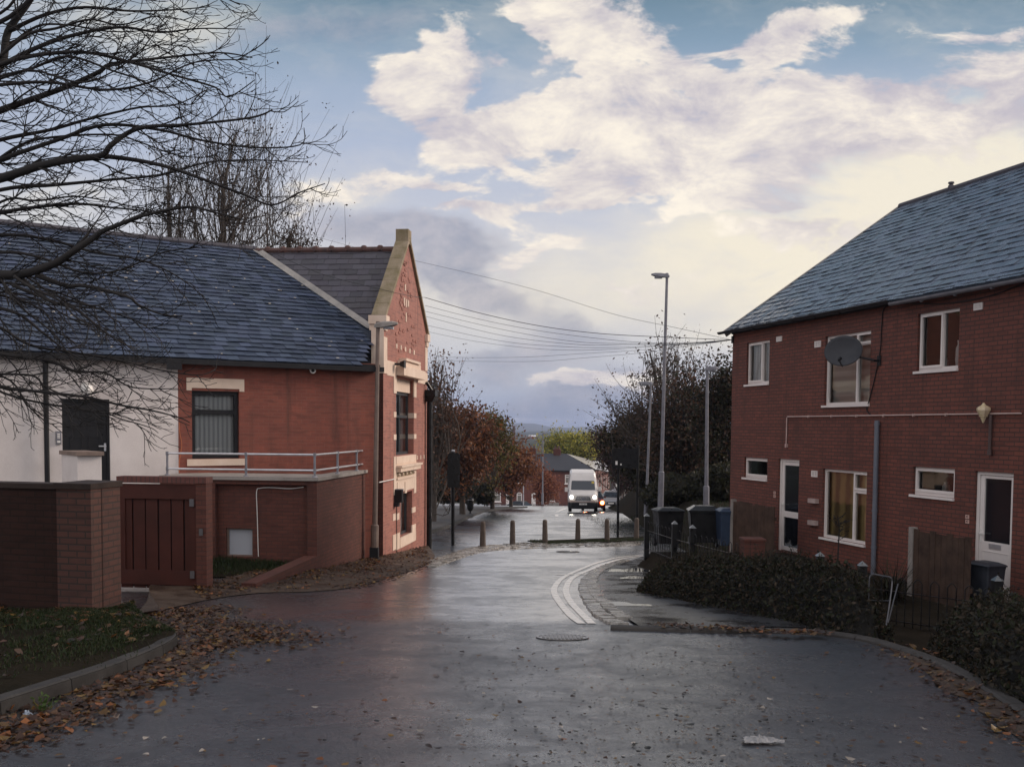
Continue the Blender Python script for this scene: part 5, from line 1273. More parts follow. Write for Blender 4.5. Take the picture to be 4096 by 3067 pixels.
# ------------------------------------------------------------------ iron fence with hooped bars
FT = 1.6 - 1.92                                          # post tops
def rail_run(pts, label, posts=(), gatey=False, name='iron_fence', hoop=.0, cat='fence', low=.0):
    t_ = thing(name, V((pts[0].x, pts[0].y, GARDEN)), label, cat)
    for a, b_ in zip(pts, pts[1:]):
        d = b_ - a; L = d.length; d.normalize(); n_ = max(2, int(L / .115)); z1 = GARDEN + .66
        for zz in (GARDEN + .08, GARDEN + .50):
            mb = MB(); s = V((-d.y, d.x, 0)) * .018; q = [a - s, b_ - s, b_ + s, a + s]; mb.box8([V((p.x, p.y, zz)) for p in q] + [V((p.x, p.y, zz + .012)) for p in q]); mb.build('rail', black_iron, t_)
        for k in range(0, n_ - 1, 2):
            p0, p1 = a + d * (L * (k + .5) / n_), a + d * (L * (k + 1.5) / n_); path = [V((p0.x, p0.y, GARDEN + .02)), V((p0.x, p0.y, z1))]
            for j in range(1, 6): q = p0.lerp(p1, j / 6); path.append(V((q.x, q.y, z1 + .055 * math.sin(math.pi * j / 6))))
            path += [V((p1.x, p1.y, z1)), V((p1.x, p1.y, GARDEN + .02))]
            mb = MB(); mb.tube(path, .008, 6); mb.build('hoop', black_iron, t_)
    for p in posts:
        mb = MB(); s = .055; q = [V((p.x + x, p.y + y, GARDEN - .4)) for x, y in ((-s, -s), (s, -s), (s, s), (-s, s))]; mb.box8(q + [V((k.x, k.y, FT - .07)) for k in q]); pp = mb.build('post', black_iron, t_)
        mb = MB(); s = .065; q = [V((p.x + x, p.y + y, FT - .07)) for x, y in ((-s, -s), (s, -s), (s, s), (-s, s))]; ap = V((p.x, p.y, FT)); mb.mesh(q + [ap], [(3, 2, 1, 0), (0, 1, 4), (1, 2, 4), (2, 3, 4), (3, 0, 4)]); mb.build('cap', MATS['black_iron_wet'] if 'black_iron_wet' in MATS else mat('black_iron_wet', (.10, .11, .12), .15, .4), pp)
    return t_
def fpt(u, v): r = ray(u, v); k = (FT - CAM.z) / r.z; p = CAM + r * k; return V((p.x, p.y, 0))
F1, F2, F3, F4, F5, F6 = [fpt(*q) for q in ((2588, 2051), (2699, 2081), (2771, 2097), (3040, 2151), (3281, 2205), (3450, 2242))]
F7 = fpt(3990, 2300)
rail_run([F1, F2], 'short black hooped iron fence screening the black bin', (F1, F2))
rail_run([F2 + (F3 - F2) * .14, F2 + (F3 - F2) * .86], 'narrow black hooped iron gate between two fence posts', (), name='iron_gate', cat='gate')
rail_run([F3, F4, F5, F6], 'long black hooped iron fence running behind the hedge towards the house doors', (F3, F4, F5, F6))
rail_run([F6, F7], 'black hooped iron fence before the board fence and white door', (F7,))
# stump of a brick pier by the hedge
p = at(3010, 2150, 17.2); pst = thing('brick_post', V((p.x, p.y, GARDEN)), 'low red brown brick post standing out of the hedge', 'pier')
mb = MB(); s = .17; mb.box(p.x - s, p.x + s, p.y - s, p.y + s, GARDEN - .2, p.z - .04); mb.build('shaft', brick_low, pst); mb = MB(); mb.bbox(p.x - s - .02, p.x + s + .02, p.y - s - .02, p.y + s + .02, p.z - .04, p.z, .012); mb.build('cap', brick_low, pst)
# bent tube frame dumped at the end of the hedge
fr = at(3510, 2420, 12.3); tf = thing('tube_frame', V((fr.x, fr.y, gz(fr.y))), 'bent thin metal tube frame dumped at the end of the hedge', 'metal frame')
fp = lambda u, v, y: at(u, v, y)
mb = MB(); mb.tube(spline([fp(3474, 2500, 12.4), fp(3476, 2340, 12.4), fp(3486, 2298, 12.4), fp(3530, 2302, 12.3), fp(3562, 2309, 12.2), fp(3568, 2330, 12.2), fp(3560, 2400, 12.1), fp(3545, 2500, 11.9)], 5), .009, 8); mb.build('bow', mat('tube_grey', (.10, .10, .11), .35, .5), tf)
mb = MB(); mb.tube(spline([fp(3592, 2335, 12.5), fp(3575, 2400, 12.2), fp(3552, 2490, 11.9)], 4), .008, 8); mb.build('leg', MATS['tube_grey'], tf)
mb = MB(); mb.tube([fp(3480, 2400, 12.4), fp(3560, 2402, 12.1)], .009, 6); mb.build('brace', MATS['tube_grey'], tf)

# ------------------------------------------------------------------ covers and litter on the road
def manhole(u, v, rx, ry, label):
    p = gp(u, v); t_ = thing('manhole_cover', p, label, 'manhole cover'); q = lambda x, y, z: V((p.x + x, p.y + y, gz(p.y + y) + z))
    n_ = 28; el = lambda f, z: [q(rx * f * math.cos(2 * math.pi * k / n_), ry * f * math.sin(2 * math.pi * k / n_), z) for k in range(n_)]
    mb = MB(); mb.loft([el(1.0, .004), el(1.0, .014), el(.9, .014), el(.9, .008)], cap=False); mb.build('frame', MATS['iron_wet'], t_)
    mb = MB(); mb.face(*el(.89, .010)); rr = random.Random(2)
    for i in range(-6, 7):
        for j in range(-5, 6):
            x, y = i * rx / 7, j * ry / 6
            if (x / rx) ** 2 + (y / ry) ** 2 < .66:
                s, s2 = rx / 20, ry / 17
                A_ = [q(x - s, y - s2, .010), q(x + s, y - s2, .010), q(x + s, y + s2, .010), q(x - s, y + s2, .010)]; mb.box8(A_ + [k + UP * .008 for k in A_])
    mb.build('lid', MATS['iron_wet'], t_)
mat('iron_wet', (.16, .15, .14), .16, .7)
manhole(2250, 2550, .30, .24, 'round iron manhole cover in the older tarmac, before the double lines')
manhole(2271, 2207, .34, .5, 'flat iron manhole cover near the cobbles and bollards')
def crumple(name, u0, u1, v, h, m, label, cat, seed):
    a, b_ = gp(u0, v), gp(u1, v); c = (a + b_) / 2; rr = random.Random(seed); L = (b_ - a).length; N = 16; M = 7; vs, fs = [], []
    for i in range(N + 1):
        for j in range(M + 1):
            x = (i / N - .5) * L; wv = L * .22 * (1 - .65 * i / N) ; y = (j / M - .5) * 2 * wv
            e = max(0, 1 - abs(j / M - .5) * 2) ** .7 * (1 - abs(i / N - .4) * 1.2)
            vs.append(V((c.x + x + rr.uniform(-.006, .006), c.y + y + rr.uniform(-.006, .006), gz(c.y + y) + .012 + max(0, e) * h * rr.uniform(.35, 1.15) + rr.uniform(0, .008))))
    fs = [(i * (M + 1) + j, (i + 1) * (M + 1) + j, (i + 1) * (M + 1) + j + 1, i * (M + 1) + j + 1) for i in range(N) for j in range(M)]
    mb = MB(); mb.mesh(vs, fs); return tag(mb.build(name, m, org=c), label, cat)
crumple('paper', 2972, 3135, 2972, .05, mat('paper', rough=.7, fn=worn((.16, .16, .165), (.32, .32, .33), 20, .2)), 'crumpled wet pale paper lying on the dark road', 'litter', 3)
crumple('wrapper', 93, 132, 2870, .05, mat('wrapper', (.36, .42, .50), .3), 'small crumpled silvery wrapper in the gutter among leaves', 'litter', 5)

# ------------------------------------------------------------------ overhead wires
wire_m = mat('wire', (.03, .03, .035), .5)
hk = HF.p(.02, HF.w(2932, 1360)[1], .03)
WIRES = [([(1255, 945), (1500, 1010), (1700, 1052), (2100, 1148), (2450, 1255), (2700, 1310), (2930, 1352)], 46, 'highest wire, running from behind the hall to the house corner'),
    ([(1700, 1190), (1910, 1250), (2150, 1302), (2400, 1334), (2700, 1350), (2931, 1350)], 27, 'thick wire crossing the sky just below the topmost one'),
    ([(1700, 1222), (1910, 1275), (2150, 1322), (2440, 1359), (2630, 1372), (2760, 1370), (2931, 1353)], 34, 'overhead wire, third down at the gable'),
    ([(1700, 1245), (2000, 1316), (2300, 1366), (2560, 1374), (2760, 1373), (2931, 1354)], 35, 'overhead wire, fourth down at the gable'),
    ([(1690, 1262), (2000, 1340), (2300, 1377), (2500, 1378), (2750, 1376), (2931, 1356)], 36, 'overhead wire, fifth down, sagging lowest near the lamp'),
    ([(1685, 1296), (2000, 1363), (2250, 1386), (2440, 1390), (2700, 1378), (2931, 1357)], 38, 'overhead wire passing just over the bare tree top'),
    ([(1690, 1322), (1900, 1365), (2150, 1395), (2350, 1400), (2560, 1390), (2750, 1376), (2931, 1358)], 44, 'faint overhead wire below the sagging bunch'),
    ([(1740, 1427), (1900, 1430), (2100, 1428), (2300, 1416), (2560, 1400), (2760, 1380), (2931, 1358)], 50, 'upper of two low wires over the street end'),
    ([(1750, 1442), (1900, 1445), (2150, 1445), (2350, 1430), (2560, 1412), (2760, 1384), (2931, 1359)], 52, 'lowest overhead wire across the street end')]
for px, yfar, lab in WIRES:
    n_ = len(px); pts = []
    for k, (u, v) in enumerate(px):
        f = (2931 - u) / (2931 - px[0][0]); pts.append(at(u, v, hk.y + (yfar - hk.y) * f) if k < n_ - 1 else hk.copy())
    mb = MB(); mb.tube(spline(pts, 8), .0055 if yfar != 27 else .008, 5)
    tag(mb.build('overhead_wire', wire_m), lab, 'wire', 'overhead wires from the house corner')
# wire crossing in front of the slate roofs
pts = [at(1112, 1022, 24.8), at(1300, 1100, 24.9), at(1536, 1160, 24.9), at(1640, 1184, 25.6), at(1700, 1190, 27)]
mb = MB(); mb.tube(spline(pts, 8), .006, 5); tag(mb.build('overhead_wire', wire_m), 'thin dark wire slanting down over the steep slate roof and gable', 'wire', 'overhead wires from the house corner')
mb = MB(); mb.fbox(HF, -.03, .06, hk.z - .08, hk.z + .10, .001, .03); tag(mb.build('wire_bracket', black_paint), 'small dark bracket holding the bunched wires at the house corner', 'bracket')
# ------------------------------------------------------------------ plants
bark_dark = mat('bark_dark', rough=.9, fn=worn((.010, .009, .010), (.022, .019, .018), 5, .3))
bark = mat('bark', rough=.9, fn=worn((.030, .023, .018), (.065, .048, .036), 4, .4))
bark_pale = mat('bark_pale', rough=.9, fn=worn((.05, .04, .034), (.10, .08, .065), 4, .4))
def leaf_fn(t, b):
    a = t.new('ShaderNodeAttribute', attribute_name='Col').outputs['Color']; t.l.new(a, b.inputs['Base Color'])
    tr = t.new('ShaderNodeBsdfTranslucent'); t.l.new(a, tr.inputs[0]); mx = t.new('ShaderNodeMixShader'); mx.inputs[0].default_value = .3
    t.l.new(b.outputs[0], mx.inputs[1]); t.l.new(tr.outputs[0], mx.inputs[2]); t.l.new(mx.outputs[0], t.n['Material Output'].inputs['Surface'])
leaf_m = mat('leaf', rough=.6, fn=leaf_fn, spec=.3)
wet_leaf = mat('wet_leaf', rough=.35, fn=leaf_fn, spec=.5)

def leaf(mb, p, s, rr, flat=None, fold=.25):
    if flat is None:
        n = V((rr.gauss(0, 1), rr.gauss(0, 1), rr.gauss(0, 1))).normalized()
    else: n = (V(flat) + V((rr.gauss(0, .35), rr.gauss(0, .35), 0))).normalized()
    a = n.orthogonal().normalized(); a = Matrix.Rotation(rr.uniform(0, 6.3), 3, n) @ a; b = n.cross(a)
    w = s * rr.uniform(.4, .65)
    mb.face(p - a * s, p - b * w + n * fold * s * .6, p + a * s + n * fold * s * rr.uniform(-.5, .8), p + b * w + n * fold * s * .6)

def pick(rr, cols):
    c = cols[int(rr.random() * len(cols))]; k = rr.uniform(.7, 1.3); return (c[0] * k, c[1] * k, c[2] * k, 1)

def wander(p, d, L, n, rr, wob=.25, up=0.0, droop=0.0):
    pts = [p.copy()]; d = d.normalized()
    for k in range(n):
        d = (d + V((rr.gauss(0, wob), rr.gauss(0, wob), rr.gauss(0, wob) + up * k / n - droop)) * .5).normalized(); p = p + d * (L / n); pts.append(p.copy())
    return pts, d

# ---- the big bare tree overhanging from the near verge
bare = thing('bare_tree', V((-6.1, 9.6, gz(9.6) + .2)), 'big bare tree with dark drooping branches spread across sky and slates', 'tree')
TB = V((-6.1, 9.6, gz(9.6) + .15)); mbT = MB(); mbL = MB(); mbW = MB(); rr = random.Random(12)
def yline(u, off): return 9.6 + off * max(0, u + 500) / 1400
def seg_r(r0, r1, n): return [r0 + (r1 - r0) * (k / n) ** .8 for k in range(n + 1)]
mbT.tube([TB - UP * .3, TB + UP * .3, TB + V((.05, 0, 1.6)), TB + V((.15, .05, 3.2)), TB + V((.1, 0, 5.2)), TB + V((.2, .1, 7.5)), TB + V((.1, .1, 10))], [.36, .27, .23, .21, .17, .12, .05], 12)
ntw = 0
def twigs(pts, r, L, lvl, side0=1):
    """side shoots along a branch"""
    global ntw
    tot = sum((b - a).length for a, b in zip(pts, pts[1:])); step = (.185, .105, .12)[lvl]; acc = rr.uniform(0, step); side = side0
    for i in range(len(pts) - 1):
        a, b = pts[i], pts[i + 1]; sl_ = (b - a).length; f = i / max(1, len(pts) - 1)
        while acc < sl_:
            if not (lvl == 0 and f < .12):
                p = a.lerp(b, acc / sl_); d = (b - a).normalized(); side = -side
                ang = rr.uniform(.35, .95); nrm = V((rr.gauss(0, .55), -1 + rr.gauss(0, .3), rr.gauss(0, .3))).normalized()
                nd = Matrix.Rotation(ang * side, 3, nrm) @ d; nd = (nd + V((.15, rr.gauss(0, .25), -.10 if lvl < 2 else .12))).normalized()
                l2 = L * rr.uniform(.45, 1.1) * (1.1 - .75 * f); n = 7 if lvl == 0 else (5 if lvl == 1 else 3)
                q, _ = wander(p, nd, l2, n, rr, .22 if lvl < 2 else .3, .35 if lvl else .22, .05 if lvl == 0 else .0)
                r2 = r * (.45 if lvl == 0 else .62) * (1 - .45 * f); r2 = max((.0056, .0036, .0027)[lvl], min(r2 * 1.25, .018))
                (mbL if lvl == 0 else mbW).tube(q, seg_r(r2, max(.0026, r2 * .45), n), 5 if lvl == 0 else 3, cap=False); ntw += 1
                if lvl < 2: twigs(q, r2, (.42, .15)[lvl] , lvl + 1, side)
            acc += step * rr.uniform(.6, 1.5)
        acc -= sl_
LIMBS = [ # traced limbs: picture points, depth drift, start and end radius
    ([(-560, 900), (-200, 760), (0, 715), (158, 665), (285, 639), (405, 623), (443, 582), (525, 525), (608, 506), (740, 500), (1000, 472), (1090, 440)], -.5, .060, .006),
    ([(405, 623), (540, 640), (670, 668), (820, 720), (980, 780), (1090, 820), (1200, 770), (1300, 735)], -.4, .024, .004),
    ([(-560, 1000), (-200, 900), (0, 852), (146, 829), (316, 816), (440, 830), (620, 850), (800, 900)], .5, .034, .004),
    ([(-560, 1180), (-150, 1110), (0, 1100), (97, 1095), (217, 1056), (290, 1008), (377, 950), (410, 925), (483, 897), (570, 863), (749, 829), (870, 853), (980, 880)], -.9, .062, .005),
    ([(145, 1100), (266, 1143), (338, 1143), (507, 1186), (555, 1220), (652, 1259), (730, 1262)], -.8, .026, .004),
    ([(82, 1110), (193, 1201), (300, 1235), (410, 1322), (483, 1370), (520, 1385)], -.9, .022, .004),
    ([(-560, 640), (-200, 520), (0, 443), (108, 405), (266, 348), (392, 291), (437, 260), (544, 244), (696, 228), (880, 212), (1010, 232)], .4, .048, .005),
    ([(-560, 560), (-150, 400), (0, 266), (32, 127), (120, 0), (200, -160), (300, -300)], .8, .060, .02),
    ([(0, 266), (150, 190), (300, 140), (480, 110), (640, 130), (800, 115), (980, 118)], .6, .026, .004),
    ([(32, 127), (180, 60), (340, 30), (520, 45), (700, 40), (840, 28)], .9, .022, .004),
    ([(-560, 480), (-100, 300), (100, 230), (330, 210), (520, 250), (690, 300), (860, 350), (915, 388), (1020, 320)], -.2, .030, .004),
    ([(-300, 650), (0, 560), (200, 520), (380, 470), (560, 430), (700, 420), (830, 360)], .9, .030, .004),
    ([(-300, 760), (0, 640), (230, 560), (420, 500), (640, 520), (800, 560), (1010, 590), (1200, 580), (1216, 512)], .2, .030, .004),
    ([(-300, 860), (0, 760), (220, 740), (430, 720), (640, 700), (830, 650), (1010, 640), (1230, 650)], .7, .028, .004),
    ([(-560, 1240), (-100, 1230), (60, 1250), (170, 1330), (260, 1400), (330, 1440)], -.6, .030, .004),
    ([(-560, 1330), (-150, 1350), (0, 1414), (193, 1442), (309, 1486), (420, 1491), (531, 1549), (715, 1554)], -.5, .030, .004),
    ([(-560, 1400), (-150, 1450), (0, 1545), (100, 1560), (340, 1587), (483, 1620), (600, 1640), (715, 1669), (760, 1690)], -.7, .026, .004),
    ([(-400, 1430), (0, 1500), (110, 1620), (190, 1690), (240, 1690)], -.3, .016, .003),
    ([(-400, 1300), (-60, 1290), (120, 1380), (300, 1410), (470, 1440), (640, 1480), (790, 1500), (860, 1480)], .3, .022, .003),
    ([(-400, 980), (0, 940), (200, 960), (380, 1010), (560, 1040), (700, 1100), (820, 1190)], .8, .026, .004),
    ([(-300, 1060), (0, 1010), (160, 1030), (330, 1090), (480, 1080), (650, 1010), (800, 990)], .0, .022, .004),
    ([(-300, 380), (0, 340), (200, 330), (420, 360), (600, 330), (780, 250), (990, 240)], -.8, .024, .004),
    ([(-300, 180), (0, 90), (160, -20), (380, -60), (600, -20), (800, -40), (960, 20)], .3, .03, .005),
    ([(-300, 1200), (0, 1180), (120, 1260), (230, 1350), (300, 1470), (370, 1540)], .6, .018, .003),
    ([(-300, 1120), (0, 1130), (200, 1160), (380, 1230), (560, 1290), (640, 1360)], .5, .020, .003)]
jr = random.Random(77)
for px, dr_, r0, r1 in list(LIMBS):                    # finer companions of the traced limbs, at other depths
    if r0 <= .05 and jr.random() < .62:
        dv, du = jr.choice((-1, 1)) * jr.uniform(25, 70), jr.uniform(-90, 40)
        LIMBS.append(([(u * (.80 if u > 0 else 1) + du + (jr.gauss(0, 14) if k else 0), v + dv * (1 + .25 * k / len(px)) + jr.gauss(0, 14)) for k, (u, v) in enumerate(px)], dr_ + jr.uniform(-.7, .7), min(.02, r0 * .7), .003))
for px, dr_, r0, r1 in LIMBS:
    pts = [at(u, v, yline(u, dr_) + rr.uniform(-.08, .08)) for u, v in px]
    if px[0][0] < -250: pts = [TB + V((.1, 0, max(1.5, min(8, pts[0].z - TB.z - .5))))] + pts
    sp_ = spline(pts, 5); n = len(sp_) - 1
    mbT.tube(sp_, [r0 + (r1 - r0) * min(1, (k / n)) ** .75 for k in range(n + 1)], 7, cap=True)
    keep_ = [p for p in sp_ if p.x / max(.1, p.y) > -.60]
    if len(keep_) > 3: twigs(keep_, min(.02, r0 * .5), .78 if r0 > .025 else .6, 0)
mbT.build('trunk', bark_dark, bare, uv=False, smooth=True)
mbL.build('branches', bark_dark, bare, uv=False)['kind'] = 'stuff'; tw = mbW.build('twigs', bark_dark, bare, uv=False); tw['kind'] = 'stuff'

# ---- generic trees
def tree(name, label, base, blobs, cols, nleaf, ls, seed, trunk_r=.16, nb=60, twig=.02, group=None, bk=bark, sway=.3, upright=False, clump=.5, leafy=1.0, ltrunk=None, nsub=0):
    """blobs: crown ellipsoids (center, radii, weight); branches reach for points in them, leaves gather in clumps"""
    rr = random.Random(seed); t_ = thing(name, base, label, 'tree', group); B = V(base); clump *= .72; nsub += 2; leafy = min(1, leafy + .15)
    def rnd(inner=False):
        w = rr.random() * sum(b[2] for b in blobs)
        for c, r, k in blobs:
            w -= k
            if w <= 0: break
        d = V((rr.gauss(0, 1), rr.gauss(0, 1), rr.gauss(0, 1))).normalized() * rr.random() ** ((.28 if upright else .42) if not inner else .8)
        return V(c) + V((d.x * r[0], d.y * r[1], d.z * r[2]))
    top = max((V(b[0]).z + b[1][2] for b in blobs)); cx_ = sum((V(b[0]) * b[2] for b in blobs), V()) / sum(b[2] for b in blobs)
    low = min((V(b[0]).z - b[1][2] for b in blobs)); fork = ltrunk if ltrunk is not None else max(B.z + .8, low + .1)
    fk = V((B.x + (cx_.x - B.x) * .25, B.y, fork)); tip = V((cx_.x, cx_.y, B.z + (top - B.z) * .9))
    ax = spline([B - UP * .4, B, fk, fk.lerp(tip, .5) + V((rr.gauss(0, sway), rr.gauss(0, sway), 0)) * .5, tip], 5); n = len(ax) - 1
    mb = MB(); mb.tube(ax, [trunk_r * (1.3 if k < 3 else 1) * (1 - .9 * (k / n) ** 1.2) + .01 for k in range(n + 1)], 8)
    ends = []
    for k in range(nb):
        e = rnd(); f = rr.uniform(.35, .85); s0 = ax[int(f * n)]
        if e.z < s0.z + .2 and not upright: s0 = ax[max(int(.33 * n), int(f * n * .6))]
        if upright: s0 = ax[int(rr.uniform(.3, .6) * n)]; 
        mid = s0.lerp(e, .5) + V((rr.gauss(0, .12), rr.gauss(0, .12), rr.gauss(0, .12))) * (e - s0).length + UP * (-.12 if upright else .08) * (e - s0).length
        q = spline([s0, mid, e], 4); m_ = len(q) - 1; r = trunk_r * rr.uniform(.11, .24)
        mb.tube(q, [r * (1 - i / m_) + twig * .35 for i in range(m_ + 1)], 5, cap=False); ends.append(e)
        for _ in range(nsub):
            i = int(rr.uniform(.3, .95) * m_); L = (e - s0).length * rr.uniform(.15, .45); d = (q[min(i + 1, m_)] - q[i]).normalized()
            nd = (d + V((rr.gauss(0, .5), rr.gauss(0, .5), rr.gauss(0, .35) + (.45 if upright else .15)))).normalized(); w_, _d = wander(q[i], nd, L, 3, rr, .2, .2)
            mb.tube(w_, [twig * .7, twig * .55, twig * .4, twig * .3], 3, cap=False); ends.append(w_[-1]); ends.append(w_[2])
    mb.build('trunk', bk, t_, uv=False)
    mb = MB()
    ls *= .72
    for k in range(int(nleaf * 1.8)):
        if rr.random() < leafy: c = ends[int(rr.random() * len(ends))] + V((rr.gauss(0, clump), rr.gauss(0, clump), rr.gauss(0, clump * .8)))
        else: c = rnd()
        mb.col = pick(rr, cols); leaf(mb, c, ls * rr.uniform(.6, 1.3), rr)
    mb.build('crown', leaf_m, t_, uv=False, attr=True)
    return t_
def E(u, v, y, ru, rv, w=1.0, ry=None):                  # an ellipsoid given by its look in the picture, with real depth
    k = y / FPX; return (at(u, v, y), (ru * k, (ry if ry else (ru + rv) / 2 * k), rv * k), w)
def base_at(u, y, dz=0.0): p = at(u, 2000, y); return V((p.x, y, ground_h(p.x, y) + dz))
RUST = [(.20, .075, .035), (.15, .062, .035), (.23, .095, .038), (.12, .052, .032), (.26, .11, .045)]
BROWN = [(.080, .044, .028), (.055, .034, .024), (.105, .055, .032), (.042, .028, .021)]
DKGRN = [(.024, .026, .014), (.034, .033, .016), (.020, .019, .013), (.046, .038, .018)]
YGRN = [(.34, .31, .05), (.26, .26, .05), (.42, .36, .06), (.17, .19, .045)]
# behind the wing
tree('bare_tree', 'upright nearly bare tree rising behind the slate wing roof', base_at(885, 38), [E(905, 660, 38, 330, 280, 1.0), E(890, 470, 38, 200, 110, .8), E(1080, 760, 38, 180, 170, .6)], [(.05, .03, .02), (.035, .025, .02), (.07, .04, .022)], 900, .07, 5, .15, 95, .0135, None, bark_pale, .3, True, .35, .95, at(885, 990, 38).z, 7)
tree('bare_tree', 'second upright bare tree behind the wing, its stem browner and wider', base_at(690, 37), [E(660, 800, 37, 150, 200, 1.0), E(700, 640, 37, 130, 140, .5)], [(.06, .035, .02), (.05, .03, .02)], 450, .065, 6, .13, 42, .0135, None, bark_pale, .3, True, .35, .95, at(690, 1000, 37).z, 6)
tree('leafy_shrub', 'thin tree with dark small leaves just over the roof ridge valley', base_at(1150, 36), [E(1150, 960, 36, 110, 70, 1.0), E(1220, 975, 36, 60, 50, .5)], [(.05, .03, .02), (.07, .04, .022), (.035, .025, .02)], 900, .065, 7, .1, 50, .018, None, bark, .3, True, .3, .95, at(1150, 1030, 36).z, 4)
# beside and beyond the hall
G1 = 'autumn trees along the main road'
tree('autumn_tree', 'thin tree with sparse dark leaves against the sky beside the hall', base_at(1735, 50), [E(1765, 1560, 50, 90, 140, 1.0), E(1740, 1480, 50, 50, 80, .4), E(1830, 1570, 50, 60, 60, .3)], [(.10, .052, .034), (.14, .068, .04), (.075, .044, .032)], 1100, .12, 41, .15, 45, .024, G1, bark_pale, .3, True, .45, .9, at(1740, 1800, 50).z, 4)
tree('autumn_tree', 'broad rust brown tree behind the black traffic signal', base_at(1850, 62), [E(1800, 1760, 62, 110, 120, 1.0), E(1900, 1720, 62, 90, 90, .8), E(1870, 1830, 62, 110, 90, .9), E(1770, 1660, 62, 60, 60, .3)], RUST[:3] + RUST[3:4] + BROWN[:1], 6500, .17, 42, .22, 60, .04, G1, bark, .3, False, .6, .8, None, 2)
tree('autumn_tree', 'olive green topped tree between the rust brown ones', base_at(1970, 78), [E(1975, 1700, 78, 45, 55, 1.0), E(1985, 1780, 78, 55, 60, .8)], [(.10, .085, .026), (.07, .06, .022), (.14, .105, .03)], 2600, .17, 43, .2, 36, .04, G1, bark, .3, False, .6, .8, None, 2)
tree('autumn_tree', 'reddish tree with dark stem by the bus stop pole', base_at(2044, 92), [E(2060, 1860, 92, 80, 70, 1.0), E(2040, 1790, 92, 60, 45, .5), E(1975, 1890, 92, 60, 60, .5)], RUST, 4200, .2, 44, .2, 50, .045, G1, bark, .3, False, .7, .8, None, 2)
tree('autumn_tree', 'small rust red tree in front of the terrace door and lamp', base_at(2165, 128), [E(2165, 1920, 128, 55, 55, 1.0), E(2200, 1960, 128, 45, 40, .6)], [(.24, .085, .05), (.19, .07, .042), (.28, .11, .06)], 2600, .2, 45, .16, 40, .05, G1, bark, .3, False, .6, .8, None, 2)
tree('broadleaf_tree', 'round yellow green tree behind the terrace roof', base_at(2285, 185), [E(2285, 1785, 185, 90, 58, 1.0), E(2230, 1800, 185, 60, 45, .5), E(2340, 1800, 185, 60, 50, .5)], YGRN, 6500, .34, 46, .4, 50, .08, None, bark, .5, False, 1.3, .75, None, 2)
# dark trees on the bank beyond the house
G2 = 'dark trees on the bank beyond the brick house'
tree('autumn_tree', 'tall tree with bare pale top twigs behind the tall lamp', base_at(2700, 58), [E(2660, 1500, 58, 150, 110, 1.0), E(2640, 1400, 58, 70, 50, .35), E(2520, 1600, 58, 110, 90, .6), E(2500, 1690, 58, 90, 60, .3)], [(.09, .055, .036), (.12, .07, .042), (.06, .042, .032), (.10, .08, .07)], 2000, .12, 51, .26, 85, .026, G2, bark_pale, .4, True, .5, .9, at(2700, 1760, 58).z, 6)
tree('autumn_tree', 'dense dark brown tree filling the gap behind the grey lamp columns', base_at(2745, 54), [E(2740, 1650, 54, 130, 110, 1.0), E(2700, 1780, 54, 130, 130, 1.0), E(2820, 1600, 54, 90, 90, .6), E(2800, 1800, 54, 110, 150, .9)], BROWN + DKGRN[:2], 7200, .14, 52, .24, 70, .035, G2, bark_dark, .4, False, .6, .75, at(2745, 1900, 54).z, 2)
tree('autumn_tree', 'dark green tree against the corner of the brick house', base_at(2905, 47), [E(2910, 1600, 47, 100, 120, 1.0), E(2930, 1500, 47, 60, 60, .4), E(2890, 1760, 47, 110, 130, .9)], DKGRN + BROWN[:2], 5600, .12, 53, .2, 60, .03, G2, bark_dark, .4, False, .55, .75, at(2905, 1900, 47).z, 2)
tree('autumn_tree', 'dark olive tree on the road side of the bank behind the black board', base_at(2590, 64), [E(2560, 1730, 64, 100, 90, 1.0), E(2620, 1800, 64, 110, 130, 1.0), E(2480, 1760, 64, 70, 60, .5), E(2590, 1900, 64, 110, 80, .7)], DKGRN + [(.05, .045, .018), (.04, .028, .02)], 7500, .16, 54, .22, 60, .035, G2, bark_dark, .4, False, .65, .75, None, 2)
tree('autumn_tree', 'russet tree beyond the black board, over the far shops', base_at(2480, 100), [E(2470, 1800, 100, 90, 64, 1.0), E(2520, 1880, 100, 80, 60, .8), E(2420, 1780, 100, 50, 40, .4)], [(.07, .035, .026), (.10, .05, .026), (.05, .03, .024), (.06, .025, .025)], 4800, .2, 55, .24, 50, .05, G2, bark, .4, False, .8, .8, None, 2)
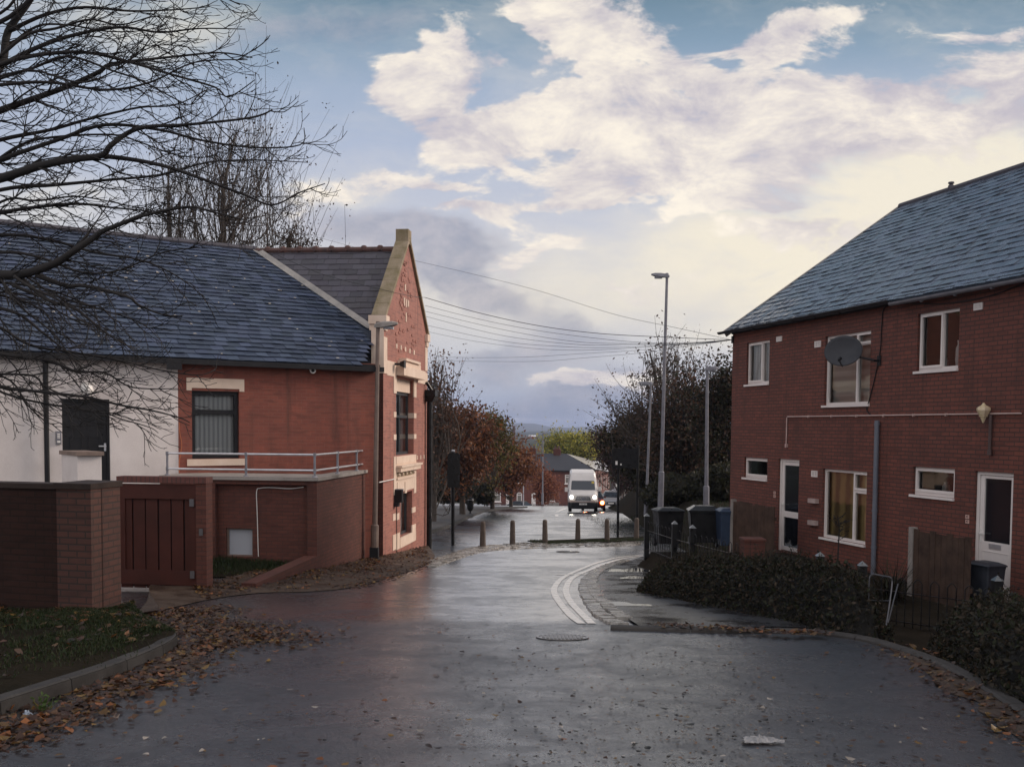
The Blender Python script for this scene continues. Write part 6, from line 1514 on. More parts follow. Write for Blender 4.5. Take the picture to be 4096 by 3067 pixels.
# dark clipped bushes behind the far pavement and under the trees
def bush(name, label, base, blobs, cols, n, ls, seed, hull=DKGRN[2], cat='bush', group=None, lm_=None, stalk=True):
    rr = random.Random(seed); t_ = thing(name, base, label, cat, group); mb = MB(); mh = MB()
    for c, r, w in blobs:
        c = V(c); ni, nj = 14, 9; vs, fs = [], []
        for j in range(nj + 1):
            for i in range(ni):
                th, ph = math.pi * j / nj, 2 * math.pi * i / ni; d = V((math.sin(th) * math.cos(ph), math.sin(th) * math.sin(ph), math.cos(th)))
                f = .80 + .22 * noise.noise(d * 2 + V((seed, c.x, 0))); vs.append(c + V((d.x * r[0], d.y * r[1], d.z * r[2])) * f)
        for j in range(nj):
            for i in range(ni): fs.append((j * ni + i, (j + 1) * ni + i, (j + 1) * ni + (i + 1) % ni, j * ni + (i + 1) % ni))
        mh.mesh(vs, fs)
        for k in range(int(n * w)):
            d = V((rr.gauss(0, 1), rr.gauss(0, 1), rr.gauss(0, 1))).normalized(); f = .80 + .22 * noise.noise(d * 2 + V((seed, c.x, 0))) + rr.uniform(-.06, .14) + .08 * noise.noise(d * 7)
            mb.col = pick(rr, cols); leaf(mb, c + V((d.x * r[0], d.y * r[1], d.z * r[2])) * f, ls * rr.uniform(.6, 1.3), rr)
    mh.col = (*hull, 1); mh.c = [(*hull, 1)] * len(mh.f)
    mh.build('inner_hull', leaf_m, t_, uv=False, attr=True); mb.build('foliage', lm_ or leaf_m, t_, uv=False, attr=True)  # dark hull added to close the view through the leaves
    return t_
bush('hedge', 'very dark clipped hedge along the far pavement behind the bin', base_at(1800, 76), [E(1700, 1960, 76, 70, 60, 1, 1.5), E(1790, 1955, 76, 70, 62, 1, 1.5), E(1870, 1965, 77, 60, 55, 1, 1.5), E(1935, 1975, 78, 50, 45, .8, 1.5)], DKGRN, 1500, .13, 61, cat='hedge')
bush('bush', 'dark undergrowth beneath the bank trees behind the bins', base_at(2760, 44), [E(2700, 1960, 46, 110, 75, 1, 1.5), E(2830, 1950, 44, 100, 80, 1, 1.5), E(2900, 1930, 42, 80, 90, 1, 1.2), E(2640, 1980, 49, 80, 60, .8, 1.5)], DKGRN + [(.04, .04, .018)], 1500, .1, 62)

# ---- the two dark hedges along the right kerb
HCOL = [(.020, .020, .014), (.030, .027, .016), (.040, .031, .02), (.014, .014, .011), (.026, .032, .014), (.055, .038, .024)]
def mound(name, label, poly, hf, n, ls, seed):
    """a hedge with a lumpy top over a ground outline"""
    rr = random.Random(seed); cx = sum(p[0] for p in poly) / len(poly); cy = sum(p[1] for p in poly) / len(poly); gg = lambda x, y: max(ground_h(x, y), gz(y) - .05 if x < xr(y) else -9)
    t_ = thing(name, V((cx, cy, gg(cx, cy))), label, 'hedge')
    def edge(x, y):
        best = 9
        for a, b in zip(poly, poly[1:] + poly[:1]):
            ex, ey = b[0] - a[0], b[1] - a[1]; L = math.hypot(ex, ey); dd = ((x - a[0]) * -ey + (y - a[1]) * ex) / L; best = min(best, dd)
        return best
    def top(x, y, pad=0.0):
        e = edge(x, y)
        if e <= -pad: return None
        k = 1 - max(0, 1 - (e + pad) / .55) ** 2; q = V((x * 1.5, y * 1.5, seed))
        return gg(x, y) + hf(x, y) * k * (.86 + .20 * noise.noise(q) + .10 * noise.noise(q * 3.1))
    x0, x1 = min(p[0] for p in poly), max(p[0] for p in poly); y0, y1 = min(p[1] for p in poly), max(p[1] for p in poly)
    mh = MB(); st = .16; vs, ix = [], {}
    nx_, ny_ = int((x1 - x0) / st) + 1, int((y1 - y0) / st) + 1
    for j in range(ny_ + 1):
        for i in range(nx_ + 1):
            x, y = x0 + i * st, y0 + j * st; z = top(x, y); g0_ = gg(x, y) - .1
            ix[i, j] = len(vs); vs.append(V((x, y, g0_ if z is None else g0_ + (z - g0_) * .86)))
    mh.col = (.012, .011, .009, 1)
    mh.mesh(vs, [(ix[i, j], ix[i + 1, j], ix[i + 1, j + 1], ix[i, j + 1]) for j in range(ny_) for i in range(nx_) if edge(x0 + (i + .5) * st, y0 + (j + .5) * st) > -.15]); mh.build('inner_hull', leaf_m, t_, uv=False, attr=True)  # dark hull added under the leaves, closing the view into the hedge
    mb = MB(); k = 0
    while k < n:
        x, y = rr.uniform(x0 - .1, x1 + .1), rr.uniform(y0 - .1, y1 + .1); z = top(x, y, .08)
        if z is None: continue
        g0_ = gg(x, y); e = edge(x, y); f = rr.random() ** (.5 if e < .5 else .12)
        hh = g0_ + (z - g0_) * (.12 + .95 * f) + rr.gauss(0, .02)
        if e > .6 and f < .8: continue
        mb.col = pick(rr, HCOL); leaf(mb, V((x, y, hh)), ls * rr.uniform(.55, 1.3), rr); k += 1
        if rr.random() < .05:                              # wiry shoots
            d = V((rr.gauss(0, .5), rr.gauss(0, .5) - .1, 1)).normalized() if e > .4 else V((rr.gauss(0, .4) + (x - cx) * .25, rr.gauss(0, .3) - .5, .4)).normalized()
            q, _ = wander(V((x, y, hh)), d, rr.uniform(.08, .25), 3, rr, .25, 0, .12); mb.tube(q, [.0035, .003, .0025, .0015], 3, cap=False)
            for p in q[1:]: mb.col = pick(rr, HCOL); leaf(mb, p, ls * .6, rr)
    mb.build('foliage', leaf_m, t_, uv=False, attr=True); return t_
hl = gp(2545, 2488); h2 = gp(2700, 2508); h3 = gp(3060, 2522); h4 = gp(3420, 2545); h5 = gp(3570, 2575)
mound('hedge', 'large dark wiry hedge between the setts and the iron fence', [(hl.x, hl.y), (h2.x, h2.y), (h3.x, h3.y), (h4.x, h4.y), (h5.x, h5.y), (4.55, 12.4), (4.75, 15.6), (4.0, 18.6), (3.0, 20.0), (2.35, 18.2), (1.75, 15.5)], lambda x, y: .84 - .055 * (y - 13) + .06 * max(0, min(x, 4.2) - 2.5), 30000, .032, 71)
k1, k2, k3, k4 = gp(3665, 2630), gp(3800, 2690), gp(4096, 2870), gp(4500, 3200)
mound('hedge', 'second dark hedge near the kerb below the white door, cut by the frame', [(k1.x, k1.y), (k2.x, k2.y), (k3.x, k3.y), (k4.x, k4.y), (5.6, 5.2), (6.1, 9.6), (5.6, 11.8), (4.9, 11.9)], lambda x, y: .92, 24000, .030, 72)
# sapling before the curtained window and a dark shrub by the grey pipe
sp0 = at(3350, 2170, 17.6); sap = thing('sapling', V((sp0.x, sp0.y, GARDEN)), 'bare dark sapling in front of the gold curtained window', 'sapling'); rr = random.Random(33)
mb = MB(); st_p = [V((sp0.x, sp0.y, GARDEN - .05)), V((sp0.x + .02, sp0.y, sp0.z)), at(3357, 2110, 17.6), at(3350, 2062, 17.6)]; mb.tube(spline(st_p, 4), [.014] * 4 + [.011] * 4 + [.008] * 4 + [.004], 5)
mb.build('stem', bark_dark, sap); mb = MB()
for k in range(26):
    p = at(3352 + rr.uniform(-4, 4), rr.uniform(2068, 2165), 17.6); d = V((rr.choice((-1, 1)) * rr.uniform(.5, 1), rr.gauss(0, .4), rr.uniform(.1, .8))); q, _ = wander(p, d, rr.uniform(.08, .24), 4, rr, .25, .2); mb.tube(q, [.005, .004, .0035, .003, .002], 3, cap=False)
    for p in q[2:]: mb.col = (.012, .012, .009, 1); leaf(mb, p, .022, rr)
mb.build('twigs', bark_dark, sap)
tuft = at(3560, 2215, 17.0); tf_ = thing('spiky_shrub', V((tuft.x, tuft.y, GARDEN)), 'dark spiky shrub by the foot of the grey downpipe', 'shrub'); mb = MB()
for k in range(160):
    d = V((rr.gauss(0, .6), rr.gauss(0, .6), rr.uniform(.5, 1.2))).normalized(); q, _ = wander(V((tuft.x + rr.gauss(0, .08), tuft.y + rr.gauss(0, .08), GARDEN + .05)), d, rr.uniform(.45, .95), 5, rr, .12, 0, .16); s = V((-d.y, d.x, 0)).normalized() * .014
    mb.col = pick(rr, HCOL); 
    for i in range(5): mb.face(q[i] - s * (1 - i / 5), q[i] + s * (1 - i / 5), q[i + 1] + s * (1 - (i + 1) / 5.2), q[i + 1] - s * (1 - (i + 1) / 5.2))
mb.build('foliage', leaf_m, tf_, uv=False, attr=True)

# ---- grass and fallen leaves
GR = [(.017, .031, .009), (.024, .040, .011), (.014, .026, .008), (.032, .042, .013), (.036, .034, .015)]
def grass(name, pts_fn, n, h, seed, label=None):
    rr = random.Random(seed); mb = MB(); k = 0
    while k < n:
        p = pts_fn(rr)
        if p is None: k += 1; continue
        hh = h * rr.uniform(.4, 1.3); d = V((rr.gauss(0, .45), rr.gauss(0, .45), 1)).normalized(); s = V((rr.gauss(0, 1), rr.gauss(0, 1), 0)).normalized() * .0045 * (1 + hh * 3)
        b2 = p + d * hh * .6; tip = p + d * hh + V((rr.gauss(0, .3), rr.gauss(0, .3), -.1)) * hh * .5
        mb.col = pick(rr, GR); mb.face(p - s, p + s, b2 + s * .7, b2 - s * .7); mb.face(b2 - s * .7, b2 + s * .7, tip); k += 1
    return tag(mb.build(name, leaf_m, uv=False, attr=True), kind='stuff')
def verge_pt(rr):
    i = int(rr.random() * (len(VERGE) - 1)); j = int((rr.random() ** .55) * NN); 
    if j < 2 and rr.random() < .75: return None
    a, b = VERGE[i], VERGE[i + 1]; f, g_ = rr.random(), rr.random(); jj = min(NN - 1, j); p = a[jj].lerp(a[jj + 1], f).lerp(b[jj].lerp(b[jj + 1], f), g_)
    if p.x > -4.55 and p.y > 11.2 and rr.random() < .8: return None
    if noise.noise(p * 1.3) < -.25 + (.3 if jj < 4 else 0) and rr.random() < .85: return None
    return p
grass('grass', verge_pt, 110000, .048, 81)
lw0 = LF.p(tl_, 0, -.35); lw1 = LF.p(0, 0, .0)
def well_pt(rr):
    f, g_ = rr.random(), rr.random(); p = LF.p(tl_ - .3 + (-.1 - tl_) * f, 0, -.12 + 1.9 * g_ * (1 - .6 * f)); p.z = gz(p.y) + .05 + .26 * (1 - g_) * (1 - .5 * f); return None if g_ > .7 and rr.random() < .6 else p
mb = MB()
for k in range(10):
    for j in range(6):
        def wp_(i, l): f, g_ = i / 10, l / 6; p = LF.p(tl_ - .5 + (.25 - tl_) * f, 0, -.135 + 2.0 * g_ * (1 - .6 * f)); p.z = gz(p.y) + .02 + .28 * (1 - g_) * (1 - .5 * f) + .015 * noise.noise(p * 3); return p
        mb.face(wp_(k, j), wp_(k + 1, j), wp_(k + 1, j + 1), wp_(k, j + 1))
tag(mb.build('earth', soil), kind='structure')
grass('grass', well_pt, 4500, .10, 82)
ip = [gp(*q) for q in ISLAND]
def isl_pt(rr):
    u = 2120 + 480 * rr.random() ; v = (2164 if u < 2190 else 2171 - (u - 2190) * .02) + rr.uniform(-9, 2) + (u - 2350) * -.02; p = gp(u, v, .06); return p
grass('grass', isl_pt, 4500, .05, 83)
def bank_pt(rr):
    x, y = rr.uniform(4.2, 10), rr.uniform(27, 60); return V((x, y, ground_h(x, y)))
grass('grass', bank_pt, 9000, .16, 84)
LEAFC = [(.085, .038, .020), (.065, .030, .018), (.11, .050, .022), (.045, .024, .016), (.13, .075, .03), (.06, .036, .026), (.035, .02, .015), (.10, .055, .03), (.05, .028, .02), (.20, .12, .035), (.22, .085, .03)]
def scatter(name, fn, n, s, seed, cols=LEAFC, tilt=.24, m=None):
    rr = random.Random(seed); mb = MB(); k = 0
    while k < n:
        k += 1; r = fn(rr)
        if r is None: continue
        p, hz_ = r; mb.col = pick(rr, cols); sz = s * rr.uniform(.4, 1.5); nn = V((rr.gauss(0, tilt), rr.gauss(0, tilt), 1)).normalized()
        a = nn.orthogonal().normalized(); a = Matrix.Rotation(rr.uniform(0, 6.3), 3, nn) @ a; b = nn.cross(a); c = p + UP * (hz_ + sz * .15 + abs(nn.x) * sz * .5)
        cu = rr.uniform(-.3, .45) * sz; w = sz * rr.uniform(.5, .9)
        e = [c - a * sz + nn * cu, c - a * sz * .3 - b * w, c + a * sz * .45 - b * w * .75, c + a * sz * 1.1 + nn * cu, c + a * sz * .35 + b * w * .8 + nn * cu * .4, c - a * sz * .35 + b * w]
        mid = c - nn * cu * .1
        mb.face(e[0], e[1], mid); mb.face(e[1], e[2], mid); mb.face(e[2], e[3], mid); mb.face(e[3], e[4], mid); mb.face(e[4], e[5], mid); mb.face(e[5], e[0], mid)
    return tag(mb.build(name, m or wet_leaf, uv=False, attr=True), kind='stuff')
def px_band(path, spread, dz=.02, power=1.0):
    P_ = spline([gp(u, v) for u, v in path], 6)
    def fn(rr):
        f = rr.random() * (len(P_) - 1.001); i = int(f); p = P_[i].lerp(P_[i + 1], f - i); p = p + V((rr.gauss(0, spread), rr.gauss(0, spread), 0))
        if math.sqrt(rr.random()) < .0: return None
        p.z = gz(p.y); return p, dz * .4 + rr.random() * .014
    return fn
scatter('leaves', px_band([(740, 2490), (860, 2515), (960, 2540), (1060, 2570)], .38), 1900, .031, 91)
scatter('leaves', px_band([(420, 2780), (520, 2740), (640, 2680), (760, 2600), (860, 2570)], .25), 1500, .031, 92)
scatter('leaves', px_band([(-100, 2990), (60, 2930), (200, 2880), (330, 2830)], .24), 800, .031, 93)
scatter('leaves', px_band([(560, 2470), (700, 2460), (840, 2440)], .25), 1300, .032, 94)
def strip_pt(rr):
    A_, B_ = STRIP; f = (.22 + .72 * rr.random()) * (len(A_) - 1.001); i = int(f); k = rr.random() ** .6; k = min(1, k)
    p = A_[i].lerp(A_[i + 1], f - i).lerp(B_[i].lerp(B_[i + 1], f - i), k)
    if noise.noise(p * 1.1) < -.05 and rr.random() < .7: return None
    p.z = gz(p.y) + .012 + .10 * k; return p, .004 + rr.random() * .012
scatter('leaves', strip_pt, 3600, .031, 95); scatter('leaves', strip_pt, 2200, .016, 96, LEAFC + BROWN)
scatter('leaves', px_band([(1400, 2350), (1520, 2320), (1690, 2262), (1740, 2235)], .16), 700, .03, 102)
scatter('leaves', lambda rr: (lambda p: None if p is None else (p, .015))(verge_pt(rr)), 2200, .036, 97)
scatter('leaves', px_band([(2640, 2515), (2900, 2530), (3100, 2545), (3300, 2550)], .09, .12), 420, .032, 98)
scatter('leaves', px_band([(3610, 2600), (3800, 2700), (3950, 2790), (4096, 2900), (4250, 3010)], .2), 620, .032, 99)
def open_road(rr):
    v = rr.uniform(2450, 3100); u = rr.uniform(200, 4100); p = gp(u, v)
    if p.x > xr(p.y) - .1: return None
    return p, .010
scatter('leaves', open_road, 520, .022, 100, LEAFC + [(.03, .025, .02), (.35, .31, .27), (.02, .018, .016)], .12)
def mid_road(rr):
    u = 2700 + rr.gauss(0, 520); v = rr.uniform(2560, 3100); p = gp(u, v)
    if p.x > xr(p.y) - .1: return None
    return p, .009
scatter('leaves', mid_road, 1400, .011, 101, [(.03, .025, .02), (.22, .19, .16), (.02, .018, .016), (.13, .08, .05), (.08, .07, .06)], .18)
def on_hedge(rr):
    u, v = rr.choice(((2790, 2240), (2890, 2252), (3345, 2330), (3120, 2430), (3150, 2440), (3200, 2480), (2770, 2246))); p = at(u + rr.gauss(0, 12), v + rr.gauss(0, 8), 12.9 + rr.random()); return p, 0
def mush(name, path, w, seed):
    P_ = spline([gp(u, v) for u, v in path], 8); mb = MB(); rr = random.Random(seed); L_ = len(P_)
    for i in range(L_ - 1):
        for j in range(-4, 4):
            def q(a, b):
                p = P_[a]; d = P_[min(a + 1, L_ - 1)] - P_[max(a - 1, 0)]; d.z = 0; d.normalize(); s_ = V((-d.y, d.x, 0)); e = b / 4; k = w * (.6 + .5 * noise.noise(V((a * .35, seed, b * .1)))) * (1 - (abs(2 * a / (L_ - 1) - 1)) ** 3)
                x = p + s_ * e * k; return V((x.x, x.y, gz(x.y) + .006 + .012 * max(0, 1 - e * e) * (1 + noise.noise(x * 9))))
            mb.face(q(i, j), q(i + 1, j), q(i + 1, j + 1), q(i, j + 1))
    return tag(mb.build(name, MATS['dirt'], smooth=True), kind='stuff')
mush('leaf_litter', [(640, 2480), (760, 2500), (900, 2530), (1060, 2570)], .75, 1); mush('leaf_litter', [(330, 2800), (520, 2740), (640, 2680), (760, 2600), (880, 2560)], .42, 2); mush('leaf_litter', [(3560, 2590), (3800, 2710), (3960, 2800), (4110, 2910), (4300, 3040)], .30, 3)
# weed in the gutter
wd_ = gp(180, 2850); wt = thing('weed', wd_, 'small green weed with a yellow leaf growing in the gutter', 'weed'); rr = random.Random(17); mb = MB()
for k in range(24):
    d = V((rr.gauss(0, .5), rr.gauss(0, .5), 1)).normalized(); q, _ = wander(wd_ + V((rr.gauss(0, .02), rr.gauss(0, .02), 0)), d, rr.uniform(.05, .15), 3, rr, .2); mb.col = (.06, .10, .025, 1) if k else (.3, .2, .03, 1); mb.tube(q, [.002] * 4, 3, cap=False); leaf(mb, q[-1], .022, rr)
mb.build('foliage', leaf_m, wt, uv=False, attr=True)
# ------------------------------------------------------------------ vehicles
def emis(name, c, s):
    def fn(t, b):
        b.inputs['Emission Color'].default_value = (*c, 1); b.inputs['Emission Strength'].default_value = s
    return mat(name, c, .3, fn=fn)
van_white = mat('van_white', rough=.25, fn=worn((.62, .59, .57), (.72, .69, .67), 1.5, 0)); van_dirty = mat('van_dirty', rough=.4, fn=worn((.32, .22, .19), (.5, .42, .39), 1.5, 0))
car_red = mat('car_red', (.09, .018, .014), .25); car_silver = mat('car_silver', (.35, .35, .37), .25, .4); car_dark = mat('car_dark', (.03, .034, .04), .25)
chrome = mat('chrome', (.7, .7, .72), .15, .9); tyre_m = mat('tyre', (.012, .012, .013), .8); head_m = emis('headlight_on', (1.0, .93, .78), 14.0); amber = emis('indicator_on', (1.0, .16, .02), 6.0); ambcore = emis('lamp_core', (1, .85, .6), 12.0)
def vehicle(loc, yaw):
    Rm = Matrix.Rotation(yaw, 3, 'Z'); L = V(loc)
    return lambda x, y, z: L + Rm @ V((x, y, z))         # x to our right, y away, z up
def sections(mb, q, secs, bev=.12):
    rings = []
    for y, zb, zt_, wb, wt in secs:
        b = bev; zm = zb + (zt_ - zb) * .5
        rings.append([q(-wb + b * .5, y, zb), q(wb - b * .5, y, zb), q(wb, y, zb + b), q(wb, y, zm), q(wt + .0, y, zt_ - b), q(wt - b * .8, y, zt_), q(-wt + b * .8, y, zt_), q(-wt, y, zt_ - b), q(-wb, y, zm), q(-wb, y, zb + b)])
    mb.loft(rings)
def wheel(q, x, y, r, w, parent):
    mb = MB(); mb.tube([q(x - w / 2, y, r), q(x + w / 2, y, r)], r, 20); o = mb.build('wheel', tyre_m, parent)
    s = 1 if x > 0 else -1; mb = MB(); mb.tube([q(x + s * w * .5, y, r), q(x + s * (w * .5 + .012), y, r)], r * .62, 14); mb.build('rim', galv_dull, o)
vy = 70.0; vl = V((at(2333, 2000, vy).x, vy, gz(vy)))
van = thing('van', vl, 'white high roofed van with lit headlights driving towards the bollards', 'van'); q = vehicle(vl, -.05)
sl0 = -.055                                              # the road falls away under the van
mb = MB(); sections(mb, q, [(.55, .72, 1.18, .90, .80), (.72, .62, 1.30, .99, .90), (.95, .60, 1.38, 1.02, .95), (1.25, .58, 1.50, 1.03, .97), (1.62, .56, 2.16, 1.03, .90), (1.78, .56, 2.44, 1.03, .88), (1.95, .56, 2.66, 1.03, .86), (2.4, .56, 2.74, 1.03, .88), (5.9, .56, 2.74, 1.03, .90), (6.0, .6, 2.66, 1.0, .87)], .14); mb.build('body', van_white, van)
mb = MB(); sections(mb, q, [(.46, .28, .66, .80, .78), (.58, .24, .74, .98, .96), (.9, .26, .72, 1.035, 1.03), (1.2, .28, .62, 1.035, 1.03), (5.9, .3, .58, 1.035, 1.03)], .08); mb.build('bumper', black_paint, van)
mb = MB(); sections(mb, q, [(.52, .66, .82, .86, .84), (.64, .68, .84, 1.0, .98), (.92, .66, .84, 1.037, 1.035)], .05); mb.build('lower_front', van_dirty, van)
def vquad(mb, pts, off=0.0): mb.face(*[q(x, y - off, z) for x, y, z in pts])
mb = MB(); vquad(mb, [(-.80, 1.27, 1.44), (.80, 1.27, 1.44), (.83, 1.33, 1.54), (.79, 1.60, 2.06), (.74, 1.64, 2.12), (-.74, 1.64, 2.12), (-.79, 1.60, 2.06), (-.83, 1.33, 1.54)], .06); mb.build('windscreen', mat('van_glass', (.035, .045, .06), .12, spec=.6), van)
mb = MB(); mb.extrude([q(x, 1.20, z) for x, z in ((-.87, 1.40), (.87, 1.40), (.90, 1.44), (-.90, 1.44))], q(0, .02, 0) - q(0, 0, 0)); mb.build('scuttle', black_paint, van)
for s in (-1, 1):
    mb = MB(); pts = [q(s * x, .60 if x < .85 else .72, z) for x, z in ((.60, .98), (.90, .92), (.97, 1.02), (.95, 1.18), (.80, 1.20), (.60, 1.10))]; mb.extrude(pts if s > 0 else pts[::-1], q(0, -.06, 0) - q(0, 0, 0)); hl_ = mb.build('headlight', chrome, van, merge=True)
    mb = MB(); c = q(s * .79, .52, 1.06); d_ = q(0, -1, 0) - q(0, 0, 0); mb.tube([c, c + d_ * .03, c + d_ * .045], [.105, .10, .06], 14); mb.build('bulb', head_m, hl_)
    mb = MB(); mb.bbox(0, 0, 0, 0, 0, 0) if False else None
    x0 = 1.05 if s > 0 else -1.25; zz = 1.42 if s > 0 else 1.36
    A_ = [q(x0 + a, 1.35 + b, zz) for a, b in ((0, 0), (.20, 0), (.20, .14), (0, .14))]; mb.box8(A_ + [k + UP * .30 for k in A_]); mr = mb.build('mirror', van_white, van)
    mb = MB(); A_ = [q(s * a, 1.42 + b, zz + .04) for a, b in ((.99, 0), (1.06, 0), (1.06, .05), (.99, .05))]; 
    if s < 0: A_ = A_[::-1]
    mb.box8(A_ + [k + UP * .06 for k in A_]); mb.build('arm', black_paint, mr)
    for yy in (1.15, 4.7): wheel(q, s * .88, yy, .345, .23, van)
mb = MB(); gr = [(-.50, .74), (.50, .74), (.55, .84), (.47, 1.04), (.40, 1.10), (-.40, 1.10), (-.47, 1.04), (-.55, .84)]; mb.extrude([q(x, .53, z) for x, z in gr], q(0, .1, 0) - q(0, 0, 0)); g_ = mb.build('grille', black_paint, van, merge=True)
for zz, hw in ((.80, .50), (.89, .51), (.98, .48), (1.06, .42)):
    mb = MB(); A_ = [q(a, .50 + b, zz - .018) for a, b in ((-hw, 0), (hw, 0), (hw, .04), (-hw, .04))]; mb.box8(A_ + [k + UP * .036 for k in A_]); mb.build('grille_bar', chrome, g_)
mb = MB(); mb.extrude([q(.105 * math.cos(a), .495, .935 + .042 * math.sin(a)) for a in [2 * math.pi * k / 18 for k in range(18)]], q(0, .02, 0) - q(0, 0, 0)); mb.build('emblem', mat('blue_oval', (.02, .03, .06), .3), g_, merge=True)
mb = MB(); A_ = [q(a, .42 + b, .53) for a, b in ((-.26, 0), (.26, 0), (.26, .03), (-.26, .03))]; mb.box8(A_ + [k + UP * .112 for k in A_]); pl = mb.build('number_plate', white_plastic, van)
text_mesh('lettering', 'PX66 YBR', .085, black_paint, pl, q(0, .416, .585), q(1, 0, 0) - q(0, 0, 0), (0, 0, 1), .002)
mb = MB(); vquad(mb, [(.60, 1.56, 1.94), (.75, 1.56, 1.94), (.73, 1.625, 2.07), (.60, 1.625, 2.07)], .085); sk = mb.build('sticker', mat('yellow', (.75, .55, .06), .5), van)
mb = MB(); vquad(mb, [(.63, 1.575, 1.97), (.68, 1.575, 1.97), (.70, 1.60, 2.02), (.63, 1.60, 2.02)], .09); mb.build('sticker_mark', black_paint, sk)
for s in (-1, 1):
    mb = MB(); vquad(mb, [(s * .52 - .2, 1.10, 1.385), (s * .52 + .2, 1.10, 1.385), (s * .52 + .2, 1.13, 1.41), (s * .52 - .2, 1.13, 1.41)], .05); mb.build('vent', black_paint, van)

def car(loc, yaw, m, label, lit=None, L=4.1, H=1.45, W=.87):
    t_ = thing('car', loc, label, 'car'); q = vehicle(loc, yaw)
    mb = MB(); sections(mb, q, [(.0, .38, .66, W * .82, W * .78), (.15, .28, .76, W * .96, W * .90), (.6, .24, .86, W, W * .92), (1.15, .24, .96, W, W * .93), (3.4, .24, 1.0, W, W * .93), (L - .1, .28, .95, W * .95, W * .85), (L, .4, .8, W * .85, W * .78)], .09); mb.build('body', m, t_)
    mb = MB(); sections(mb, q, [(1.05, .90, .98, W * .90, W * .86), (1.75, .92, H - .05, W * .90, W * .68), (2.2, .92, H, W * .90, W * .68), (3.0, .92, H - .02, W * .90, W * .67), (3.85, .92, 1.02, W * .88, W * .80)], .05); cb = mb.build('cabin', dark_glass, t_)
    mb = MB(); sections(mb, q, [(1.72, H - .07, H + .0, W * .70, W * .66), (2.2, H - .05, H + .035, W * .71, W * .67), (3.0, H - .06, H + .015, W * .70, W * .66)], .03); mb.build('roof', m, t_)
    for s in (-1, 1):
        mb = MB(); pts = [q(s * x, .06, z) for x, z in ((W * .48, .60), (W * .86, .58), (W * .90, .72), (W * .60, .74))]; mb.extrude(pts if s > 0 else pts[::-1], q(0, -.05, 0) - q(0, 0, 0)); h_ = mb.build('headlight', chrome if not lit else amber, t_, merge=True)
        if lit:
            c = q(s * W * .72, -.02, .66); d_ = q(0, -1, 0) - q(0, 0, 0); mb = MB(); mb.tube([c, c + d_ * .03], [.17, .15], 14); mb.build('lamp_ring', amber, h_); mb = MB(); mb.tube([c + d_ * .03, c + d_ * .045], [.10, .08], 12); mb.build('bulb', ambcore, h_)
        for yy in (.75, 3.3): wheel(q, s * (W - .08), yy, .30, .19, t_)
        mb = MB(); A_ = [q(s * (W + .02) + a, 1.3 + b, .93) for a, b in ((-.06, 0), (.06, 0), (.06, .1), (-.06, .1))]; mb.box8(A_ + [k + UP * .13 for k in A_]); mb.build('mirror', m, t_)
    mb = MB(); mb.extrude([q(x, .02, z) for x, z in ((-.42, .40), (.42, .40), (.36, .58), (-.36, .58))], q(0, -.04, 0) - q(0, 0, 0)); mb.build('grille', black_paint, t_, merge=True)
    mb = MB(); mb.extrude([q(x, -.022, z) for x, z in ((-.26, .42), (.26, .42), (.26, .53), (-.26, .53))], q(0, -.02, 0) - q(0, 0, 0)); mb.build('number_plate', white_plastic, t_, merge=True)
    return t_
cx_ = at(2422, 2000, 77).x - .87; car(V((cx_, 77, gz(77))), -.04, car_red, 'dark red car with glowing orange headlight behind the white van', True)
car(V((at(2444, 2000, 94).x, 94, gz(94))), -.1, car_silver, 'silver car parked behind the dark red car')
car(V((at(2142, 2000, 128).x, 128.5, gz(129.5))), .9, car_dark, 'dark car whose roof shows over the road crest before the terrace')
car(V((at(2578, 2000, 108).x, 108, gz(108) + .0)), -.1, car_silver, 'pale car parked under the dark trees beyond the black board')

# ------------------------------------------------------------------ terrace, shops and far things
def far_window(parent, F, u0, v0, u1, v1, fr=.11, name='window'):
    a, b_, c, d = F.quad((u0, v0), (u1, v0), (u0, v1), (u1, v1)); mb = MB(); frame_bars(mb, F, a, b_, c, d, fr, .002, .06, [], [(a + fr, b_ - fr, d - (d - c) * .28)]); o = mb.build('window', upvc, parent)
    mb = MB(); mb.fbox(F, a + fr, b_ - fr, c + fr, d - fr, .0025, .02); mb.build('pane', mat('far_glass', (.20, .19, .17), .3) if 'far_glass' not in MATS else MATS['far_glass'], o)
    mb = MB(); mb.fbox(F, a - .1, b_ + .1, c - .12, c, .002, .15); mb.build('sill', upvc, o)
YT = 150.0; TFr = Frame(at(2381, 1876, YT).x, YT, 1, 0.0); ez_ = at(2200, 1876, YT).z; rz_ = at(2200, 1813, YT + 4.2).z; gb_ = gz(YT) - 1.2
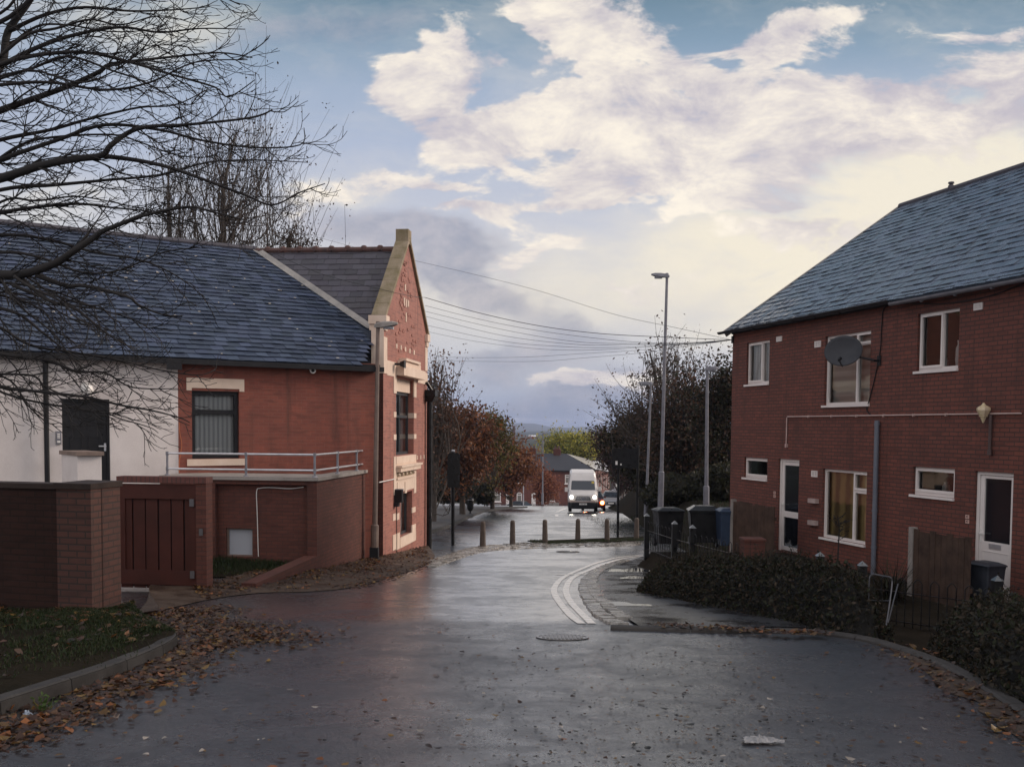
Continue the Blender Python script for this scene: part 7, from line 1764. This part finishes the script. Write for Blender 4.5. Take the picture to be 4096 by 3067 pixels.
def terrace(u0, u1, label, chim, hip=False):
    x0, x1 = at(u0, 1876, YT).x, at(u1, 1876, YT).x; t_ = thing('terraced_house', V(((x0 + x1) / 2, YT, gz(YT))), label, 'house', 'brick terrace across the end of the road')
    mb = MB(); mb.box(x0, x1, YT, YT + 8.4, gb_, ez_); mb.build('wall', brick_far, t_)
    xr_ = at(2263, 1813, YT + 4.2).x if hip else x1
    mb = MB(); A, B, Cc, D = V((x0, YT - .35, ez_ - .15)), V((x1 + (.3 if hip else 0), YT - .35, ez_ - .15)), V((xr_, YT + 4.2, rz_)), V((x0, YT + 4.2, rz_)); mb.face(A, B, Cc, D)
    E_, F_ = V((x1 + (.3 if hip else 0), YT + 8.75, ez_ - .15)), V((x0, YT + 8.75, ez_ - .15)); mb.face(D, Cc, E_, F_); mb.face(B, E_, Cc) if hip else None; mb.face(F_, E_, B, A)
    rf = mb.build('roof', slate_far, t_)
    for u in chim:
        c = at(u, 1812, YT + 4.2); mb = MB(); mb.bbox(c.x - .55, c.x + .55, YT + 3.7, YT + 4.7, rz_ - .7, rz_ + .75, .08); ch = mb.build('chimney', brick_low, rf)
        for dx in (-.25, .25): mb = MB(); mb.lathe([(.13, 0), (.11, .35), (.14, .4)], (c.x + dx, YT + 4.2, rz_ + .75), 8); mb.build('chimney_pot', ridge_red, ch)
        mb = MB(); mb.box(c.x - .62, c.x + .62, YT + 3.6, YT + 3.69, rz_ - .55, rz_ - .35); mb.build('flashing', white_plastic, ch)
    mb = MB(); mb.box(x0, x1, YT - .42, YT - .28, ez_ - .30, ez_ - .16); mb.build('gutter', black_paint, t_)
    return t_
ta = terrace(1950, 2112, 'red brick terraced house mostly hidden by rust trees', (2128 - 40,)); tb2 = terrace(2112, 2381, 'end terraced house with hipped slate roof behind the van', (2130, 2228), True)
def far_door(t_, u0, v0, u1, v1):
    a, b_, c, d = TFr.quad((u0, v0), (u1, v0), (u0, v1), (u1, v1)); mb = MB(); mb.fbox(TFr, a, b_, c - .6, d, .002, .07); dd = mb.build('door', upvc, t_)
    mb = MB(); m_ = (a + b_) / 2; mb.fbox(TFr, m_ - .1, m_ + .1, c + .5, c + .95 * (d - c) - .2, .07, .08); mb.build('pane', dark_glass, dd)
far_window(ta, TFr, 1966, 1968, 2003, 2006); far_door(ta, 2024, 1976, 2040, 2008); far_window(ta, TFr, 2067, 1969, 2088, 2005); far_window(ta, TFr, 2060, 1890, 2085, 1930); far_window(ta, TFr, 1985, 1890, 2008, 1930)
far_window(tb2, TFr, 2098, 1970, 2109, 2006) if False else None
far_door(tb2, 2126, 1971, 2143, 2006); far_window(tb2, TFr, 2178, 1966, 2189, 2005); far_window(tb2, TFr, 2195, 1963, 2219, 2005); far_window(tb2, TFr, 2260, 1898, 2278, 1934); far_window(tb2, TFr, 2160, 1895, 2180, 1932)
mb = MB(); a = at(2195, 2018, YT - 3); b_ = at(2236, 2018, YT - 3); mb.box(a.x, b_.x, YT - 3.2, YT - 3, gz(YT) - .5, gz(YT) + .28); mb.box(a.x, b_.x, YT - 3.25, YT - 2.95, gz(YT) + .28, gz(YT) + .42); tag(mb.build('front_wall', concrete, org=V((a.x, YT - 3, gz(YT)))), 'low pale garden wall before the terrace window', 'wall')
# side range falling away down the side street, sky sheen painted into its pale roof colour
sr = thing('side_range', V((at(2395, 2000, 155).x, 155, gz(155))), 'long brick range behind the van with a pale shining roof', 'building')
def sp_(u, v, y): return at(u, v, y)
e0, e1, r0_, r1_ = sp_(2383, 1877, 149.6), sp_(2440, 1888, 215), sp_(2266, 1814, 155), sp_(2425, 1853, 219)
mb = MB(); mb.face(e0, e1, r1_, r0_); far0 = r0_ + (r0_ - e0) * .5; far1 = r1_ + (r1_ - e1) * .5; far0.z = e0.z; far1.z = e1.z; mb.face(r0_, r1_, far1, far0); mb.build('roof', mat('roof_sheen_far', (.50, .48, .47), .2, spec=.9), sr)
w0, w1 = e0.copy(), e1.copy(); mb = MB(); dn = lambda p: V((p.x - .05, p.y, -16)); up_ = lambda p: V((p.x - .05, p.y, p.z - .1)); mb.face(dn(w0), dn(w1), up_(w1), up_(w0)); mb.face(dn(w1), dn(far1), up_(far1), up_(r1_), up_(w1)); mb.build('wall', brick_far, sr)
SD = (w1 - w0); SD.z = 0; SFr = Frame(w0.x - .04, w0.y, SD.x, SD.y)
if SFr.n.x < 0: SFr.n = -SFr.n
for k in range(5):
    f = .12 + k * .18; b0_ = w0.lerp(w1, f); zt_ = b0_.z - 1.0; tt = (V((b0_.x, b0_.y, 0)) - SFr.o).dot(SFr.a)
    mb = MB(); frame_bars(mb, SFr, tt - .7, tt + .7, zt_ - 2.2, zt_, .16, .02, .12); o = mb.build('window', upvc, sr); mb = MB(); mb.fbox(SFr, tt - .55, tt + .55, zt_ - 2.05, zt_ - .15, .01, .05); mb.build('pane', dark_glass, o)
# shop with awning, and a dark kiosk front under the trees
ys_ = 118.0; a, b_ = at(2462, 1938, ys_), at(2514, 2034, ys_); sh = thing('shop', V(((a.x + b_.x) / 2, ys_, gz(ys_))), 'small dark shop with pale fascia and awning beyond the black board', 'shop')
mb = MB(); mb.box(a.x, b_.x, ys_, ys_ + 6, gz(ys_) - 1, a.z); mb.build('wall', mat('shop_brown', rough=.7, fn=worn((.05, .035, .03), (.10, .07, .06), .6, .1)), sh)
mb = MB(); mb.bbox(a.x - .1, b_.x + .1, ys_ - .25, ys_ - .01, a.z - .35, a.z + .15, .04); mb.build('fascia', white_plastic, sh)
for k in range(5):
    x = a.x + (b_.x - a.x) * (k + .5) / 5; mb = MB(); mb.box(x - .10, x + .10, ys_ - .06, ys_ - .005, gz(ys_), a.z - .5); mb.build('pilaster', concrete if k in (0, 3) else brown_paint, sh)
for k in range(4):
    x = a.x + (b_.x - a.x) * (k + 1) / 5; mb = MB(); mb.box(x - .11, x + .11, ys_ - .04, ys_ - .004, gz(ys_) + .6, a.z - .9); mb.build('pane', dark_glass, sh)
p0, p1, p2, p3 = at(2443, 1965, ys_ - 1.6), at(2461, 1953, ys_ - 1.6), at(2461, 1953, ys_), at(2443, 1965, ys_)
mb = MB(); A, B, C_, D = at(2441, 1978, ys_ - 1.5), at(2462, 1970, ys_ - 1.5), at(2462, 1952, ys_ - .1), at(2445, 1960, ys_ - .1); mb.extrude([A, B, C_, D], (0, .05, -.05)); mb.build('awning', mat('awning', (.5, .49, .52), .5), sh, merge=True)
# far mill chimney and sheds in the valley
yc = 900.0; a, b_ = at(2051, 1703, yc), at(2061, 1703, yc); c = V(((a.x + b_.x) / 2, yc, -14.4)); mc = thing('mill_chimney', c, 'tall dark mill chimney standing against the blue hills', 'chimney'); H_ = a.z + 14.4
mb = MB(); mb.lathe([(1.5, -1), (1.45, 2), (1.1, H_ - .9)], c, 14); mb.build('shaft', brick_low, mc); mb = MB(); mb.lathe([(1.18, H_ - .9), (1.22, H_ - .5), (1.1, H_)], c, 14); mb.build('rim', brick_low, mc)
ysd = 1400.0; a, b_ = at(2116, 1752, ysd), at(2150, 1752, ysd); shd = thing('far_shed', V(((a.x + b_.x) / 2, ysd, -14.4)), 'long pale roofed shed far off in the valley', 'shed')
mb = MB(); mb.box(a.x, b_.x, ysd, ysd + 14, -15, -14.4 + 3.2); mb.build('wall', brick_far, shd); mb = MB(); z = -11.2; mb.extrude([V((a.x - .3, ysd - .4, z)), V((a.x - .3, ysd + 7, z + 2.0)), V((a.x - .3, ysd + 14.4, z))], (b_.x - a.x + .6, 0, 0)); mb.build('roof', mat('shed_roof', (.7, .68, .68), .4), shd, merge=True)
# hills closing the valley
hill_m = mat('hill_m', rough=.95, fn=lambda t, b: (lambda n: t.l.new(t.ramp(n, [(.35, (.03, .036, .024)), (.65, (.055, .055, .04))]), b.inputs['Base Color']))(t.noise(t.new('ShaderNodeNewGeometry').outputs['Position'], .002, 6, .6)))
def hills(name, prof, y0, y1, y2, base, rough_):
    mb = MB(); rows = []
    us = [u for u, v in prof]; N_ = 160
    for k in range(N_ + 1):
        u = us[0] + (us[-1] - us[0]) * k / N_; v = lerp_tab(prof, u); crest = at(u, v, y1); crest.z += rough_ * noise.noise(V((u * .02, 0, y1)))
        x = crest.x; col_ = []
        for f in range(0, 9): g_ = f / 8; y = y0 + (y1 - y0) * g_; e = g_ * g_ * (3 - 2 * g_); col_.append(V((x * y / y1, y, base + (crest.z - base) * e + rough_ * .8 * noise.noise(V((x * .002, y * .002, 1))) * math.sin(math.pi * g_))))
        for f in range(1, 4): g_ = f / 3; col_.append(V((x, y1 + (y2 - y1) * g_, crest.z + (base - crest.z) * g_ ** 2)))
        rows.append(col_)
    n_ = len(rows[0])
    for r0, r1 in zip(rows, rows[1:]):
        for k in range(n_ - 1): mb.face(r0[k], r1[k], r1[k + 1], r0[k + 1])
    tag(mb.build(name, hill_m, smooth=True, merge=True), kind='structure')
hills('hills', [(-3500, 1706), (-1500, 1700), (500, 1704), (1500, 1700), (1960, 1702), (2030, 1694), (2080, 1690), (2130, 1692), (2152, 1699), (2185, 1706), (2255, 1711), (2300, 1707), (2430, 1703), (2700, 1698), (3200, 1704), (5200, 1700), (7500, 1705)], 4200, 5600, 7000, -15, 4)
hills('hills', [(-2500, 1752), (0, 1745), (1500, 1750), (1950, 1752), (2060, 1757), (2150, 1756), (2230, 1752), (2400, 1756), (3000, 1748), (6500, 1752)], 1500, 1900, 2600, -15, 1.5)
# the air between: one even, closed volume of haze
hz = mat('haze_m'); tt = NT(hz.node_tree); tt.n.remove(tt.n['Principled BSDF']); pv = tt.new('ShaderNodeVolumePrincipled'); pv.inputs['Color'].default_value = (.58, .70, 1.0, 1); pv.inputs['Density'].default_value = HAZE; pv.inputs['Anisotropy'].default_value = .2
tt.l.new(pv.outputs[0], tt.n['Material Output'].inputs['Volume'])
mb = MB(); mb.box(-9500, 9500, -400, 9400, -17.5, 60); hzo = mb.build('haze', hz, uv=False); tag(hzo, kind='stuff')
